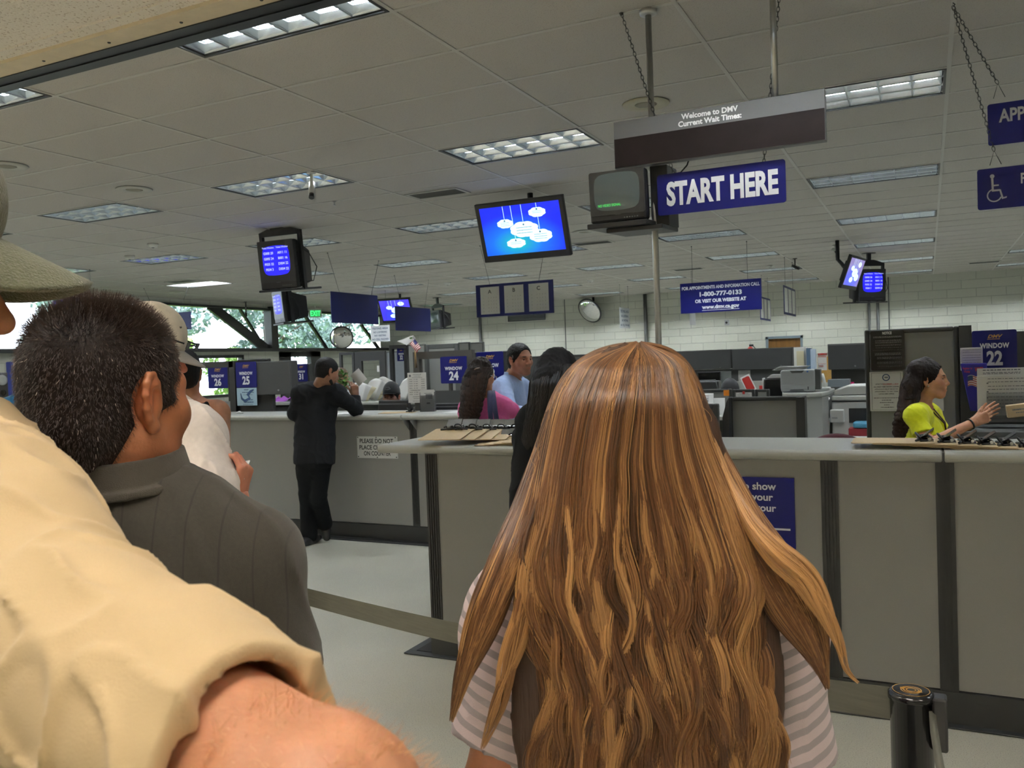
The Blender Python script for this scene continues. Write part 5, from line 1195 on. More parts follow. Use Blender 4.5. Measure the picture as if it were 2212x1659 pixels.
def vent(t):
    m = MB()
    for a in ((-.30, .30, -.15, -.12), (-.30, .30, .12, .15), (-.30, -.27, -.12, .12), (.27, .30, -.12, .12)): m.bx(a[0], a[1], a[2], a[3], -.008, 0)
    m.build('frame', M_spkgrey, t); MB().bx(-.27, .27, -.12, .12, -.002, 0).build('throat', M_ventdark, t)
    m = MB()
    for k in range(9): m.bx(-.27, .27, -.11+.026*k, -.104+.026*k, -.007, -.002)
    m.build('louvers', M_trimlight, t)
for lab, x, y in (('dark ceiling vent left of the near cloud screen', 945, 417), ('dark ceiling vent right of the near cloud screen', 1280, 524), ('dark ceiling vent left of the phone number sign', 1487, 581), ('dark ceiling vent over the light with two bare tubes', 393, 607), ('far ceiling vent at right before the back wall', 2126, 566)):
    on_ceiling(lab, 'ceiling_vent', 'vent', x, y, vent, 'ceiling vents')
def smoke(t): MB().lathe([(.07, 0), (.07, .02), (.055, .045), (.02, .05)], (0, 0, 0), (0, 0, -1), 24).build('housing', M_whiteplastic, t); MB().lathe([(.02, .05), (.015, .056)], (0, 0, 0), (0, 0, -1), 12).build('sensor', M_trimlight, t)
for lab, x, y in (('dome smoke detector left of the nearest ticket monitor', 330, 526), ('small beige detector below the dome smoke detector on the left', 280, 552), ('dome smoke detector right of the eye charts', 1275, 604), ('small detector above the dark security camera', 1662, 573), ('small detector above the small dark monitor', 967, 610)):
    on_ceiling(lab, 'smoke_detector', 'detector', x, y, smoke, 'smoke detectors')
def sprinkler(t): MB().lathe([(.02, 0), (.018, .006), (.008, .008), (.008, .04)], (0, 0, 0), (0, 0, -1), 12).build('stem', M_steel, t); MB().lathe([(.018, .04), (.018, .044)], (0, 0, 0), (0, 0, -1), 12).build('deflector', M_steel, t)
for lab, x, y in (('sprinkler head left of the near ceiling vent', 722, 434), ('sprinkler head behind the near cloud screen', 1160, 449)): on_ceiling(lab, 'sprinkler', 'sprinkler', x, y, sprinkler)
# convex mirrors
M_mirror = mat('mirror', (0.92, 0.92, 0.92, 1), 0.02, metal=1.0)
def convex(label, c, aim, r, mount):
    t = thing('convex_mirror', label, 'mirror', tuple(c)); a = Vector(aim).normalized()
    MB().lathe([(r, 0), (r*.9, r*.10), (r*.7, r*.19), (r*.45, r*.26), (r*.2, r*.295), (.001, r*.30)], (0, 0, 0), a, 40).build('mirror_face', M_mirror, t)
    MB().lathe([(r*1.03, -.02), (r*1.04, .01), (r*.99, .014)], (0, 0, 0), a, 40).build('rim', M_black, t)
    m = MB(); m.tube([a*-.02]+mount, .035, 8); m.build('bracket', M_black, t)
c = on_x(738, 729, -15.05); convex('round convex mirror standing on the window ledge', c, (0.75, -1.0, -.25), .32, [V3(-.12, .08, -.2), V3(-.12, .08, SILL+.075-c.z)])
c = on_y(1274, 671, 22.35); convex('dark oval-looking convex mirror high on the back wall', c, (-.35, -1, -.62), .36, [V3(.02, .25, .3), V3(.02, .25, CEIL-c.z-.004)])
# things on the back wall
x0, x1, z0, z1 = yrect(1097, 680, 1178, 693, BACK_Y-.02)
t = thing('wall_grille', 'dark air grille high on the back wall under the eye chart board', 'vent', ((x0+x1)/2, BACK_Y-.025, z0)); w, h = x1-x0, z1-z0
m = MB(); m.bx(-w/2, w/2, 0, .02, 0, .02); m.bx(-w/2, w/2, 0, .02, h-.02, h); m.bx(-w/2, -w/2+.02, 0, .02, 0, h); m.bx(w/2-.02, w/2, 0, .02, 0, h); m.build('frame', M_trimlight, t)
m = MB()
for k in range(8): m.bx(-w/2, w/2, .008, .02, h*k/8, h*k/8+h*.06)
m.build('louvers', M_trim, t)
q = on_y(1571, 697, BACK_Y); t = thing('wall_alarm', 'small square alarm box on the back wall below the phone number sign', 'alarm', (q.x, BACK_Y, q.z)); MB().bx(-.06, .06, -.05, -.002, -.07, .07).build('box', M_greyplastic, t, .005); MB().lathe([(.03, 0), (.03, .006)], (-.01, -.05, 0), (0, -1, 0), 14).build('sounder', M_black, t)
q = on_y(1621, 750, BACK_Y-.12); t = thing('fire_extinguisher', 'red fire extinguisher on the back wall above the long overhead cabinets', 'fire extinguisher', (q.x, BACK_Y-.12, q.z-.33))
MB().lathe([(.07, -.25), (.075, -.2), (.075, .25), (.06, .32), (.02, .35)], (0, 0, 0)).build('cylinder', M_red, t); MB().bx(-.03, .08, -.015, .015, .35, .40).build('handle', M_black, t); MB().tube([(.06, 0, .37), (.12, 0, .3), (.11, 0, .0)], .012, 8).build('hose', M_black, t); MB().bx(-.05, .05, .07, .115, 0, .1).build('wall_bracket', M_trim, t)
# speaker with blue uprights by the window wall, far left
c = at(19, 830, 13.0); t = thing('display_stand', 'two dark blue uprights carrying a black loudspeaker at far left', 'stand', (c.x, c.y, 0), 0.5)
zt = at(19, 782, 13.0).z
for k, x in enumerate((-.06, .09)): MB().bx(x-.03, x+.03, .12-.26*k, .18-.26*k, 0, zt).build('upright', mat('deep_blue_post', rgb(30, 50, 130), .5) if k == 0 else bpy.data.materials['deep_blue_post'], t)
MB().bx(-.3, .3, -.2, .25, 0, .03).build('base', M_black, t)
z = at(15, 832, 13.0).z; t2 = thing('loudspeaker', 'black loudspeaker with a pale cone at far left', 'loudspeaker', (c.x-.03, c.y-.02, z), 0.5)
MB().bx(-.10, .10, -.08, .10, -.20, .19).build('cabinet', M_bezel, t2, .03); MB().lathe([(.08, 0), (.07, .012), (.03, .002), (.001, .004)], (-.01, -.082, .08), (0, -1, 0), 24).build('cone', M_greyplastic, t2); MB().lathe([(.045, 0), (.04, .01), (.02, -.004), (.001, -.004)], (-.01, -.082, -.11), (0, -1, 0), 20).build('bass_port', M_blackgloss, t2)
# belt barrier
M_belt = mat('grey_webbing', rgb(84, 84, 74), 0.8, noise=.12, nscale=14, bump=.3, bscale=500, aniso_scale=(1, 1, 14))
def stanchion(label, px, py, d, decal, rot=0.0):
    tp = at(px, py, d); t = thing('barrier_post', label, 'barrier post', (tp.x, tp.y, 0), rot); H_ = tp.z
    MB().lathe([(.0315, .02), (.0315, H_-.012), (.034, H_-.012), (.034, H_-.003), (.030, H_)], (0, 0, 0), n=36).build('post', M_blackgloss, t)
    MB().lathe([(.17, .002), (.17, .008), (.14, .018), (.045, .03), (.034, .04)], (0, 0, 0), n=40).build('base', M_blackgloss, t)
    MB().lathe([(.0285, 0), (.001, .0008)], (0, 0, H_), n=30).build('cap', M_black, t)
    if decal:
        m = MB(); ring(m, .0265, .0275, 0, 0, 0)
        for r0 in (.006, .010, .014): ring(m, r0, r0+.0016, 0, 0, 0)
        m.add([(-.017, 0, .006), (-.004, 0, .012), (-.012, 0, -.002)], [(0, 1, 2)]); m.add([(.017, 0, -.006), (.004, 0, -.012), (.012, 0, .002)], [(0, 1, 2)])
        m.v = [(x, z, H_+.0016) for x, y, z in m.v]; m.build('cap_emblem', M_gold, t)
    MB().box((.040, 0, H_-.045), (.022, .03, .085)).build('belt_head', M_black, t, .004)
    return t, H_
tr, HR = stanchion('black barrier post with a gold emblem on top, right foreground', 1968, 1492, 1.36, True, 0.0)
tl, HL = stanchion('black barrier post mostly hidden by the man in the olive polo', 634, 1262, 2.62, True, -0.3)
a = at(656, 1287, 2.6); b = at(1934, 1520, 1.38); M_ = []
m = MB(); n = 24; hw = .026
for i in range(n+1):
    u = i/n; p = a.lerp(b, u); p.z -= .025*math.sin(math.pi*u)
    M_ += [p+V3(0, 0, hw), p-V3(0, 0, hw)]
m.add(M_, [(2*i, 2*i+2, 2*i+3, 2*i+1) for i in range(n)], 0, False)
o = m.build('barrier_belt', M_belt); so = o.modifiers.new('t', 'SOLIDIFY'); so.thickness = .0016
tag(o, 'grey webbing belt strung between the two black barrier posts', 'belt')
m = MB(); e0 = at(2012, 1520, 1.36); pts = [e0, at(2016, 1570, 1.30), at(2028, 1640, 1.18), at(2050, 1760, 1.0)]
v = []
for p in pts: v += [p+V3(0, 0, .0)+V3(.004, .022, 0), p-V3(.004, .022, 0)]
m.add(v, [(2*i, 2*i+2, 2*i+3, 2*i+1) for i in range(len(pts)-1)], 0, True)
o = m.build('loose_belt', M_belt); so = o.modifiers.new('t', 'SOLIDIFY'); so.thickness = .0016
tag(o, 'grey belt running from the right barrier post toward the viewer, seen edge-on', 'belt')
# ---------------------------------------------------------------- trees and ground outside the window wall
g = MB(); g.bx(LEFT_X-40, LEFT_X-0.25, -15, 55, -0.4, -0.2); struct(g.build('ground', mat('lawn', rgb(92, 128, 60), 0.9, noise=.25, nscale=3)))
M_fol = [mat('foliage_a', rgb(132, 152, 148), .6, noise=.35, nscale=4), mat('foliage_b', rgb(150, 176, 104), .6, noise=.35, nscale=4)]
M_bark = mat('bark', rgb(84, 74, 64), .9, noise=.2, nscale=8)
def tree(label, x, y, h, r, seed, mi=0, n=900, low=.35, name='tree'):
    rnd = np.random.default_rng(seed); t = thing(name, label, 'tree' if name == 'tree' else 'hedge', (x, y, -.2))
    tr_ = MB(); tr_.tube([(0, 0, 0), (.1, .05, h*.3), (0, 0, h*.55), (.2, 0, h*.8)], [.22, .17, .12, .05], 10)
    for k in range(7):
        an = k*.9; tr_.tube([(0, 0, h*(.3+.06*k)), (math.cos(an)*r*.4, math.sin(an)*r*.4, h*(.42+.06*k)), (math.cos(an)*r*.75, math.sin(an)*r*.75, h*(.46+.07*k))], [.09, .05, .02], 6)
    tr_.build('trunk', M_bark, t)
    m = MB(); cl = []
    for k in range(26):
        an, el, q = rnd.uniform(0, 6.28), rnd.uniform(low, 1), rnd.uniform(.25, .95)
        cl.append((math.cos(an)*r*q, math.sin(an)*r*q, h*el*.95, rnd.uniform(.5, .95)*r*.42))
    for k in range(n):
        cx, cy, cz, cr = cl[k % len(cl)]; d = rnd.normal(size=3); d /= np.linalg.norm(d); d *= cr*rnd.uniform(.5, 1)**.4
        p = np.array([cx, cy, cz])+d*np.array([1, 1, .8]); a = rnd.normal(size=3); a /= np.linalg.norm(a); b = np.cross(a, rnd.normal(size=3)); b /= np.linalg.norm(b); s = rnd.uniform(.05, .13)
        m.add([p-a*s, p+b*s*.6, p+a*s, p-b*s*.6], [(0, 1, 2, 3)])
    m.build('crown', M_fol[mi], t)
tree('tree with grey-green leaves behind the clerestory, left of the slanted brace', LEFT_X-5.5, 17.2, 4.6, 1.9, 1, 0, 2600)
tree('dense tree behind the clerestory right of the thick window post', LEFT_X-5, 23.0, 7.0, 2.2, 2, 0, 9000)
tree('dense tree behind the clerestory between the two slanted braces', LEFT_X-8, 19.8, 7.4, 2.4, 3, 0, 8000)
tree('far tree behind the right end of the clerestory', LEFT_X-7, 28.0, 7.5, 2.6, 4, 0, 8000)
tree('yellow-green shrub seen through the low window', LEFT_X-4, 17.0, 2.6, 1.5, 5, 1, 4000, .1, 'shrub')
tree('yellow-green shrub seen through the glass door', LEFT_X-6, 23.0, 2.4, 1.5, 6, 1, 3000, .1, 'shrub')
# ---------------------------------------------------------------- people: smooth blended volumes turned into one continuous skin
def na(v): return np.array([v[0], v[1], v[2]], float)
def nrm(v): v = na(v); return v/np.linalg.norm(v)
class SD:
    def __init__(s): s.ops = []; s.cuts = []
    def cone(s, a, b, ra, rb, k=.02, f=None, fs=1.0, cut=(0, 0), sub=False):
        a, b = na(a), na(b); R = max(ra, rb)*max(1, fs)
        lo, hi = np.minimum(a, b)-R, np.maximum(a, b)+R
        s.ops.append(('c', lo, hi, k, sub, (a, b, ra, rb, None if f is None else nrm(f), fs, cut))); return s
    def chain(s, pts, rs, **kw):
        for i in range(len(pts)-1): s.cone(pts[i], pts[i+1], rs[i], rs[i+1], **kw)
        return s
    def ell(s, c, r, M=None, k=.02, sub=False):
        c = na(c); r = np.array(r if hasattr(r, '__len__') else (r, r, r), float); R = r.max()
        s.ops.append(('e', c-R, c+R, k, sub, (c, r, np.eye(3) if M is None else M))); return s
    def keep(s, p, n): s.cuts.append((na(p), nrm(n))); return s
    def field(s, xs, ys, zs, h, noise=None):
        D = np.full((len(xs), len(ys), len(zs)), .15, np.float32)
        for kind, lo, hi, k, sub, pr in s.ops:
            m = k*1.5+3*h
            sl = []
            for ax, l, u in ((xs, lo[0], hi[0]), (ys, lo[1], hi[1]), (zs, lo[2], hi[2])):
                i0 = np.searchsorted(ax, l-m); i1 = np.searchsorted(ax, u+m); sl.append(slice(i0, i1))
            if any(q.stop <= q.start for q in sl): continue
            X = xs[sl[0]][:, None, None]; Y = ys[sl[1]][None, :, None]; Z = zs[sl[2]][None, None, :]
            if kind == 'c':
                a, b, ra, rb, f, fs, cut = pr; ba = b-a; L2 = ba@ba; L = math.sqrt(L2)
                t = ((X-a[0])*ba[0]+(Y-a[1])*ba[1]+(Z-a[2])*ba[2])/max(L2, 1e-12); tc = np.clip(t, 0, 1)
                qx, qy, qz = X-a[0]-tc*ba[0], Y-a[1]-tc*ba[1], Z-a[2]-tc*ba[2]
                if f is not None:
                    g = (qx*f[0]+qy*f[1]+qz*f[2])*(1/fs-1); qx, qy, qz = qx+f[0]*g, qy+f[1]*g, qz+f[2]*g
                d = np.sqrt(qx*qx+qy*qy+qz*qz)-(ra+(rb-ra)*tc)
                if cut[1]: d = np.maximum(d, (t-1)*L)
                if cut[0]: d = np.maximum(d, -t*L)
            else:
                c, r, M = pr; x, y, z = X-c[0], Y-c[1], Z-c[2]
                u = (x*M[0, 0]+y*M[0, 1]+z*M[0, 2])/r[0]; v = (x*M[1, 0]+y*M[1, 1]+z*M[1, 2])/r[1]; w = (x*M[2, 0]+y*M[2, 1]+z*M[2, 2])/r[2]
                k0 = np.sqrt(u*u+v*v+w*w); k1 = np.sqrt((u/r[0])**2+(v/r[1])**2+(w/r[2])**2)+1e-9
                d = k0*(k0-1)/k1
            V = D[sl[0], sl[1], sl[2]]
            if sub: hh = np.maximum(k-np.abs(-d-V), 0)/k; V[...] = np.maximum(-d, V)+hh*hh*k*.25
            else: hh = np.maximum(k-np.abs(d-V), 0)/k; V[...] = np.minimum(d, V)-hh*hh*k*.25
        if noise is not None: D += noise(xs[:, None, None], ys[None, :, None], zs[None, None, :])
        for p, n in s.cuts: np.maximum(D, ((xs-p[0])*n[0])[:, None, None]+((ys-p[1])*n[1])[None, :, None]+((zs-p[2])*n[2])[None, None, :], out=D)
        return D
    def mesh(s, h, noise=None, clip=None):
        pos = [o for o in s.ops if not o[4]]
        lo = np.min([o[1] for o in pos], 0)-4*h; hi = np.max([o[2] for o in pos], 0)+4*h
        if clip is not None: lo = np.maximum(lo, clip[0]); hi = np.minimum(hi, clip[1])
        xs, ys, zs = [np.arange(l, u, h) for l, u in zip(lo, hi)]
        D = s.field(xs, ys, zs, h, noise); S_ = D < 0
        n = S_.shape
        c = np.zeros((n[0]-1, n[1]-1, n[2]-1), np.int8)
        for i in (0, 1):
            for j in (0, 1):
                for k in (0, 1): c += S_[i:n[0]-1+i, j:n[1]-1+j, k:n[2]-1+k]
        act = (c > 0) & (c < 8); I = np.argwhere(act); idx = np.full(act.shape, -1, np.int64); idx[act] = np.arange(len(I))
        C = {(i, j, k): D[I[:, 0]+i, I[:, 1]+j, I[:, 2]+k] for i in (0, 1) for j in (0, 1) for k in (0, 1)}
        acc = np.zeros((len(I), 3)); cnt = np.zeros(len(I))
        for a in C:
            for ax in range(3):
                if a[ax]: continue
                b = list(a); b[ax] = 1; b = tuple(b); va, vb = C[a], C[b]; mk = (va < 0) != (vb < 0)
                t = np.where(mk, va/(va-vb+1e-12), 0); P = np.repeat(np.array([a], float), len(I), 0); P[:, ax] = t
                acc[mk] += P[mk]; cnt[mk] += 1
        V = (I+acc/cnt[:, None])*h+np.array([xs[0], ys[0], zs[0]])
        F = []
        for ax in range(3):
            o1, o2 = [q for q in range(3) if q != ax]
            sa = [slice(None)]*3; sb = [slice(None)]*3; sa[ax] = slice(0, -1); sb[ax] = slice(1, None)
            A = S_[tuple(sa)]; B = S_[tuple(sb)]; E_ = np.argwhere(A != B)
            E_ = E_[(E_[:, o1] > 0) & (E_[:, o2] > 0) & (E_[:, o1] < n[o1]-1) & (E_[:, o2] < n[o2]-1)]
            if not len(E_): continue
            ins = A[tuple(E_.T)]
            def g(d1, d2): q = E_.copy(); q[:, o1] -= d1; q[:, o2] -= d2; return idx[tuple(q.T)]
            Q = np.stack([g(0, 0), g(1, 0), g(1, 1), g(0, 1)], 1)
            fl = ins if ax != 1 else ~ins
            Q[~fl] = Q[~fl][:, ::-1]; F.append(Q)
        return V, np.concatenate(F) if F else np.zeros((0, 4), int)
_LAT = np.random.default_rng(5).uniform(-1, 1, (32, 32, 32)).astype(np.float32)
def vnoise(x, y, z):
    x, y, z = np.broadcast_arrays(x, y, z); i, j, k = np.floor(x).astype(int), np.floor(y).astype(int), np.floor(z).astype(int)
    f, g, h = x-i, y-j, z-k; f, g, h = f*f*(3-2*f), g*g*(3-2*g), h*h*(3-2*h); i, j, k = i & 31, j & 31, k & 31; r = 0
    for a in (0, 1):
        for b in (0, 1):
            for c in (0, 1): r = r+_LAT[(i+a) & 31, (j+b) & 31, (k+c) & 31]*(f if a else 1-f)*(g if b else 1-g)*(h if c else 1-h)
    return r
def wrinkle(amp, fr=(9, 9, 5), o=0.0):
    def f(x, y, z):
        a = vnoise(x*fr[0]+o, y*fr[1], z*fr[2]); b = vnoise(x*fr[0]*2.1+o, y*fr[1]*2.1+3, z*fr[2]*2.1); r = vnoise(x*fr[0]*1.3+y*4+7, y*fr[1]*1.3+z*5, z*fr[2]*1.6+x*4+o)
        return (amp*(.8*a+.4*b-1.1*np.clip(1-np.abs(r)*3.2, 0, 1)**2)).astype(np.float32)
    return f
def np_object(name, shells, m, parent, col=None, smooth=True):
    vs = []; fs = []; o = 0
    for v, f in shells: vs.append(v); fs.append(f+o); o += len(v)
    v = np.concatenate(vs); f = np.concatenate(fs)
    me = bpy.data.meshes.new(name); me.vertices.add(len(v)); me.vertices.foreach_set('co', v.astype(np.float32).ravel())
    me.loops.add(f.size); me.loops.foreach_set('vertex_index', f.ravel().astype(np.int32))
    me.polygons.add(len(f)); me.polygons.foreach_set('loop_start', np.arange(0, f.size, f.shape[1], dtype=np.int32))
    me.polygons.foreach_set('use_smooth', np.ones(len(f), bool) if smooth else np.zeros(len(f), bool))
    me.update(calc_edges=True); me.validate()
    for q in (m if isinstance(m, (list, tuple)) else [m]): me.materials.append(q)
    if col is not None:
        a = me.color_attributes.new('Col', 'FLOAT_COLOR', 'POINT'); c = np.ones((len(v), 4), np.float32); c[:, :3] = col(v); a.data.foreach_set('color', c.ravel())
    ob = bpy.data.objects.new(name, me); COL.objects.link(ob)
    if parent: ob.parent = parent; ob.matrix_parent_inverse = Matrix.Identity(4); ob.location = -parent.location
    return ob
def paint_mat(name, rough=.5, sss=.0, bump=.15, bscale=300, spec=.4, noise=.0):
    m = mat(name, (1, 1, 1, 1), rough, spec=spec, bump=bump, bscale=bscale); nt = m.node_tree; b = nt.nodes['Principled BSDF']
    a = nt.nodes.new('ShaderNodeVertexColor'); a.layer_name = 'Col'; src = a.outputs['Color']
    if noise:
        n = nt.nodes.new('ShaderNodeTexNoise'); n.inputs['Scale'].default_value = noise; n.inputs['Detail'].default_value = 4
        r = nt.nodes.new('ShaderNodeMapRange'); r.inputs[1].default_value = .3; r.inputs[2].default_value = .7; r.inputs[3].default_value = .84; r.inputs[4].default_value = 1.12
        mx = nt.nodes.new('ShaderNodeMix'); mx.data_type = 'RGBA'; mx.blend_type = 'MULTIPLY'; mx.inputs[0].default_value = 1
        tc = nt.nodes.new('ShaderNodeTexCoord'); nt.links.new(tc.outputs['Object'], n.inputs['Vector'])
        nt.links.new(n.outputs['Fac'], r.inputs[0]); nt.links.new(src, mx.inputs[6]); nt.links.new(r.outputs[0], mx.inputs[7]); src = mx.outputs[2]
    nt.links.new(src, b.inputs['Base Color'])
    if sss: b.inputs['Subsurface Weight'].default_value = sss; b.inputs['Subsurface Radius'].default_value = (1, .3, .15); b.inputs['Subsurface Scale'].default_value = .004
    return m
M_skin = paint_mat('skin', .48, .12, .12, 260, noise=26)
M_eyewhite = mat('eye_white', rgb(216, 208, 200), .25); M_iris = mat('iris', rgb(44, 28, 18), .2)
# ---- hair made of strands
def hair_mat(name, dark, light, rough=.32, spec=.6, third=None):
    m = bpy.data.materials.new(name); m.use_nodes = True; nt = m.node_tree; b = nt.nodes['Principled BSDF']; L = nt.links
    a = nt.nodes.new('ShaderNodeAttribute'); a.attribute_name = 'tone'
    r = nt.nodes.new('ShaderNodeValToRGB'); e = r.color_ramp.elements; e[0].color = dark; e[1].color = light
    if third: x = e.new(.5); x.color = third
    L.new(a.outputs['Fac'], r.inputs[0]); L.new(r.outputs[0], b.inputs['Base Color']); b.inputs['Roughness'].default_value = rough; b.inputs['Specular IOR Level'].default_value = spec
    
    return m
def strands(name, P, rad, tone, m, parent):
    """P (n, k, 3) strand points, rad (k,) or (n, k), tone (n,) colour position"""
    n, k = P.shape[:2]
    cu = bpy.data.hair_curves.new(name); cu.add_curves([k]*n)
    cu.position_data.foreach_set('vector', np.ascontiguousarray(P, np.float32).ravel())
    ra = cu.attributes.get('radius') or cu.attributes.new('radius', 'FLOAT', 'POINT'); ra.data.foreach_set('value', np.broadcast_to(rad, (n, k)).astype(np.float32).ravel())
    tone = np.asarray(tone, np.float32)[:, None]+np.linspace(-.04, .16, k)[None]; ta = cu.attributes.new('tone', 'FLOAT', 'POINT'); ta.data.foreach_set('value', np.clip(tone, 0, 1).astype(np.float32).ravel())
    cu.materials.append(m)
    o = bpy.data.objects.new(name, cu); COL.objects.link(o)
    if parent: o.parent = parent; o.location = -parent.location
    return o
# ---- heads
def basis(f, up=(0, 0, 1)):
    y = nrm(f); x = np.cross(y, nrm(up)); x /= np.linalg.norm(x); z = np.cross(x, y); return np.stack([x, y, z])     # rows: right, forward, up
class Head:
    def __init__(s, C, f, up=(0, 0, 1), k=1.0, wide=1.0): s.C = na(C); s.B = basis(f, up); s.k = k; s.w = wide
    def P(s, x, y, z): return s.C+(s.B[0]*x*s.w+s.B[1]*y+s.B[2]*z)*s.k
    def loc(s, v): q = (v-s.C)@s.B.T/s.k; q[:, 0] /= s.w; return q
    def e(s, sd, c, r, k=.012, sub=False): sd.ell(s.P(*c), np.array(r)*s.k*np.array([s.w, 1, 1]), s.B, k*s.k, sub)
    def c(s, sd, a, b, ra, rb, k=.012, sub=False, **kw): sd.cone(s.P(*a), s.P(*b), ra*s.k, rb*s.k, k*s.k, sub=sub, **kw)
    def ear(s, sd, sx, big=1.0):
        b = big
        def Q(u, v, o=0): return (sx*(.0735+.42*(u+.010)+o), -.008-.86*u*b, -.006+v*b)
        R = [(-.010, .006), (-.009, .022), (-.001, .031), (.009, .030), (.016, .021), (.018, .008), (.015, -.006), (.009, -.018), (.002, -.028), (-.006, -.028)]
        for p, q in zip(R[:-1], R[1:]): s.c(sd, Q(*p), Q(*q), .0042, .0042, .004)
        s.c(sd, Q(.002, .018, -.004), Q(.0, -.018, -.004), .012, .007, .006)
        s.c(sd, Q(.0, .010, .008), Q(.001, -.006, .008), .0075, .0065, .004, True)
        s.c(sd, Q(.008, .018, .001), Q(.008, -.010, .001), .003, .003, .003)
        s.e(sd, Q(-.009, -.003, .002), (.004, .005, .006), .004); s.e(sd, Q(-.001, -.026, .001), (.005, .008, .008), .005)
    def skull(s, sd, female=False, jaw=1.0, nose=1.0, ears=(-1, 1), eyes=True, earbig=1.0, lips=1.0):
        s.e(sd, (0, -.014, .032), (.0745, .094, .083)); s.e(sd, (0, .024, -.02), (.060, .066, .085), .03)
        s.e(sd, (0, .066, -.094), (.021*jaw, .020, .018), .03)
        for q in (-1, 1):
            s.c(sd, (q*.050*jaw, -.004, -.054), (q*.020*jaw, .060, -.096), .020, .014, .035)
            s.e(sd, (q*.043, .054, -.022), (.024, .022, .022), .03)
            s.c(sd, (q*.012, .083, .021), (q*.042, .068, .022), .009 if not female else .007, .008, .02)
            s.e(sd, (q*.031, .094, .001), (.018, .013, .012), .014, True)
        if eyes:
            for q in (-1, 1):
                s.e(sd, (q*.031, .0705, .0075), (.0150, .0135, .0065), .003); s.e(sd, (q*.031, .0700, -.0075), (.0145, .0125, .0060), .003)
        n = nose
        s.c(sd, (0, .086, .014), (0, .086+.021*n, -.026), .0085, .0115*n**.5, .012); s.e(sd, (0, .089+.020*n, -.030), (.011, .010, .009), .008)
        for q in (-1, 1): s.e(sd, (q*.013, .090+.006*n, -.033), (.0085, .010, .008), .008)
        s.e(sd, (0, .082, -.058), (.027, .015, .022), .02)
        s.c(sd, (-.017, .086, -.0575), (.017, .086, -.0575), .0052*lips, .0052*lips, .006); s.c(sd, (-.014, .0865, -.0665), (.014, .0865, -.0665), .0062*lips, .0062*lips, .006)
        s.e(sd, (0, .0945, -.0575), (.010, .004*lips, .0045), .005); s.e(sd, (0, .0945, -.0665), (.010, .005*lips, .0055), .005)
        s.c(sd, (-.024, .098, -.0622), (.024, .098, -.0622), .0035, .0035, .004, True)
        for q in ears: s.ear(sd, q, earbig)
        return sd
    def neck(s, sd, base, r=.054, r2=.062): sd.cone(s.P(0, -.022, -.05), base, r*s.k, r2*s.k, .03); return sd
    def paint(s, base, lip=(1.0, .62, .58), stubble=0.0, blush=.0, brow=None, browcol=(.03, .02, .015), lash=True, tan=None):
        base = np.array(base)
        def f(v):
            q = s.loc(v); c = np.repeat(base[None], len(v), 0).astype(np.float64)
            def blob(cx, cy, cz, rx, ry, rz): return np.clip(1.6-1.6*np.sqrt(((np.abs(q[:, 0])-cx)/rx)**2+((q[:, 1]-cy)/ry)**2+((q[:, 2]-cz)/rz)**2), 0, 1)[:, None]
            near = (np.abs(q).max(1) < .16)[:, None]
            if blush: b = blob(.042, .06, -.025, .03, .04, .025)*blush*near; c = c*(1-b)+b*base*np.array([1.12, .72, .68])
            b = blob(0, .105, -.03, .02, .02, .02)*.35*near; c = c*(1-b)+b*base*np.array([1.08, .8, .76])
            b = blob(.075, -.02, 0, .02, .03, .04)*.5*near; c = c*(1-b)+b*base*np.array([1.1, .72, .66])
            if stubble: b = (blob(0, .06, -.085, .06, .06, .045)*stubble+blob(0, .09, -.047, .03, .02, .009)*stubble)*near; b = np.clip(b, 0, .8); c = c*(1-b)+b*np.array([.06, .05, .045])
            b = blob(0, .09, -.062, .024, .012, .0105)*near; c = c*(1-b)+b*base*np.array(lip)
            if lash: b = np.clip(blob(.031, .078, .0045, .017, .012, .0055)*1.3, 0, 1)*near*.8; c = c*(1-b)+b*np.array(browcol)
            if brow: b = np.clip(blob(.030, .083, .0225, .022, .02, brow)*1.6, 0, 1)*near; c = c*(1-b)+b*np.array(browcol)
            return c
        return f
    def eyes(s, parent, look=(0, 1, 0), iris=None):
        for q in (-1, 1):
            c = s.P(q*.031, .0685, .000); d = s.B.T@nrm(look)
            m = MB(); m.ball(c, .0122*s.k, 0, 16, 12); n = len(m.f)
            o = m.build('eye', M_eyewhite, parent); o.location = -parent.location
            x, y, z = frame_from(d); cc = Vector(c)
            m = MB(); R = .0124*s.k
            m.lathe([(R*.50, R*.875), (R*.3, R*.965), (.0002, R*1.012)], c, d, 16, 0, False)
            o2 = m.build('iris', iris or M_iris, o)
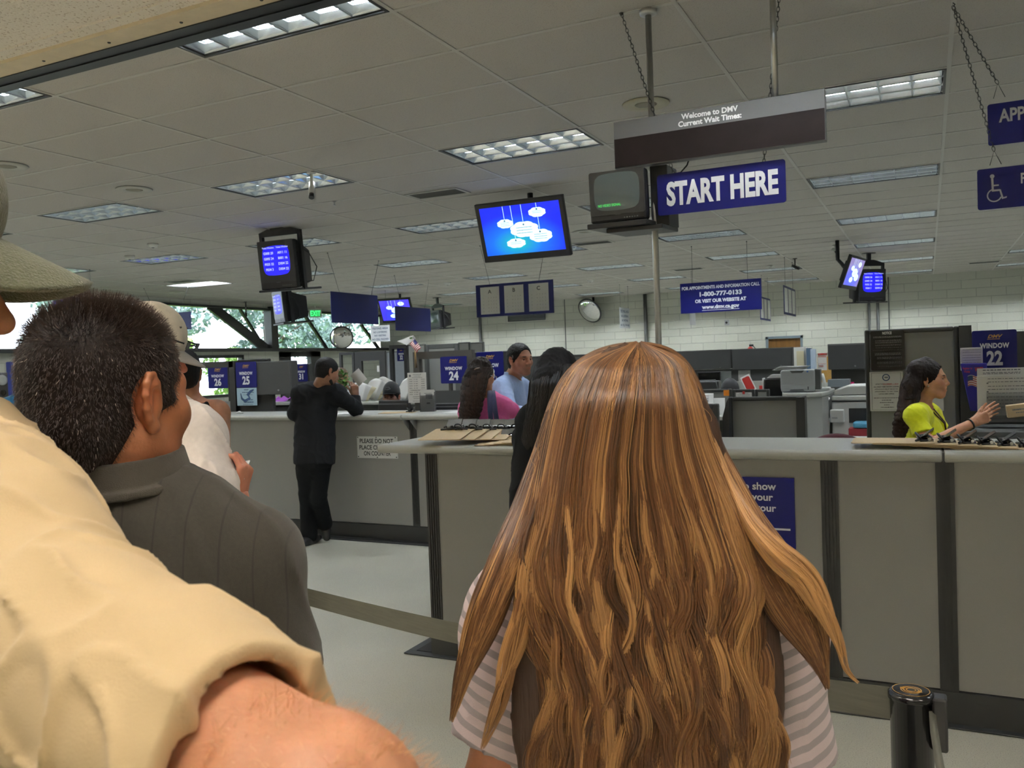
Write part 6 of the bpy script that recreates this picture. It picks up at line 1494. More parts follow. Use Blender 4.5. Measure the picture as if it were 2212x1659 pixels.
# ---- hands
def hand(sd, w, d, n, th, L=.18, curl=.35, curls=None, spread=.10, thumb=.5, k=.006, r=.0085):
    """w wrist, d towards the fingers, n out of the palm, th towards the thumb side"""
    w, d, n0 = na(w), nrm(d), nrm(n); t = nrm(na(th)-d*(na(th)@d)); n0 = nrm(n0-d*(n0@d)-t*(n0@t)); s = L/.18
    kn = [w+(d*.088+t*.030)*s, w+(d*.092+t*.010)*s, w+(d*.088-t*.010)*s, w+(d*.080-t*.028)*s]
    for q, o in zip(kn, (.018, .006, -.006, -.017)): sd.cone(w+t*o*s, q, .0135*s, .0115*s, .014)
    sd.cone(w-d*.05*s, w+d*.02*s, .025*s, .022*s, .02, f=n0, fs=.75)
    def finger(p, dd, ls, rs, angs):
        nn = n0
        for l, (ra, rb), an in zip(ls, rs, angs):
            ca, sa_ = math.cos(an), math.sin(an); dd, nn = dd*ca+nn*sa_, nn*ca-dd*sa_
            e = p+dd*l; sd.cone(p, e, ra, rb, k*.7); p = e
    for i, q in enumerate(kn):
        l = (.040, .045, .042, .032)[i]*s; c = (curls or [curl]*4)[i]; dd = nrm(d+t*spread*(1.5-i)*.8); rr = (r, r, r*.95, r*.85)[i]*s
        finger(q, dd, (l, l*.62, l*.52), ((rr, rr*.95), (rr*.95, rr*.9), (rr*.9, rr*.78)), (c*.8, c*1.2, c*.8))
    sd.cone(w+t*.012*s, w+(d*.045+t*.036+n0*.012)*s, .015*s, .0125*s, .016)
    finger(w+(d*.045+t*.036+n0*.012)*s, nrm(d*.75+t*(.75-thumb*.6)+n0*.25*thumb), (.034*s, .027*s), ((.0110*s, .0098*s), (.0098*s, .0078*s)), (.15*thumb, .5*thumb))
    return sd
# ---- bodies
def stand(x, y, yaw, Hh, lean=0.0):
    """joints of a standing figure; yaw 0 faces +y"""
    f = np.array([-math.sin(yaw), math.cos(yaw), 0]); r = np.array([f[1], -f[0], 0]); o = np.array([x, y, 0.0]); u = np.array([0, 0, 1.0])
    J = dict(f=f, r=r, H=Hh)
    def p(a, b, c): return o+r*a*Hh+f*(b*Hh+lean*max(c-.5, 0)*Hh)+u*c*Hh
    J.update(head=p(0, .012, .928), neck=p(0, -.008, .835), up=p(0, -.005, .79), chest=p(0, .0, .72), waist=p(0, .004, .615), pelvis=p(0, 0, .53))
    for s, n in ((-1, 'L'), (1, 'R')):
        J.update({'sh'+n: p(s*.108, -.006, .805), 'el'+n: p(s*.135, -.015, .625), 'wr'+n: p(s*.14, .035, .475), 'hip'+n: p(s*.05, 0, .50), 'kn'+n: p(s*.052, .012, .275), 'an'+n: p(s*.054, -.01, .045), 'toe'+n: p(s*.062, .085, .018)})
    return J
def torso(sd, J, g=0.0, belly=1.0, w=1.0, hip=1.0):
    f = J['f']; H_ = J['H']
    sd.cone(J['pelvis'], J['waist'], (.088*hip*w)*H_+g, (.080*w*belly)*H_+g, .05, f=f, fs=.72)
    sd.cone(J['waist'], J['chest'], (.080*w*belly)*H_+g, (.090*w)*H_+g, .05, f=f, fs=.70); sd.cone(J['chest'], J['up'], .090*w*H_+g, .050*w*H_+g, .05, f=f, fs=.72)
    for n in 'LR': sd.cone(J['up']*.4+J['sh'+n]*.6, J['sh'+n], .046*H_+g, .034*H_+g, .05); 
    sd.cone(J['neck']-np.array([0, 0, .015]), J['up'], .040*H_+g*.5, .046*H_+g, .03, cut=(1, 0))
    return sd
def arms(sd, J, g=0.0, which='LR', upto=2.0, k=1.0):
    """upto: 1 = elbow, 2 = wrist, fractions cut the sleeve square"""
    H_ = J['H']
    for n in which:
        a, b, c = J['sh'+n], J['el'+n], J['wr'+n]
        if upto <= 1: e = a+(b-a)*upto; sd.cone(a, e, .0300*k*H_+g, (.0300-.006*upto)*k*H_+g*1.15, .03, cut=(0, 1))
        else:
            sd.cone(a, b, .0300*k*H_+g, .0235*k*H_+g, .03); e = b+(c-b)*(upto-1)
            sd.cone(b, e, .0235*k*H_+g, (.0235-.007*(upto-1))*k*H_+g, .02, cut=(0, 1 if upto < 2 else 0))
    return sd
def legs(sd, J, g=0.0, flare=1.0):
    H_ = J['H']
    for n in 'LR': sd.cone(J['hip'+n], J['kn'+n], .050*H_+g, .033*H_+g, .03); sd.cone(J['kn'+n], J['an'+n], .032*H_+g, .021*H_*flare+g, .02)
    return sd
def shoes(name, J, m, parent, h=.008):
    for n in 'LR':
        a, t = J['an'+n], J['toe'+n]; fd = nrm((t-a)*np.array([1, 1, 0])) if J.get('flatfeet', True) else nrm(t-a)
        sd = SD(); z = np.array([0, 0, 1.0])
        heel = np.array([a[0], a[1], .036])-fd*.035; ball = np.array([a[0], a[1], .034])+fd*.105; tip = np.array([a[0], a[1], .030])+fd*.165
        sd.cone(heel, ball, .034, .042, .02); sd.cone(ball, tip, .042, .030, .02); sd.cone(a, (heel+ball)/2, .040, .036, .03)
        sd.keep((0, 0, .002), (0, 0, -1))
        np_object(name, [sd.mesh(h)], m, parent)
def person(label, x, y): return thing('person', label, 'person', (x, y, 0))
def scalp(hd, sd, t, back=-.085, fo=0.0):
    """close cap of hair: cranium grown by t, opened for the face and ears"""
    hd.e(sd, (0, -.016, .034), (.0745+t, .094+t, .083+t), .01); hd.e(sd, (0, -.045, -.03), (.062+t*.8, .056+t*.8, .062), .03)
    hd.e(sd, (0, .115-fo*.3, -.055+fo), (.085, .098, .118), .012, True)
    sd.keep(hd.P(0, 0, back), -hd.B[2])
    return sd
HM_dark = hair_mat('near_black_hair', rgb(12, 10, 9), rgb(40, 32, 29), .38, .35); HS_dark = mat('near_black_hair_mass', rgb(15, 12, 11), .6, spec=.2, bump=.5, bscale=90, aniso_scale=(1, 1, .12))
HS_brown = mat('dark_brown_hair_mass', rgb(30, 21, 17), .6, spec=.2, bump=.6, bscale=120, aniso_scale=(1, 1, .12))
def fabric(name, c, **kw): return mat(name, c, kw.pop('rough', .9), noise=kw.pop('noise', .06), nscale=kw.pop('nscale', 60), bump=kw.pop('bump', .25), bscale=kw.pop('bscale', 700), sheen=kw.pop('sheen', .15), **kw)
SK = lambda r, g, b: np.array(rgb(r, g, b)[:3])
def dirv(a, b): return nrm(RT*a+FWD*b)
def shift(J, keys, v):
    for k in keys: J[k] = J[k]+na(v)
# ---------------------------------------------------------------- man in the black suit
def suit_man():
    b = at(690, 1170, 7.45); yaw = math.radians(8); J = stand(b.x, b.y, yaw, 1.74)
    for k, (x, y, d) in dict(head=(707, 803, 7.35), neck=(690, 836, 7.42), up=(688, 852, 7.45), chest=(684, 885, 7.45), waist=(680, 935, 7.42), pelvis=(678, 985, 7.4), shL=(650, 852, 7.42), shR=(727, 850, 7.38), elL=(636, 893, 7.45), wrL=(668, 900, 7.66), elR=(768, 884, 7.56), wrR=(768, 856, 7.60),
                            hipL=(662, 992, 7.4), hipR=(694, 992, 7.4), knL=(664, 1075, 7.42), knR=(688, 1072, 7.38), anL=(668, 1155, 7.45), anR=(700, 1128, 7.5)).items(): J[k] = na(at(x, y, d))
    p = person('man in a black suit leaning on the counter, holding up a paper', b.x, b.y)
    hd = Head(J['head'], nrm(RT*.80+FWD*.62-UP*.28), k=1.0)
    S1 = torso(SD(), J, -.01); legs(S1, J, -.01); arms(S1, J, -.006); Hd = hd.skull(SD(), ears=(-1, 1)); hd.neck(Hd, J['neck'], .054, .06); hd.neck(S1, J['neck'], .054, .06)
    Hn = SD(); wv = J['wrR']; hand(Hn, wv, nrm(UP*.9-RT*.1), nrm(-RT*.6+FWD*.6), nrm(-RT*.7-FWD*.5), .18, curls=[.5, .9, 1.1, 1.2], thumb=.9)
    sk = SK(150, 108, 84)
    np_object('body', [S1.mesh(.010), Hd.mesh(.0035), Hn.mesh(.003)], M_skin, p, hd.paint(sk, stubble=.9))
    hr = scalp(hd, SD(), .007, back=-.07); np_object('hair', [hr.mesh(.0035, wrinkle(.0015, (120, 120, 120)))], HS_dark, p)
    bd = SD(); hd.c(bd, (-.05, .02, -.07), (-.018, .066, -.10), .018, .018); hd.c(bd, (.05, .02, -.07), (.018, .066, -.10), .018, .018); hd.e(bd, (0, .07, -.097), (.026, .022, .022))
    np_object('beard', [bd.mesh(.0035)], HS_dark, p)
    M_suit = fabric('black_suiting', rgb(22, 23, 26), bump=.15, sheen=0, spec=.25)
    jk = SD(); torso(jk, J, .022, 1.08); jk.cone(J['waist'], J['pelvis']-np.array([0, 0, .06]), .158, .182, .05, f=J['f'], fs=.70, cut=(0, 1))
    for q in 'LR': jk.cone(J['sh'+q], J['el'+q], .072, .058, .03); jk.cone(J['el'+q], J['wr'+q], .058, .042, .03, cut=(0, 1))
    jk.cone(J['up'], J['sh'+'L'], .09, .066, .04); jk.cone(J['up'], J['shR'], .09, .066, .04)
    np_object('jacket', [jk.mesh(.008, wrinkle(.006, (9, 9, 7)))], M_suit, p)
    cl = SD(); cl.cone(J['neck']-np.array([0, 0, .012]), J['neck']+np.array([0, 0, .022]), .070, .064, .01, cut=(1, 1)); np_object('collar', [cl.mesh(.006)], M_suit, p)
    tr = SD(); legs(tr, J, .010, 1.7); tr.cone(J['pelvis']+np.array([0, 0, .03]), J['pelvis']-np.array([0, 0, .05]), .145, .135, .04, f=J['f'], fs=.75)
    np_object('trousers', [tr.mesh(.009, wrinkle(.006, (8, 8, 9)))], fabric('black_trousers', rgb(15, 16, 18), sheen=0, spec=.2), p)
    M_shoe = mat('black_shoe', rgb(20, 20, 21), .45)
    sd = SD(); a = na(at(662, 1168, 7.4)); fd = nrm(RT*.35+FWD*.9); fd[2] = 0; fd = nrm(fd); a[2] = .035; sd.cone(a-fd*.04, a+fd*.11, .036, .042, .02); sd.cone(a+fd*.11, a+fd*.18, .042, .03, .02); sd.cone(J['anL'], a, .042, .036, .03); sd.keep((0, 0, .002), (0, 0, -1))
    np_object('shoe', [sd.mesh(.007)], M_shoe, p)
    tip, heel = na(at(706, 1167, 7.5)), na(at(703, 1118, 7.55)); sd = SD(); fw = nrm(FWD*np.array([1, 1, 0])); tip[2] = max(tip[2], .045)
    sd.cone(heel, heel*.35+tip*.65, .033, .043, .02, f=fw, fs=.5); sd.cone(heel*.35+tip*.65, tip, .043, .034, .02, f=fw, fs=.5); sd.cone(J['anR'], heel+fw*.03, .038, .034, .03)
    o = np_object('shoe', [sd.mesh(.006)], M_shoe, p)
    # paper in the raised hand
    t = thing('paper_sheet', 'folded white paper held up by the man in the black suit', 'paper', tuple(at(775, 815, 7.58)))
    m = MB(); X = RT*.06+UP*.055; Y = -RT*.075+UP*.095
    q = [na((0, 0, 0))+X*a+Y*c for a, c in ((-.6, -.5), (.6, -.5), (.6, .5), (-.6, .5))]
    m.grid(lambda u, v: Vector(q[0]*(1-u)*(1-v)+q[1]*u*(1-v)+q[2]*u*v+q[3]*(1-u)*v-FWD*.012*math.sin(u*3)), 6, 6); m.grid(lambda u, v: Vector(q[0]*(1-u)*(1-v)+q[1]*u*(1-v)+q[2]*u*v+q[3]*(1-u)*v-FWD*.012*math.sin(u*3)+FWD*.002), 6, 6)
    m.build('sheet', M_paper, t)
suit_man()
def simple_person(label, base, Hh, yaw, over, face, skin, shirt, hairmat, trouser, sleeve=.6, hd_k=1.0, head_up=(0, 0, 1), hair='short', stub=0, female=False, h=.009, hh=.004, w=1.0, wr=.005, brow=.006, eyes=True, lipc=(1.0, .66, .62), wide=1.0, belly=1.0, neckr=.054, hem=None, shirtg=.014, browcol=(.03, .02, .015), blush=0, hands=(), armk=1.0, fo=0.0):
    J = stand(base[0], base[1], yaw, Hh)
    for k, v in over.items(): J[k] = na(at(*v))
    p = person(label, base[0], base[1]); hd = Head(J['head'], face, head_up, hd_k, wide)
    S1 = torso(SD(), J, -.006, belly, w); legs(S1, J); arms(S1, J, k=armk); hd.neck(S1, J['neck'], neckr, neckr+.008)
    Hd = hd.skull(SD(), female, nose=.80 if female else 1.0); hd.neck(Hd, J['neck'], neckr, neckr+.008)
    sh = [S1.mesh(h), Hd.mesh(hh)]
    for n in 'LR':
        if n not in [q[0] for q in hands]:
            Hn = SD(); dd = nrm(J['wr'+n]-J['el'+n]); hand(Hn, J['wr'+n], dd, J['r']*(1 if n == 'L' else -1), J['f'], .175*Hh/1.7, .4); sh.append(Hn.mesh(.006))
    for n, d, nn, th, cu in hands: Hn = SD(); hand(Hn, J['wr'+n], d, nn, th, .172*Hh/1.7, curls=cu); sh.append(Hn.mesh(.003))
    np_object('body', sh, M_skin, p, hd.paint(skin, lipc, stub, blush, brow, browcol))
    if eyes: hd.eyes(p)
    if hair: hs = scalp(hd, SD(), .009, fo=fo); np_object('hair', [hs.mesh(hh, wrinkle(.002, (110, 110, 110)))], hairmat, p)
    if shirt:
        st = SD(); torso(st, J, shirtg, belly, w); arms(st, J, shirtg+.002, upto=sleeve, k=armk)
        st.cone(J['waist'], J['pelvis']-np.array([0, 0, .07 if hem is None else hem]), .085*w*belly*Hh+shirtg, .094*w*Hh+shirtg, .05, f=J['f'], fs=.74, cut=(0, 1))
        st.cone(J['neck']+np.array([0, 0, .012]), J['neck']+np.array([0, 0, .09]), neckr+.012, neckr+.03, .01, sub=True)
        np_object('shirt', [st.mesh(h*.9, wrinkle(wr))], shirt, p)
    tr = SD(); legs(tr, J, .012, 1.35); tr.cone(J['pelvis']+np.array([0, 0, .05]), J['pelvis']-np.array([0, 0, .05]), .083*w*Hh+.006, .08*Hh, .04, f=J['f'], fs=.78)
    np_object('trousers', [tr.mesh(.011, wrinkle(.005))], trouser, p)
    shoes('shoe', J, M_black, p, .009)
    return p, J, hd
M_jeans = fabric('dark_jeans', rgb(40, 48, 64)); M_darktr = fabric('dark_trousers', rgb(36, 36, 38)); M_khaki = fabric('khaki_trousers', rgb(150, 134, 104))
# ---------------------------------------------------------------- man in the blue shirt
M_ltblue = fabric('light_blue_shirt', rgb(158, 182, 226), bump=.1)
b = at(1108, 900, 6.57)
p, J, hd = simple_person('man in a light blue shirt looking back over his shoulder at the counter behind', (b.x, b.y), 1.70, math.radians(-50),
    dict(head=(1124, 777, 6.42), neck=(1108, 814, 6.50), up=(1103, 834, 6.52), chest=(1100, 862, 6.52), waist=(1100, 905, 6.52), pelvis=(1100, 950, 6.52), shL=(1128, 838, 6.70), shR=(1084, 838, 6.34), elR=(1104, 888, 6.12), wrR=(1134, 893, 6.22), elL=(1140, 885, 6.62), wrL=(1160, 893, 6.52)),
    nrm(RT*.62-FWD*.78-UP*.03), SK(166, 120, 96), M_ltblue, HS_dark, M_darktr, 1.95, stub=.45, hh=.0032, brow=.0065, h=.008, wr=.004, neckr=.056, wide=1.02, fo=.022)
g = SD(); cb = J['neck']; u3 = np.array([0, 0, 1.0])
g.cone(cb-u3*.012, cb+u3*.04+hd.B[1]*.0, .076, .064, .01, cut=(1, 1)); g.cone(cb, cb+u3*.09, .058, .056, .006, sub=True); np_object('collar', [g.mesh(.004)], M_ltblue, p)
gs = SD()
for q in (-1, 1): gs.ell(hd.P(q*.076, .0, .03), np.array([.006, .020, .026]), hd.B, .008)
np_object('grey_temples', [gs.mesh(.003)], mat('grey_hair', rgb(84, 82, 80), .6, bump=.5, bscale=200), p)
# ---------------------------------------------------------------- woman in pink
M_pink = fabric('pink_tee', rgb(204, 88, 146))
b = at(1042, 930, 6.05)
p, J, hd = simple_person('woman in a pink tee with long wavy dark hair at the counter behind', (b.x, b.y), 1.50, math.radians(14),
    dict(head=(1041, 813, 5.95), neck=(1046, 852, 6.00), up=(1046, 872, 6.03), chest=(1044, 900, 6.03), waist=(1044, 945, 6.00), pelvis=(1042, 990, 6.00), shL=(1010, 882, 5.98), shR=(1083, 876, 6.00), elL=(1004, 962, 5.86), wrL=(1035, 955, 6.05), elR=(1118, 893, 6.06), wrR=(1150, 905, 6.25)),
    nrm(RT*.72+FWD*.68-UP*.12), SK(176, 126, 100), M_pink, HS_brown, M_jeans, .82, hd_k=.92, female=True, w=1.12, belly=1.06, h=.008, hh=.0035, wr=.005)
def long_hair(parent, hd, path, n, clump, hm, rad=.0011, k=26, seed=1, wave=.012, wl=.09, spread=1.0, tone=(.0, .6)):
    """path: list of (centre point, half width vector, depth vector) the mass runs through from crown to tip"""
    rg = np.random.default_rng(seed); P0 = np.array([na(q[0]) for q in path]); Wd = np.array([na(q[1]) for q in path]); Dp = np.array([na(q[2]) for q in path])
    ct = rg.uniform(-1, 1, (clump, 2)); ci = rg.integers(0, clump, n); uv = ct[ci]+rg.normal(0, .07, (n, 2)); uv = np.clip(uv, -1.08, 1.08)
    t = np.linspace(0, 1, k)*(len(path)-1); i = np.minimum(t.astype(int), len(path)-2); fr = t-i
    fr = fr*fr*(3-2*fr)*.5+fr*.5
    def lerp(A): return A[i]*(1-fr)[:, None]+A[i+1]*fr[:, None]
    C, Wt, Dt = lerp(P0), lerp(Wd), lerp(Dp)
    bow = np.sqrt(np.clip(1-uv[:, 0]**2, 0, 1))*(.55+.45*np.abs(uv[:, 1]))
    P = C[None]+uv[:, 0][:, None, None]*Wt[None]+bow[:, None, None]*Dt[None]
    tt = np.linspace(0, 1, k); ph = rg.uniform(0, 6.28, clump)[ci]; am = (wave*rg.uniform(.5, 1.3, clump))[ci]
    L = np.cumsum(np.r_[0, np.linalg.norm(np.diff(C, axis=0), axis=1)])
    P += (am[:, None]*np.sin(L[None]/wl*6.28+ph[:, None])*np.clip(tt*2.2-.5, 0, 1)[None])[:, :, None]*(Wt/np.maximum(np.linalg.norm(Wt, axis=1), 1e-6)[:, None])[None]
    P += (.6*am[:, None]*np.cos(L[None]/wl*6.28+ph[:, None])*np.clip(tt*2.2-.5, 0, 1)[None])[:, :, None]*(Dt/np.maximum(np.linalg.norm(Dt, axis=1), 1e-6)[:, None])[None]
    cutl = rg.uniform(.86, 1, n)[:, None]*np.ones(k)
    P += rg.normal(0, .0018, (n, 1, 3))*tt[None, :, None]
    r = rad*(1-.75*tt**3)
    return strands('hair_strands', P, r, rg.uniform(*tone, clump)[ci]+rg.normal(0, .05, n), hm, parent)
hm = SD(); scalp(hd, hm, .008, back=-.10)
A3 = lambda x, y, d: na(at(x, y, d))
pth = [(1042, 781, 5.95, 12, .015), (1038, 793, 5.90, 25, .05), (1028, 815, 5.86, 26, .06), (1022, 850, 5.83, 24, .05), (1017, 885, 5.82, 21, .04), (1012, 912, 5.82, 17, .03), (1014, 930, 5.83, 9, .02)]
for a, c in zip(pth[:-1], pth[1:]): hm.cone(A3(*a[:3]), A3(*c[:3]), a[3]*5.90/FPX*.9, c[3]*5.90/FPX*.9, .02, f=FWD, fs=.6)
np_object('hair', [hm.mesh(.0045, wrinkle(.006, (60, 60, 26)))], HS_brown, p)
HM_brown = hair_mat('dark_brown_hair', rgb(20, 13, 11), rgb(70, 47, 35), .38, .35)
long_hair(p, hd, [(A3(a[0], a[1], a[2]), RT*(a[3]*5.90/FPX), -FWD*a[4]) for a in pth], 3000, 60, HM_brown, .0014, 24, 3, .011, .07)
MB().tube([at(1020, 803, 5.84), at(1028, 797, 5.83), at(1036, 795, 5.84)], .007, 8).build('hair_clip', mat('tortoise_clip', rgb(150, 130, 118), .3), p).location = -p.location
m = MB(); m.tube([hd.P(.078, .0, .006), hd.P(.072, .085, .008)], .0025, 6); m.tube([hd.P(.036+.022*math.cos(a), .095, -.002+.017*math.sin(a)) for a in [6.28*k/14 for k in range(14)]], .002, 6, 0, True); m.build('spectacles', M_chrome, p).location = -p.location
t = thing('shoulder_bag', 'navy shoulder bag on the back of the woman in pink', 'bag', tuple(at(1066, 925, 5.80)))
M_navybag = fabric('navy_canvas', rgb(38, 40, 74))
def strap(px):
    v = []
    for i, (a, bq) in enumerate(px): v += [Vector(at(*a)), Vector(at(*bq))]
    m = MB(); m.add(v, [(2*i, 2*i+1, 2*i+3, 2*i+2) for i in range(len(px)-1)], 0, True); return m
for off in (0, 9):
    o = strap([((1055+off, 856, 6.00), (1063+off*.6, 855, 6.00)), ((1053+off, 845, 5.88), (1062+off*.8, 844, 5.88)), ((1052+off, 856, 5.79), (1062+off, 856, 5.79)), ((1053+off*1.2, 885, 5.76), (1064+off*1.2, 885, 5.76)), ((1056+off*1.4, 915, 5.76), (1067+off*1.4, 915, 5.76))]).build('strap', M_navybag, t); o.location = -t.location
    so = o.modifiers.new('t', 'SOLIDIFY'); so.thickness = .004
sd = SD(); sd.cone(at(1048, 945, 5.78), at(1085, 945, 5.78), .10, .10, .03, f=FWD, fs=.4); sd.cone(at(1048, 920, 5.78), at(1090, 914, 5.78), .02, .02, .04); o = np_object('bag_body', [sd.mesh(.007, wrinkle(.006))], M_navybag, t)
# ---------------------------------------------------------------- clerk in the black cap
b = at(842, 900, 9.0)
p, J, hd = simple_person('seated clerk in a black cap peering over a monitor', (b.x, b.y), 1.50, math.radians(195),
    dict(head=(845, 858, 8.9), neck=(846, 892, 9.0), up=(846, 905, 9.05), chest=(846, 935, 9.05), shL=(878, 905, 9.03), shR=(812, 903, 9.03)),
    nrm(-FWD*.97-RT*.22-UP*.05), SK(150, 108, 88), fabric('grey_tee', rgb(88, 92, 96)), HS_dark, M_darktr, .8, hd_k=1.05, h=.010, hh=.004, brow=.006)
def cap(parent, hd, crown, brim, tall=1.0, L=.07, dip=.012, mats=None, flat=.6, back=0.0):
    sd = SD(); hd.e(sd, (0, -.016, .045), (.084, .104, .078*tall+.012), .01); hd.e(sd, (0, -.016, .045), (.079, .099, .074*tall+.008), .002, True); sd.keep(hd.P(0, 0, .034), -hd.B[2]); np_object('crown', [sd.mesh(.003)], crown, parent)
    m = MB()
    def bf(u, v):
        a = math.radians(-62+124*u); x = .078*math.sin(a); y = -.012+.100*math.cos(a)
        return Vector(hd.P(x*(1+.06*v), y+L*v*(math.cos(a*.82))**flat, .038-dip*v-.010*(abs(math.sin(a))**2)*(1-flat*.5)))
    m.grid(bf, 24, 6); o = m.build('brim', brim, parent); o.location = -parent.location; so = o.modifiers.new('t', 'SOLIDIFY'); so.thickness = .003*hd.k; return o
cp = thing('cap', 'black flat-brimmed cap with a raised badge on the clerk behind the monitor', 'cap', tuple(hd.P(0, 0, .04)))
M_capblack = fabric('black_cap_cloth', rgb(26, 27, 28)); hc = Head(hd.C+hd.B[2]*.006, hd.B[1], hd.B[2], 1.04)
cap(cp, hc, M_capblack, M_capblack, 1.25, .07, .0, flat=.3)
m = MB(); m.tube([hc.P(-.03, .092, .08), hc.P(-.015, .094, .098), hc.P(.02, .094, .096), hc.P(.03, .092, .075), hc.P(.0, .097, .072), hc.P(-.02, .095, .078)], .005, 6, 0, True); m.build('badge', mat('dark_embroidery', rgb(58, 60, 62), .6), cp).location = -cp.location
# ---------------------------------------------------------------- woman behind the plant
b = at(735, 860, 11.2)
p, J, hd = simple_person('woman with pinned-up brown hair behind the man in the suit', (b.x, b.y), 1.56, math.radians(-70), dict(head=(737, 815, 11.1)), nrm(RT*.9-FWD*.3-UP*.15), SK(190, 142, 118), fabric('grey_top', rgb(120, 120, 128)), mat('brown_hair_mass', rgb(98, 72, 54), .55, bump=.5, bscale=120), M_darktr, .8, h=.012, hh=.006, female=True)
# ---------------------------------------------------------------- woman with black hair at the near counter
b = at(1184, 1150, 3.62); M_blackknit = fabric('black_knit', rgb(12, 12, 13), sheen=0, spec=.2)
p, J, hd = simple_person('woman in black with long black hair leaning on the near counter', (b.x, b.y), 1.57, math.radians(-5),
    dict(head=(1212, 818, 3.75), neck=(1200, 872, 3.68), up=(1192, 900, 3.66), chest=(1190, 945, 3.64), waist=(1186, 1010, 3.60), pelvis=(1182, 1075, 3.6), shL=(1158, 912, 3.68), shR=(1240, 905, 3.7), elL=(1138, 950, 3.92), wrL=(1170, 955, 4.1), elR=(1262, 955, 3.95), wrR=(1250, 955, 4.15)),
    nrm(RT*.55+FWD*.8-UP*.1), SK(176, 126, 100), M_blackknit, HS_dark, fabric('black_leggings', rgb(12, 12, 13), sheen=0, spec=.2), 1.95, hd_k=.95, female=True, h=.007, hh=.004, w=1.0, wr=.006, shirtg=.018, armk=1.15)
hm = SD(); scalp(hd, hm, .008, back=-.11)
pth = [(1210, 768, 3.75, 22, .02), (1203, 790, 3.71, 46, .075), (1195, 830, 3.65, 49, .085), (1187, 875, 3.62, 44, .07), (1176, 915, 3.58, 40, .05), (1164, 950, 3.56, 32, .04), (1160, 985, 3.55, 18, .03)]
for a, c in zip(pth[:-1], pth[1:]): hm.cone(A3(*a[:3]), A3(*c[:3]), a[3]*3.6/FPX*.9, c[3]*3.6/FPX*.9, .02, f=FWD, fs=.6)
np_object('hair', [hm.mesh(.005, wrinkle(.003, (50, 50, 14)))], HS_dark, p)
long_hair(p, hd, [(A3(a[0], a[1], a[2]), RT*(a[3]*3.6/FPX), -FWD*a[4]) for a in pth], 4500, 70, HM_dark, .0009, 26, 4, .006, .16, tone=(.0, .5))
# ---------------------------------------------------------------- clerk in yellow
M_yellow = fabric('yellow_tee', rgb(222, 230, 24), bump=.15)
b = at(1985, 960, 5.15); ff = nrm(RT*.87-FWD*.50+UP*.04)
p, J, hd = simple_person('clerk in a bright yellow v-neck tee gesturing with both hands', (b.x, b.y), 1.50, math.atan2(-ff[0], ff[1]),
    dict(head=(2006, 820, 5.1), neck=(1992, 872, 5.12), up=(1990, 900, 5.12), chest=(1996, 935, 5.12), waist=(1998, 990, 5.12), pelvis=(1992, 1045, 5.12), shL=(2010, 895, 5.30), shR=(1978, 898, 4.95), elR=(2003, 962, 4.85), wrR=(2104, 912, 4.85), elL=(2048, 955, 5.3), wrL=(2112, 905, 5.05)),
    ff, SK(196, 144, 112), None, HS_brown, M_darktr, hd_k=.965, female=True, h=.006, hh=.0026, fo=.02, w=.92, neckr=.047, brow=.0045, lipc=(.92, .55, .52), blush=.45,
    hands=(('R', nrm(RT*.8+UP*.35-FWD*.1), nrm(UP*.5+FWD*.8), nrm(UP*.9-RT*.3), [.5, .6, .7, .8]), ('L', nrm(RT*.82+UP*.45+FWD*.2), nrm(-FWD*.7+UP*.7), nrm(UP*.6-RT*.6), [.15, .12, .18, .25])))
st = SD(); torso(st, J, .012, 1.0, .92); st.cone(J['waist'], J['pelvis']-np.array([0, 0, .07]), .125, .15, .05, f=J['f'], fs=.74, cut=(0, 1))
for q, u_ in (('R', .62), ('L', .55)): e = J['sh'+q]+(J['el'+q]-J['sh'+q])*u_; st.cone(J['sh'+q], e, .050, .056, .03, cut=(0, 1))
fr = J['f']; st.cone(J['neck']+u3*.015, J['neck']+u3*.09, .062, .075, .01, sub=True)
st.cone(J['neck']+fr*.03, J['chest']+fr*.10+u3*.055, .050, .012, .01, sub=True); st.cone(J['neck']+fr*.10, J['chest']+fr*.14+u3*.055, .055, .014, .01, sub=True)
np_object('shirt', [st.mesh(.005, wrinkle(.0035, (11, 11, 9)))], M_yellow, p)
hm = SD(); scalp(hd, hm, .009, back=-.11, fo=.02)
pth = [(1998, 782, 5.10, 12, .015), (1982, 800, 5.08, 24, .03), (1968, 835, 5.06, 22, .04), (1962, 875, 5.04, 20, .04), (1952, 905, 5.02, 18, .03), (1944, 930, 5.02, 13, .03), (1942, 950, 5.02, 6, .02)]
for a, c in zip(pth[:-1], pth[1:]): hm.cone(A3(*a[:3]), A3(*c[:3]), a[3]*5.05/FPX*.85, c[3]*5.05/FPX*.85, .03, f=FWD, fs=.8)
np_object('hair', [hm.mesh(.0035, wrinkle(.003, (60, 60, 30)))], HS_brown, p)
long_hair(p, hd, [(A3(a[0], a[1], a[2]), RT*(a[3]*5.05/FPX), -FWD*a[4]) for a in pth], 2600, 46, HM_brown, .0010, 24, 6, .008, .06)
m = MB(); m.tube([J['neck']+hd.B[0]*.045+u3*.02-fr*.03, J['neck']+hd.B[0]*.052+fr*.03-u3*.01, J['chest']+hd.B[0]*.035+fr*.112+u3*.06, J['chest']+fr*.12-u3*.01], .0045, 6); m.tube([J['neck']-hd.B[0]*.045+u3*.02-fr*.03, J['neck']-hd.B[0]*.045+fr*.04-u3*.01, J['chest']-hd.B[0]*.03+fr*.112+u3*.06, J['chest']+fr*.12-u3*.01], .0045, 6); m.build('lanyard', mat('brown_lanyard', rgb(60, 34, 28), .6), p).location = -p.location
MB().ball(hd.P(.078, .0, -.038), .0055).build('earring', M_chrome, p).location = -p.location
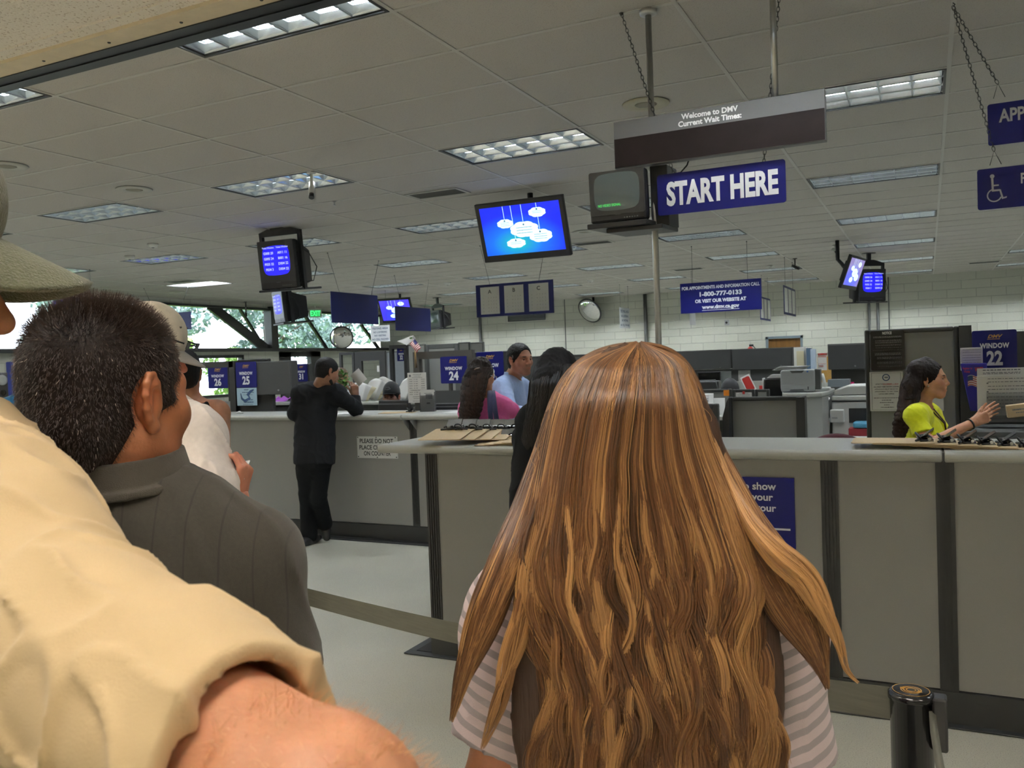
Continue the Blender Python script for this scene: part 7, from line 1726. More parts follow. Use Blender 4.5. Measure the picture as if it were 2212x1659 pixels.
MB().tube([J['wrR']+nrm(J['wrR']-J['elR'])*-.02+(basis(nrm(J['wrR']-J['elR']))[0]*math.cos(a)+basis(nrm(J['wrR']-J['elR']))[2]*math.sin(a))*.029 for a in [6.28*k/16 for k in range(16)]], .005, 6, 0, True).build('watch_strap', M_black, p).location = -p.location
# ---------------------------------------------------------------- man in the black tank top
b = at(405, 1000, 4.35); M_tank = fabric('black_tank', rgb(18, 18, 20), sheen=0, spec=.2)
p, J, hd = simple_person('broad man in a black tank top facing the windows', (b.x, b.y), 1.74, math.radians(30),
    dict(head=(396, 806, 4.3), neck=(402, 862, 4.3), up=(405, 895, 4.3), chest=(408, 945, 4.3), waist=(410, 1020, 4.3), pelvis=(410, 1090, 4.3), shL=(345, 892, 4.28), shR=(468, 892, 4.28), elR=(474, 985, 4.15), wrR=(440, 1040, 4.5)),
    nrm(FWD*.9-RT*.3), SK(172, 122, 94), None, HS_dark, M_jeans, hd_k=1.0, h=.009, hh=.005, w=1.12, belly=1.08, armk=1.25, neckr=.062)
tk = SD(); torso(tk, J, .010, 1.08, 1.12); tk.cone(J['waist'], J['pelvis']-u3*.06, .17, .175, .05, f=J['f'], fs=.74, cut=(0, 1))
tk.cone(J['neck']+u3*.01, J['neck']+u3*.14, .13, .15, .02, f=J['f'], fs=1.0, sub=True)
for q, sx in (('L', -1), ('R', 1)): tk.cone(J['sh'+q]+J['r']*sx*.045+u3*.06, J['sh'+q]+J['r']*sx*.065-u3*.12, .075, .06, .02, sub=True)
np_object('tank_top', [tk.mesh(.007, wrinkle(.003))], M_tank, p)
# ---------------------------------------------------------------- man in the blue raglan tee
b = at(70, 1000, 6.4); M_ragblue = fabric('teal_blue_jersey', rgb(22, 100, 148)); M_ragblack = fabric('black_jersey', rgb(28, 28, 34))
p, J, hd = simple_person('man in a teal blue tee with black raglan sleeves at far left', (b.x, b.y), 1.68, math.radians(12),
    dict(head=(69, 818, 6.3), neck=(66, 853, 6.3), up=(66, 872, 6.32), chest=(66, 905, 6.34), waist=(68, 960, 6.34), pelvis=(70, 1005, 6.34), shL=(18, 880, 6.3), shR=(110, 878, 6.3), elL=(4, 930, 6.28), wrL=(6, 985, 6.2), elR=(124, 935, 6.25), wrR=(134, 990, 6.15)),
    nrm(FWD*.93+RT*.38), SK(196, 150, 122), M_ragblue, HS_dark, M_jeans, .05, h=.009, hh=.005, w=1.06)
sl = SD(); arms(sl, J, .019, upto=.86, k=1.1)
for q in 'LR': sl.cone(J['sh'+q], J['neck']*.82+J['sh'+q]*.18+u3*.0, .060, .034, .03)
sl.cone(J['neck']-u3*.01, J['neck']+u3*.10, .058, .075, .006, sub=True)
np_object('raglan_sleeves', [sl.mesh(.007, wrinkle(.003))], M_ragblack, p)
tag(MB().grid(lambda u, v: Vector(at(95+27*u, 985+14*v-6*u, 6.1))+V3(0, .01*math.sin(u*6), 0), 6, 3).build('crumpled_paper', M_paper), 'white crumpled paper at the hip of the man in the teal tee', 'paper')
# ---------------------------------------------------------------- man in the pale cap and white shirt
b = at(420, 1400, 2.75); M_whiteshirt = fabric('cream_white_shirt', rgb(226, 218, 214), bump=.15)
p, J, hd = simple_person('man in a cream cap and white shirt, half hidden behind the short-haired head', (b.x, b.y), 1.76, math.radians(-72),
    dict(head=(324, 770, 2.75), neck=(350, 872, 2.75), up=(365, 930, 2.72), chest=(385, 1000, 2.68), waist=(395, 1150, 2.66), pelvis=(395, 1300, 2.66), shL=(350, 930, 2.92), shR=(425, 945, 2.52), elR=(462, 1095, 2.42), wrR=(514, 1074, 2.5), elL=(395, 1120, 2.95), wrL=(455, 1125, 2.95)),
    nrm(RT*.97+FWD*.10-UP*.12), SK(206, 140, 116), M_whiteshirt, mat('grey_fringe', rgb(150, 140, 132), .6), M_khaki, .95, h=.007, hh=.004, w=1.0, wr=.008, shirtg=.024, armk=1.1, hands=(('R', nrm(RT*.25+UP*.95), nrm(-RT*.95+FWD*.2), nrm(-FWD*.9-RT*.2), [.9, 1.1, 1.2, 1.3]),))
M_capcream = fabric('cream_cap_cloth', rgb(214, 206, 190)); hc = Head(hd.C+hd.B[2]*.012, nrm(RT*.93+FWD*.10-UP*.36), (0, 0, 1), 1.08)
cp = thing('cap', 'cream cap with dark sunglasses resting on its brim', 'cap', tuple(hc.P(0, 0, .04)))
cap(cp, hc, M_capcream, mat('grey_brim_underside', rgb(150, 146, 140), .8), 1.2, .075, .02, flat=.7)
MB().ball(hc.P(.03, .062, .104), .004).ball(hc.P(-.03, .062, .104), .004).build('eyelet', M_trim, cp).location = -cp.location
t = thing('sunglasses', 'black sunglasses perched on the cream cap', 'sunglasses', tuple(hc.P(0, .1, .06)))
m = MB()
for q in (-1, 1): m.prism([(0, 0), (.03, 0), (.033, .022), (-.003, .022)], 0, .003, 0, Matrix.Translation(Vector(hc.P(q*.035, .105, .052))) @ Matrix(((hc.B[0][0]*q, hc.B[1][0], hc.B[2][0], 0), (hc.B[0][1]*q, hc.B[1][1], hc.B[2][1], 0), (hc.B[0][2]*q, hc.B[1][2], hc.B[2][2], 0), (0, 0, 0, 1))).to_4x4()); m.tube([hc.P(q*.072, .10, .066), hc.P(q*.09, .04, .064), hc.P(q*.09, -.02, .058)], .003, 6)
m.tube([hc.P(-.035, .106, .062), hc.P(0, .11, .066), hc.P(.035, .106, .062)], .003, 6); m.build('frame', M_blackgloss, t).location = -t.location
t = thing('folded_form', 'folded white form in the hand of the man in the white shirt', 'paper', tuple(at(522, 1012, 2.5)))
q = [na(at(x, y, d)) for x, y, d in ((505, 1030, 2.5), (527, 1034, 2.48), (539, 994, 2.52), (516, 998, 2.54))]
m = MB(); m.grid(lambda u, v: Vector(q[0]*(1-u)*(1-v)+q[1]*u*(1-v)+q[2]*u*v+q[3]*(1-u)*v), 2, 2); o = m.build('sheet', M_paper, t); o.location = -t.location; so = o.modifiers.new('t', 'SOLIDIFY'); so.thickness = .003
# ---------------------------------------------------------------- the three people closest to the viewer
def at_np(px, py, d):
    px, py, d = np.broadcast_arrays(px, py, d)
    v = (FWD+RT*((px-1106)/FPX)[..., None]-UP*((py-829.5)/FPX)[..., None])*d[..., None]; v[..., 2] += CAMZ; return v
def normals(v, f):
    a = np.cross(v[f[:, 2]]-v[f[:, 0]], v[f[:, 3]]-v[f[:, 1]]); n = np.zeros_like(v)
    for i in range(4): np.add.at(n, f[:, i], a)
    return n/np.maximum(np.linalg.norm(n, axis=1), 1e-9)[:, None]
def rib_fabric(name, c, axis, pitch, dark, rough=.9, stripes=None):
    m = mat(name, c, rough, noise=.10, nscale=220, bump=.25, bscale=900, sheen=.2); nt = m.node_tree; b = nt.nodes['Principled BSDF']; L = nt.links
    tc = nt.nodes.new('ShaderNodeTexCoord'); dt = nt.nodes.new('ShaderNodeVectorMath'); dt.operation = 'DOT_PRODUCT'; dt.inputs[1].default_value = [float(q/pitch) for q in axis]
    fr = nt.nodes.new('ShaderNodeMath'); fr.operation = 'FRACT'; lt = nt.nodes.new('ShaderNodeMath'); lt.operation = 'LESS_THAN'; lt.inputs[1].default_value = .06
    mx = nt.nodes.new('ShaderNodeMix'); mx.data_type = 'RGBA'; mx.inputs[7].default_value = dark
    old = b.inputs['Base Color'].links[0].from_socket
    L.new(tc.outputs['Object'], dt.inputs[0]); L.new(dt.outputs['Value'], fr.inputs[0]); L.new(fr.outputs[0], lt.inputs[0]); L.new(lt.outputs[0], mx.inputs[0]); L.new(old, mx.inputs[6]); L.new(mx.outputs[2], b.inputs['Base Color'])
    return m
# ---- man in the olive polo
def olive_man():
    b = at(255, 1500, 1.12); J = stand(b.x, b.y, YAW-.2, 1.64)
    for k, v in dict(head=(241, 862, 1.10), neck=(258, 1015, 1.10), up=(262, 1150, 1.11), chest=(265, 1260, 1.12), waist=(265, 1480, 1.12), pelvis=(265, 1700, 1.12), shR=(535, 1215, 1.15), shL=(0, 1215, 1.08), elR=(608, 1500, 1.14), elL=(-60, 1500, 1.12), wrR=(600, 1640, 1.36), wrL=(-20, 1640, 1.32)).items(): J[k] = na(at(*v))
    p = person('man with short dark hair in a ribbed olive polo, seen from behind', b.x, b.y)
    hd = Head(J['head'], dirv(.42, .91), (0, 0, 1), 1.0, 1.03)
    S1 = torso(SD(), J, -.01); legs(S1, J); arms(S1, J, -.004); hd.neck(S1, J['neck'], .060, .068)
    Hd = hd.skull(SD(), ears=(-1,), jaw=1.1); hd.neck(Hd, J['neck'], .060, .068); Er = SD(); hd.ear(Er, 1, 1.12)
    hd.e(Er, (.068, -.006, -.005), (.010, .02, .03), .01)
    sh = [S1.mesh(.010), Hd.mesh(.0025), Er.mesh(.0011)]
    for n in 'LR': Hn = SD(); hand(Hn, J['wr'+n], nrm(J['wr'+n]-J['el'+n]), J['r']*(1 if n == 'L' else -1), J['f'], .175, .5); sh.append(Hn.mesh(.005))
    np_object('body', sh, M_skin, p, hd.paint(SK(176, 116, 82)))
    hd.eyes(p)
    hs = SD(); scalp(hd, hs, .006, back=-.088); hd.c(hs, (.06, .0, -.02), (.064, .03, .0), .006, .01, .01); hd.c(hs, (0, -.055, -.05), (0, -.05, -.088), .052, .046, .03); hd.e(hs, (.076, -.012, -.004), (.02, .022, .034), .006, True)
    V, F = hs.mesh(.003)
    np_object('hair', [(V, F)], HS_brown, p)
    N = normals(V, F); q = hd.loc(V); rg = np.random.default_rng(8)
    keep = np.where((q[:, 2] > -.10) & (((V-hd.C)*N).sum(1) > 0))[0]; n = 22000; i = rg.choice(keep, n); P0 = V[i]+rg.normal(0, .0012, (n, 3)); Q = q[i]
    top = np.clip((Q[:, 2]-.055)/.05, 0, 1); ln = .0035+.011*top+.003*rg.random(n)
    dr = N[i]*(.35+.6*top)[:, None]+(hd.B[1]*.25+hd.B[2]*.30)[None]*top[:, None]-(hd.B[2]*.55)[None]*(1-top)[:, None]+rg.normal(0, .16, (n, 3)); dr /= np.linalg.norm(dr, axis=1)[:, None]
    t = np.linspace(0, 1, 4); P = P0[:, None]+dr[:, None]*(ln[:, None]*t)[:, :, None]
    gray = (rg.random(n) < .016*(1-top))
    strands('hair_strands', P, .00024*(1-.6*t), np.where(gray, rg.uniform(.8, 1, n), rg.uniform(0, .35, n)), hair_mat('short_dark_hair', rgb(20, 15, 12), rgb(210, 195, 180), .4, .5, rgb(64, 42, 28)), p)
    M_ol = rib_fabric('ribbed_olive_knit', rgb(55, 52, 45), RT*.97+UP*.03, .033, rgb(44, 41, 36))
    st = SD(); torso(st, J, .014, 1.1, 1.0)
    for s_ in 'LR': st.cone(J['up'], J['sh'+s_], .070, .058, .05); st.cone(J['sh'+s_], J['sh'+s_]+(J['el'+s_]-J['sh'+s_])*.9, .064, .064, .03, cut=(0, 1))
    st.cone(J['waist'], J['pelvis']-np.array([0, 0, .1]), .15, .165, .05, f=J['f'], fs=.75, cut=(0, 1)); st.cone(J['neck'], J['neck']+np.array([0, 0, .1]), .070, .085, .01, sub=True)
    np_object('shirt', [st.mesh(.006, wrinkle(.0042, (9, 9, 4)))], M_ol, p)
    cl = SD(); c0 = J['neck']; u = nrm(na((0, 0, 1))-J['f']*.10)
    cl.cone(c0-u*.016, c0+u*.022, .088, .080, .004, cut=(1, 1)); cl.cone(c0-u*.04, c0+u*.06, .076, .0715, .003, sub=True); cl.cone(c0-u*.022, c0-u*.012, .094, .092, .006, cut=(1, 1))
    np_object('collar', [cl.mesh(.003)], fabric('olive_rib_collar', rgb(68, 64, 56), bump=.4, bscale=900), p)
    tr = SD(); legs(tr, J, .012, 1.35); tr.cone(J['pelvis']+np.array([0, 0, .05]), J['pelvis']-np.array([0, 0, .05]), .14, .13, .04, f=J['f'], fs=.78); np_object('trousers', [tr.mesh(.011)], M_jeans, p); shoes('shoe', J, M_black, p, .009)
olive_man()
# ---- man in the tan shirt
def tan_man():
    b = at(-150, 1500, .82); f = dirv(.95, .31); J = stand(b.x, b.y, math.atan2(-f[0], f[1]), 1.74)
    for k, v in dict(head=(-290, 596, .80), neck=(-215, 905, .80), up=(-190, 1060, .80), chest=(-170, 1250, .80), waist=(-170, 1620, .80), pelvis=(-180, 1950, .8), shR=(-5, 1272, .625), elR=(690, 1790, .385), wrR=(1050, 2300, .55), shL=(-330, 1150, 1.0), elL=(-200, 1700, 1.05), wrL=(100, 1900, 1.0)).items(): J[k] = na(at(*v))
    p = person('man in a tan shirt and green cap, shoulder and arm close at the left edge', b.x, b.y)
    hd = Head(J['head'], nrm(RT*.88+FWD*.46-UP*.10), (0, 0, 1), 1.02)
    S1 = torso(SD(), J, -.006); legs(S1, J); arms(S1, J, 0, 'L'); hd.neck(S1, J['neck'], .056, .062)
    S1.cone(J['shR'], J['elR'], .041, .0450, .03); S1.cone(J['elR'], J['wrR'], .0455, .028, .02)
    Hd = hd.skull(SD(), nose=1.08); hd.neck(Hd, J['neck'], .056, .062)
    sh = [S1.mesh(.007), Hd.mesh(.0025)]
    for n in 'LR': Hn = SD(); hand(Hn, J['wr'+n], nrm(J['wr'+n]-J['el'+n]), J['r']*(1 if n == 'L' else -1), J['f'], .18, .5); sh.append(Hn.mesh(.005))
    np_object('body', sh, M_skin, p, hd.paint(SK(200, 144, 112)))
    hd.eyes(p)
    hs = SD(); scalp(hd, hs, .006); np_object('hair', [hs.mesh(.004)], mat('grey_brown_hair', rgb(120, 104, 90), .6, bump=.5, bscale=150), p)
    # fine hair on the upper arm
    rg = np.random.default_rng(4); a, e = J['shR'], J['elR']; x, y, z = [na(q) for q in frame_from(e-a)]; n = 1500
    t = rg.uniform(.88, 1.08, n); an = rg.uniform(0, 6.28, n); rr = .0445; nn = x[None]*np.cos(an)[:, None]+y[None]*np.sin(an)[:, None]; P0 = a+(e-a)*t[:, None]+nn*rr
    dr = nn*.8+z*.5+rg.normal(0, .4, (n, 3)); dr /= np.linalg.norm(dr, axis=1)[:, None]; tt = np.linspace(0, 1, 4)
    strands('arm_hair', P0[:, None]+dr[:, None]*(rg.uniform(.006, .013, n)[:, None]*tt)[:, :, None], .00012*(1-.6*tt), rg.random(n), hair_mat('fair_arm_hair', rgb(190, 130, 80), rgb(236, 190, 140)), p)
    M_tan = fabric('tan_cotton', rgb(206, 182, 142), bump=.12, noise=.03, nscale=30)
    st = SD(); torso(st, J, .018, 1.12, 1.05)
    hem = J['shR']+(J['elR']-J['shR'])*.93
    st.cone(J['up'], J['shR'], .076, .070, .06); st.cone(J['up'], J['shL'], .085, .065, .05); st.cone(J['shR'], hem, .0700, .0600, .02, cut=(0, 1)); st.cone(J['shL'], J['shL']+(J['elL']-J['shL'])*.7, .07, .07, .04, cut=(0, 1))
    st.cone(J['waist'], J['pelvis']-np.array([0, 0, .08]), .17, .185, .05, f=J['f'], fs=.8, cut=(0, 1)); st.cone(J['neck']+np.array([0, 0, .005]), J['neck']+np.array([0, 0, .12]), .072, .09, .01, sub=True)
    ax = nrm(hem-J['shR']); hm_ = J['shR']+(J['elR']-J['shR'])*.865; n_ = nrm(ax+.45*(UP*.8+RT*.6)); st.cone(hm_-ax*.05, hm_+ax*.06, .0500, .0510, .002, sub=True); st.cone(hm_, hm_+n_*.10, .14, .14, .002, cut=(1, 1), sub=True)
    np_object('shirt', [st.mesh(.0034, wrinkle(.0050, (15, 15, 10), 4.0), (na(at(-900, 600, .8))-1, na(at(900, 1900, .8))+1))], M_tan, p)
    tr = SD(); legs(tr, J, .012, 1.35); tr.cone(J['pelvis']+np.array([0, 0, .05]), J['pelvis']-np.array([0, 0, .05]), .15, .14, .04, f=J['f'], fs=.78); np_object('trousers', [tr.mesh(.011)], M_khaki, p); shoes('shoe', J, M_black, p, .009)
    cp = thing('cap', 'green suede cap whose brim juts in at the left edge', 'cap', tuple(hd.P(0, 0, .05)))
    M_suede = mat('green_suede', rgb(90, 94, 68), 1.0, noise=.14, nscale=90, bump=.9, bscale=420, sheen=.5)
    hc = Head(hd.C+hd.B[2]*.034, nrm(hd.B[1]-hd.B[2]*.30), (0, 0, 1), 1.06)
    sd = SD(); hc.e(sd, (0, -.016, .045), (.084, .104, .095), .01); hc.e(sd, (0, -.016, .045), (.079, .099, .090), .002, True); sd.keep(hc.P(0, 0, .034), -hc.B[2]); np_object('crown', [sd.mesh(.003)], M_suede, cp)
    m = MB()
    def bf(u, v):
        a_ = math.radians(-66+132*u); x = .080*math.sin(a_); y = -.012+.102*math.cos(a_)
        return Vector(hc.P(x*(1+.05*v), y+.084*v*(math.cos(a_*.80))**.55, .046-.004*v-.042*abs(math.sin(a_))**2.0-.016*v*abs(math.sin(a_))))
    m.grid(bf, 40, 12); o = m.build('brim', M_suede, cp); o.location = -cp.location; so = o.modifiers.new('t', 'SOLIDIFY'); so.thickness = .0045
    g = thing('spectacles', 'brown framed spectacles of the man in the tan shirt', 'spectacles', tuple(hd.P(0, .1, 0)))
    M_fr = mat('brown_frame', rgb(58, 34, 28), .3); m = MB(); ln = MB()
    for q in (-1, 1):
        m.tube([hd.P(q*.034+.025*math.cos(a), .104-.006*abs(math.cos(a)), -.004+(.019 if math.sin(a) < 0 else .017)*math.sin(a)) for a in [6.283*k/24 for k in range(24)]], .0016, 8, 0, True)
        m.tube([hd.P(q*.060, .100, .010), hd.P(q*.073, .085, .012), hd.P(q*.079, .02, .008), hd.P(q*.078, -.012, .004)], [.0026, .0024, .0018, .0016], 8)
        ln.add([hd.P(q*.034, .106, -.004)]+[hd.P(q*.034+.0245*math.cos(a), .104-.006*abs(math.cos(a)), -.004+.0175*math.sin(a)) for a in [6.283*k/24 for k in range(24)]], [(0, k+1, (k+1) % 24+1) for k in range(24)])
    m.tube([hd.P(-.010, .104, .002), hd.P(0, .108, .005), hd.P(.010, .104, .002)], .0016, 8)
    m.build('frame', M_fr, g).location = -g.location; ln.build('lenses', M_glass, g).location = -g.location
tan_man()
# ---- girl with long red-blonde hair
def girl():
    dc = 1.05; b = at(1385, 1600, dc); J = stand(b.x, b.y, YAW, 1.56)
    for k, v in dict(head=(1364, 944, dc), neck=(1375, 1165, dc), up=(1380, 1240, dc), chest=(1385, 1400, dc), waist=(1388, 1610, dc), pelvis=(1390, 1790, dc), shL=(1150, 1340, dc), shR=(1632, 1325, dc), elL=(1052, 1720, dc), elR=(1712, 1720, dc), wrL=(1090, 1900, dc+.15), wrR=(1680, 1900, dc+.15)).items(): J[k] = na(at(*v))
    p = person('girl with very long red-blonde hair in a striped tee, seen from behind', b.x, b.y)
    hd = Head(J['head'], nrm(FWD*.97+RT*.10+UP*.10), (0, 0, 1), .97)
    S1 = torso(SD(), J, -.008, w=.95); legs(S1, J); arms(S1, J, -.004); hd.neck(S1, J['neck'], .047, .052); Hd = hd.skull(SD(), True); hd.neck(Hd, J['neck'], .047, .052)
    sh = [S1.mesh(.007), Hd.mesh(.003)]
    for n in 'LR': Hn = SD(); hand(Hn, J['wr'+n], nrm(J['wr'+n]-J['el'+n]), J['r']*(1 if n == 'L' else -1), J['f'], .165, .5); sh.append(Hn.mesh(.005))
    np_object('body', sh, M_skin, p, hd.paint(SK(206, 146, 116), brow=.005)); hd.eyes(p)
    # striped tee: bands rise toward the sleeves
    ms = mat('striped_jersey', rgb(222, 206, 212), .9, bump=.2, bscale=900, sheen=.2); nt = ms.node_tree; bs = nt.nodes['Principled BSDF']; L = nt.links
    tc = nt.nodes.new('ShaderNodeTexCoord'); dx = nt.nodes.new('ShaderNodeVectorMath'); dx.operation = 'DOT_PRODUCT'; dx.inputs[1].default_value = [float(q) for q in RT]
    dz = nt.nodes.new('ShaderNodeVectorMath'); dz.operation = 'DOT_PRODUCT'; dz.inputs[1].default_value = [float(q) for q in UP]
    ab = nt.nodes.new('ShaderNodeMath'); ab.operation = 'ABSOLUTE'; ma = nt.nodes.new('ShaderNodeMath'); ma.operation = 'MULTIPLY_ADD'; ma.inputs[1].default_value = -.36
    sc = nt.nodes.new('ShaderNodeMath'); sc.operation = 'MULTIPLY'; sc.inputs[1].default_value = 1/.0205; fr = nt.nodes.new('ShaderNodeMath'); fr.operation = 'FRACT'
    rp = nt.nodes.new('ShaderNodeValToRGB'); e = rp.color_ramp.elements; e[0].position = .52; e[0].color = rgb(226, 210, 216); e[1].position = .56; e[1].color = rgb(172, 162, 170); x = e.new(.96); x.color = rgb(172, 162, 170); y = e.new(1.0); y.color = rgb(226, 210, 216)
    L.new(tc.outputs['Object'], dx.inputs[0]); L.new(tc.outputs['Object'], dz.inputs[0]); L.new(dx.outputs['Value'], ab.inputs[0]); L.new(ab.outputs[0], ma.inputs[0]); L.new(dz.outputs['Value'], ma.inputs[2]); L.new(ma.outputs[0], sc.inputs[0]); L.new(sc.outputs[0], fr.inputs[0]); L.new(fr.outputs[0], rp.inputs[0]); L.new(rp.outputs[0], bs.inputs['Base Color'])
    st = SD(); torso(st, J, .012, w=.98)
    for q in 'LR': st.cone(J['up'], J['sh'+q], .080, .058, .05); st.cone(J['sh'+q], J['sh'+q]+(J['el'+q]-J['sh'+q])*(.66 if q == 'L' else .80), .066, .064, .06, cut=(0, 1))
    st.cone(J['chest'], J['waist'], .130, .130, .05, f=J['f'], fs=.72); st.cone(J['waist'], J['pelvis']-np.array([0, 0, .08]), .135, .15, .05, f=J['f'], fs=.75, cut=(0, 1)); st.cone(J['neck'], J['neck']+np.array([0, 0, .1]), .066, .09, .01, sub=True)
    np_object('shirt', [st.mesh(.005, wrinkle(.003, (9, 9, 5)))], ms, p)
    tr = SD(); legs(tr, J, .010, 1.2); tr.cone(J['pelvis']+np.array([0, 0, .05]), J['pelvis']-np.array([0, 0, .05]), .135, .125, .04, f=J['f'], fs=.78); np_object('trousers', [tr.mesh(.011)], M_jeans, p); shoes('shoe', J, M_black, p, .009)
    # hair
    YL_ = np.array([728, 738, 750, 790, 850, 900, 1000, 1100, 1200, 1300, 1400, 1500, 1600, 1760]); XL = np.array([1372, 1325, 1290, 1234, 1197, 1182, 1162, 1142, 1122, 1126, 1160, 1190, 1165, 1140])
    YR_ = np.array([728, 738, 750, 790, 850, 950, 1060, 1160, 1250, 1350, 1450, 1550, 1620, 1760]); XR = np.array([1388, 1430, 1455, 1490, 1512, 1542, 1588, 1630, 1650, 1640, 1650, 1676, 1688, 1680])
    PX0, PY0 = 1380, 733
    def depth(k, py):
        T_ = np.interp(py, [728, 738, 755, 790, 850, 1000, 1150, 1300, 1500, 1800], [.040, .060, .080, .101, .117, .123, .129, .134, .138, .138]); ed = np.interp(py, [730, 860, 1000, 1150, 1300, 1450], [0, 0, .016, .048, .080, .096]); A = T_-ed
        return dc-ed-A*np.sqrt(np.clip(1-k*k, 0, 1))-.002
    rg = np.random.default_rng(21); n, K = 19000, 34; NC = 260
    kc = np.sort(rg.uniform(-1, 1, NC)); ci = rg.integers(0, NC, n); k0 = np.clip(kc[ci]+rg.normal(0, .022, n), -1, 1)
    yend = rg.uniform(1640, 1760, NC)[ci]+rg.normal(0, 14, n); y0 = PY0+4+(1-np.abs(k0))**.35*86*rg.uniform(.03, 1, n)
    t = np.linspace(0, 1, K)[None]**1.25; py = y0[:, None]+(yend-y0)[:, None]*t
    yy = py-((y0-PY0)*.75)[:, None]*np.exp(-(py-PY0)/170)
    xl, xr = np.interp(yy, YL_, XL), np.interp(yy, YR_, XR); mid = np.interp(py, [730, 830, 1000, 1800], [PX0, PX0-6, 1352, 1400]); kk = k0[:, None]
    ez = np.clip((py-y0[:, None]+3)/48, 0, 1); ez = .04+.96*ez*(2-ez); px = mid+np.where(kk < 0, mid-xl, xr-mid)*kk*ez
    ph = rg.uniform(0, 6.28, NC)[ci][:, None]; am = rg.uniform(4, 20, NC)[ci][:, None]; ramp = np.clip((py-1020)/300, 0, 1)
    w = am*np.sin(py/rg.uniform(34, 52, NC)[ci][:, None]+ph)*ramp; px = px+w+rg.normal(0, 3.0, (n, 1))*np.clip((py-900)/500, 0, 1)
    lay = rg.uniform(0, .016, NC)[ci][:, None]+rg.uniform(0, .006, (n, 1))
    d = depth(kk*.985, py)-lay*np.clip((py-760)/120, .15, 1)+.004*np.cos(py/44+ph)*ramp
    tone = np.clip(rg.beta(1.3, 2.2, NC)[ci]*.8+rg.normal(0, .11, n)+.14*np.abs(k0), 0, 1)
    rad = .00042*(1-.55*t**4)
    HM_red = hair_mat('red_blonde_hair', rgb(46, 30, 20), rgb(206, 160, 104), .34, .5, rgb(116, 78, 48))
    sets = [(at_np(px, py, d), rad*np.ones((n, 1)), tone)]
    def lock(pts, n, tone, seed, nc=24, wav=6, taper=True, r=.00042, kk=34):
        rg = np.random.default_rng(seed); Q = np.array(pts, float); s = np.r_[0, np.cumsum(np.hypot(*np.diff(Q[:, :2], axis=0).T))]; s /= s[-1]; t = np.linspace(0, 1, kk)
        from_s = np.array([np.interp(t, s, Q[:, j]) for j in range(4)])
        for _ in range(2): from_s[:, 1:-1] = (from_s[:, :-2]+2*from_s[:, 1:-1]+from_s[:, 2:])/4
        x, y, dd, hw = from_s; gx_, gy_ = np.gradient(x), np.gradient(y); g = np.hypot(gx_, gy_)+1e-6
        u = rg.uniform(-1, 1, nc); ci = rg.integers(0, nc, n); uu = np.clip(u[ci]+rg.normal(0, .10, n), -1.1, 1.1)[:, None]; ph = rg.uniform(0, 6.28, nc)[ci][:, None]
        off = uu*hw[None]+wav*np.sin(t[None]*13+ph)*np.clip(t*2-.6, 0, 1)[None]
        en = rg.uniform(.72, 1, n)[:, None]; 
        tp = 1-.75*np.clip((t-.72)/.28, 0, 1)[None]**1.5; off = off*tp; P = at_np(x[None]-gy_/g*off, y[None]+gx_/g*off, dd[None]-(.012*np.sqrt(np.clip(1-uu**2, 0, 1))+rg.uniform(0, .006, (n, 1)))*np.clip(t*4, .2, 1)[None])
        ii = t[None]*en*(kk-1); i0 = np.minimum(ii.astype(int), kk-2); fq = (ii-i0)[..., None]; ar = np.arange(n)[:, None]; P = P[ar, i0]*(1-fq)+P[ar, i0+1]*fq
        return P, r*(1-.6*t**3)[None]*np.ones((n, 1)), np.clip(rg.uniform(*tone, nc)[ci]+rg.normal(0, .10, n), 0, 1)
    D = lambda pts: [(x, y, dc-dd, w) for x, y, dd, w in pts]
    sets.append(lock(D([(1377, 741, .02, 3), (1304, 750, .01, 5), (1236, 792, .0, 8), (1198, 860, .0, 10), (1176, 960, .015, 16), (1140, 1100, .05, 30), (1098, 1210, .085, 36), (1056, 1310, .10, 34), (1022, 1400, .105, 30), (994, 1480, .105, 24), (975, 1560, .10, 14)]), 2400, (.12, .75), 1, 30))
    sets.append(lock(D([(1200, 1000, .05, 10), (1175, 1120, .07, 22), (1150, 1240, .095, 30), (1125, 1350, .105, 26), (1090, 1460, .11, 20), (1062, 1560, .11, 18), (1040, 1620, .11, 8)]), 700, (.2, .8), 2, 12, 9))
    sets.append(lock(D([(1383, 741, .02, 3), (1446, 750, .01, 5), (1490, 792, .0, 8), (1514, 862, .0, 10), (1548, 980, .02, 18), (1600, 1100, .055, 34), (1652, 1205, .09, 48), (1705, 1290, .105, 56), (1748, 1365, .11, 52), (1778, 1440, .11, 36), (1788, 1490, .105, 16)]), 3600, (.1, .7), 3, 34))
    sets.append(lock(D([(1508, 850, .012, 5), (1530, 930, .03, 7), (1572, 1040, .06, 10), (1625, 1140, .10, 18), (1680, 1200, .125, 26), (1745, 1250, .13, 26), (1790, 1330, .13, 20), (1818, 1410, .125, 14), (1822, 1452, .12, 10), (1856, 1476, .12, 6)]), 900, (.62, 1.0), 4, 10, 7))
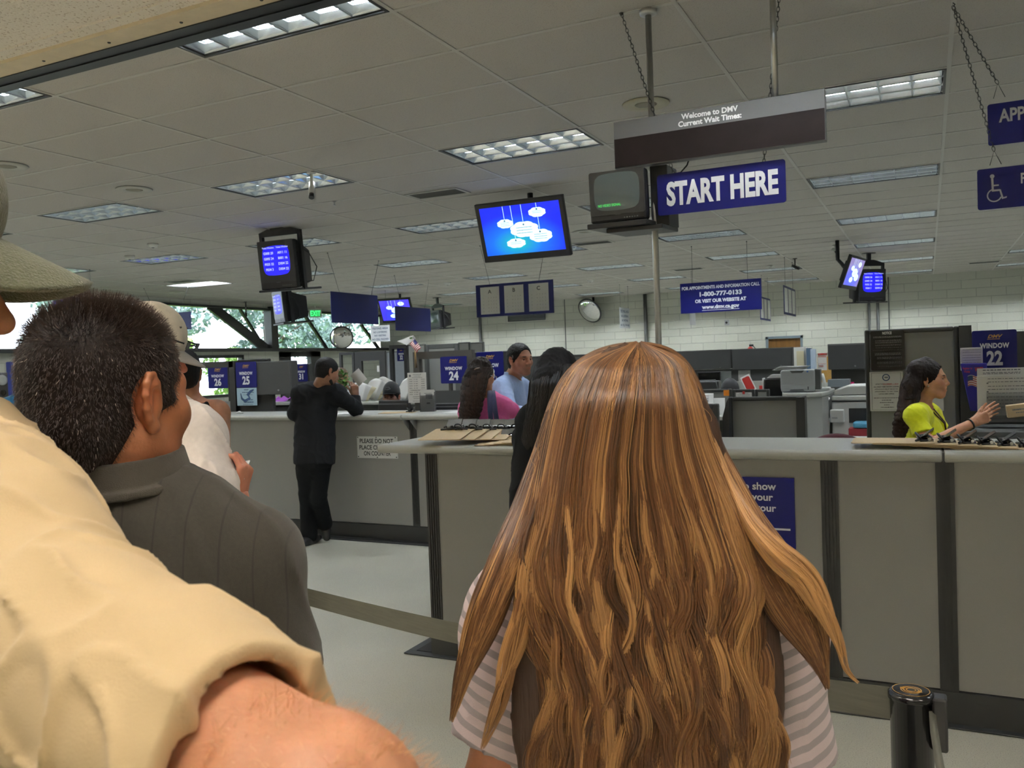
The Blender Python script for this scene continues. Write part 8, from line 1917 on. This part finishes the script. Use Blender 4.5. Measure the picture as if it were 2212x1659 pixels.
    for j, (pts, n_, tn) in enumerate([([(1340, 940, .128, 8), (1335, 1100, .135, 10), (1330, 1220, .14, 11), (1365, 1300, .142, 10), (1372, 1370, .142, 11), (1325, 1440, .14, 12), (1318, 1520, .138, 12), (1338, 1600, .138, 10), (1330, 1720, .135, 8)], 380, (.6, .95)),
                                       ([(1230, 900, .09, 8), (1225, 1100, .115, 12), (1240, 1220, .13, 12), (1225, 1310, .135, 12), (1270, 1400, .138, 14), (1300, 1480, .14, 14), (1262, 1580, .138, 14), (1255, 1720, .136, 9)], 420, (.62, 1.0)),
                                       ([(1400, 1080, .13, 8), (1410, 1230, .138, 13), (1395, 1310, .14, 16), (1420, 1400, .14, 16), (1385, 1500, .14, 14), (1395, 1600, .14, 12), (1400, 1720, .138, 8)], 420, (.55, .95)),
                                       ([(1480, 1000, .11, 8), (1505, 1150, .125, 10), (1535, 1240, .128, 12), (1540, 1300, .128, 10), (1500, 1360, .13, 10), (1495, 1440, .13, 14), (1530, 1540, .128, 12), (1560, 1720, .125, 10)], 380, (.55, .95)),
                                       ([(1560, 1120, .08, 8), (1600, 1260, .10, 14), (1610, 1400, .11, 20), (1640, 1500, .11, 20), (1672, 1590, .105, 12)], 500, (.35, .85))]):
        sets.append(lock(D(pts), n_, tn, 30+j, 8, 4))
    for j in range(5):   # loose single hairs
        rr = np.random.default_rng(60+j); n_ = 40; y0 = rr.uniform(780, 1250, n_); sd_ = rr.choice([-1, 1], n_); x0 = np.where(sd_ < 0, np.interp(y0, YL_, XL), np.interp(y0, YR_, XR)); t = np.linspace(0, 1, 16)[None]
        L_ = rr.uniform(60, 260, n_)[:, None]; x = x0[:, None]+sd_[:, None]*(rr.uniform(3, 30, (n_, 1))*np.sin(t*rr.uniform(1.0, 2.4, (n_, 1))))-6*sd_[:, None]; y = y0[:, None]+L_*t*rr.uniform(.3, 1, (n_, 1))
        sets.append((at_np(x, y, np.full_like(x, dc-.06)), .00016*np.ones((n_, 16)), rr.uniform(.4, 1, n_)))
    for nm, ss in (('hair_strands', sets[:10]), ('loose_hairs', sets[10:])):
        k = max(s_[0].shape[1] for s_ in ss); P = np.concatenate([s_[0] for s_ in ss]); R_ = np.concatenate([np.broadcast_to(s_[1], s_[0].shape[:2]) for s_ in ss]); T = np.concatenate([s_[2] for s_ in ss]); strands(nm, P, R_, T, HM_red, p)
    hm = SD(); hd.e(hm, (0, -.015, .033), (.0755, .0955, .0845), .01); hd.e(hm, (0, .12, -.05), (.085, .10, .13), .02, True)
    ys = [905, 960, 1000, 1100, 1200, 1290]
    for a, c in zip(ys[:-1], ys[1:]):
        for s_ in (-.5, 0, .5):
            q = []
            for y in (a, c):
                l, r = np.interp(y, YL_, XL), np.interp(y, YR_, XR); q.append((na(at((l+r)/2+s_*(r-l)*.56, y, float(depth(np.array(s_*.9), y))+.085)), (r-l)*.15*dc/FPX))
            hm.cone(q[0][0], q[1][0], q[0][1], q[1][1], .05, f=FWD, fs=.42)
    ys = [1290, 1400, 1500, 1620, 1760]
    for a, c in zip(ys[:-1], ys[1:]):
        for s_ in (-.5, 0, .5): hm.cone(at(1400+s_*300, a, dc-.104+.01*abs(s_)), at(1405+s_*300, c, dc-.102+.01*abs(s_)), .056, .056, .05, f=FWD, fs=.22)
    np_object('hair', [hm.mesh(.0045, wrinkle(.003, (70, 70, 8)))], mat('red_brown_hair_mass', rgb(58, 37, 23), .6, bump=.6, bscale=160, aniso_scale=(1, 1, .06)), p)
girl()
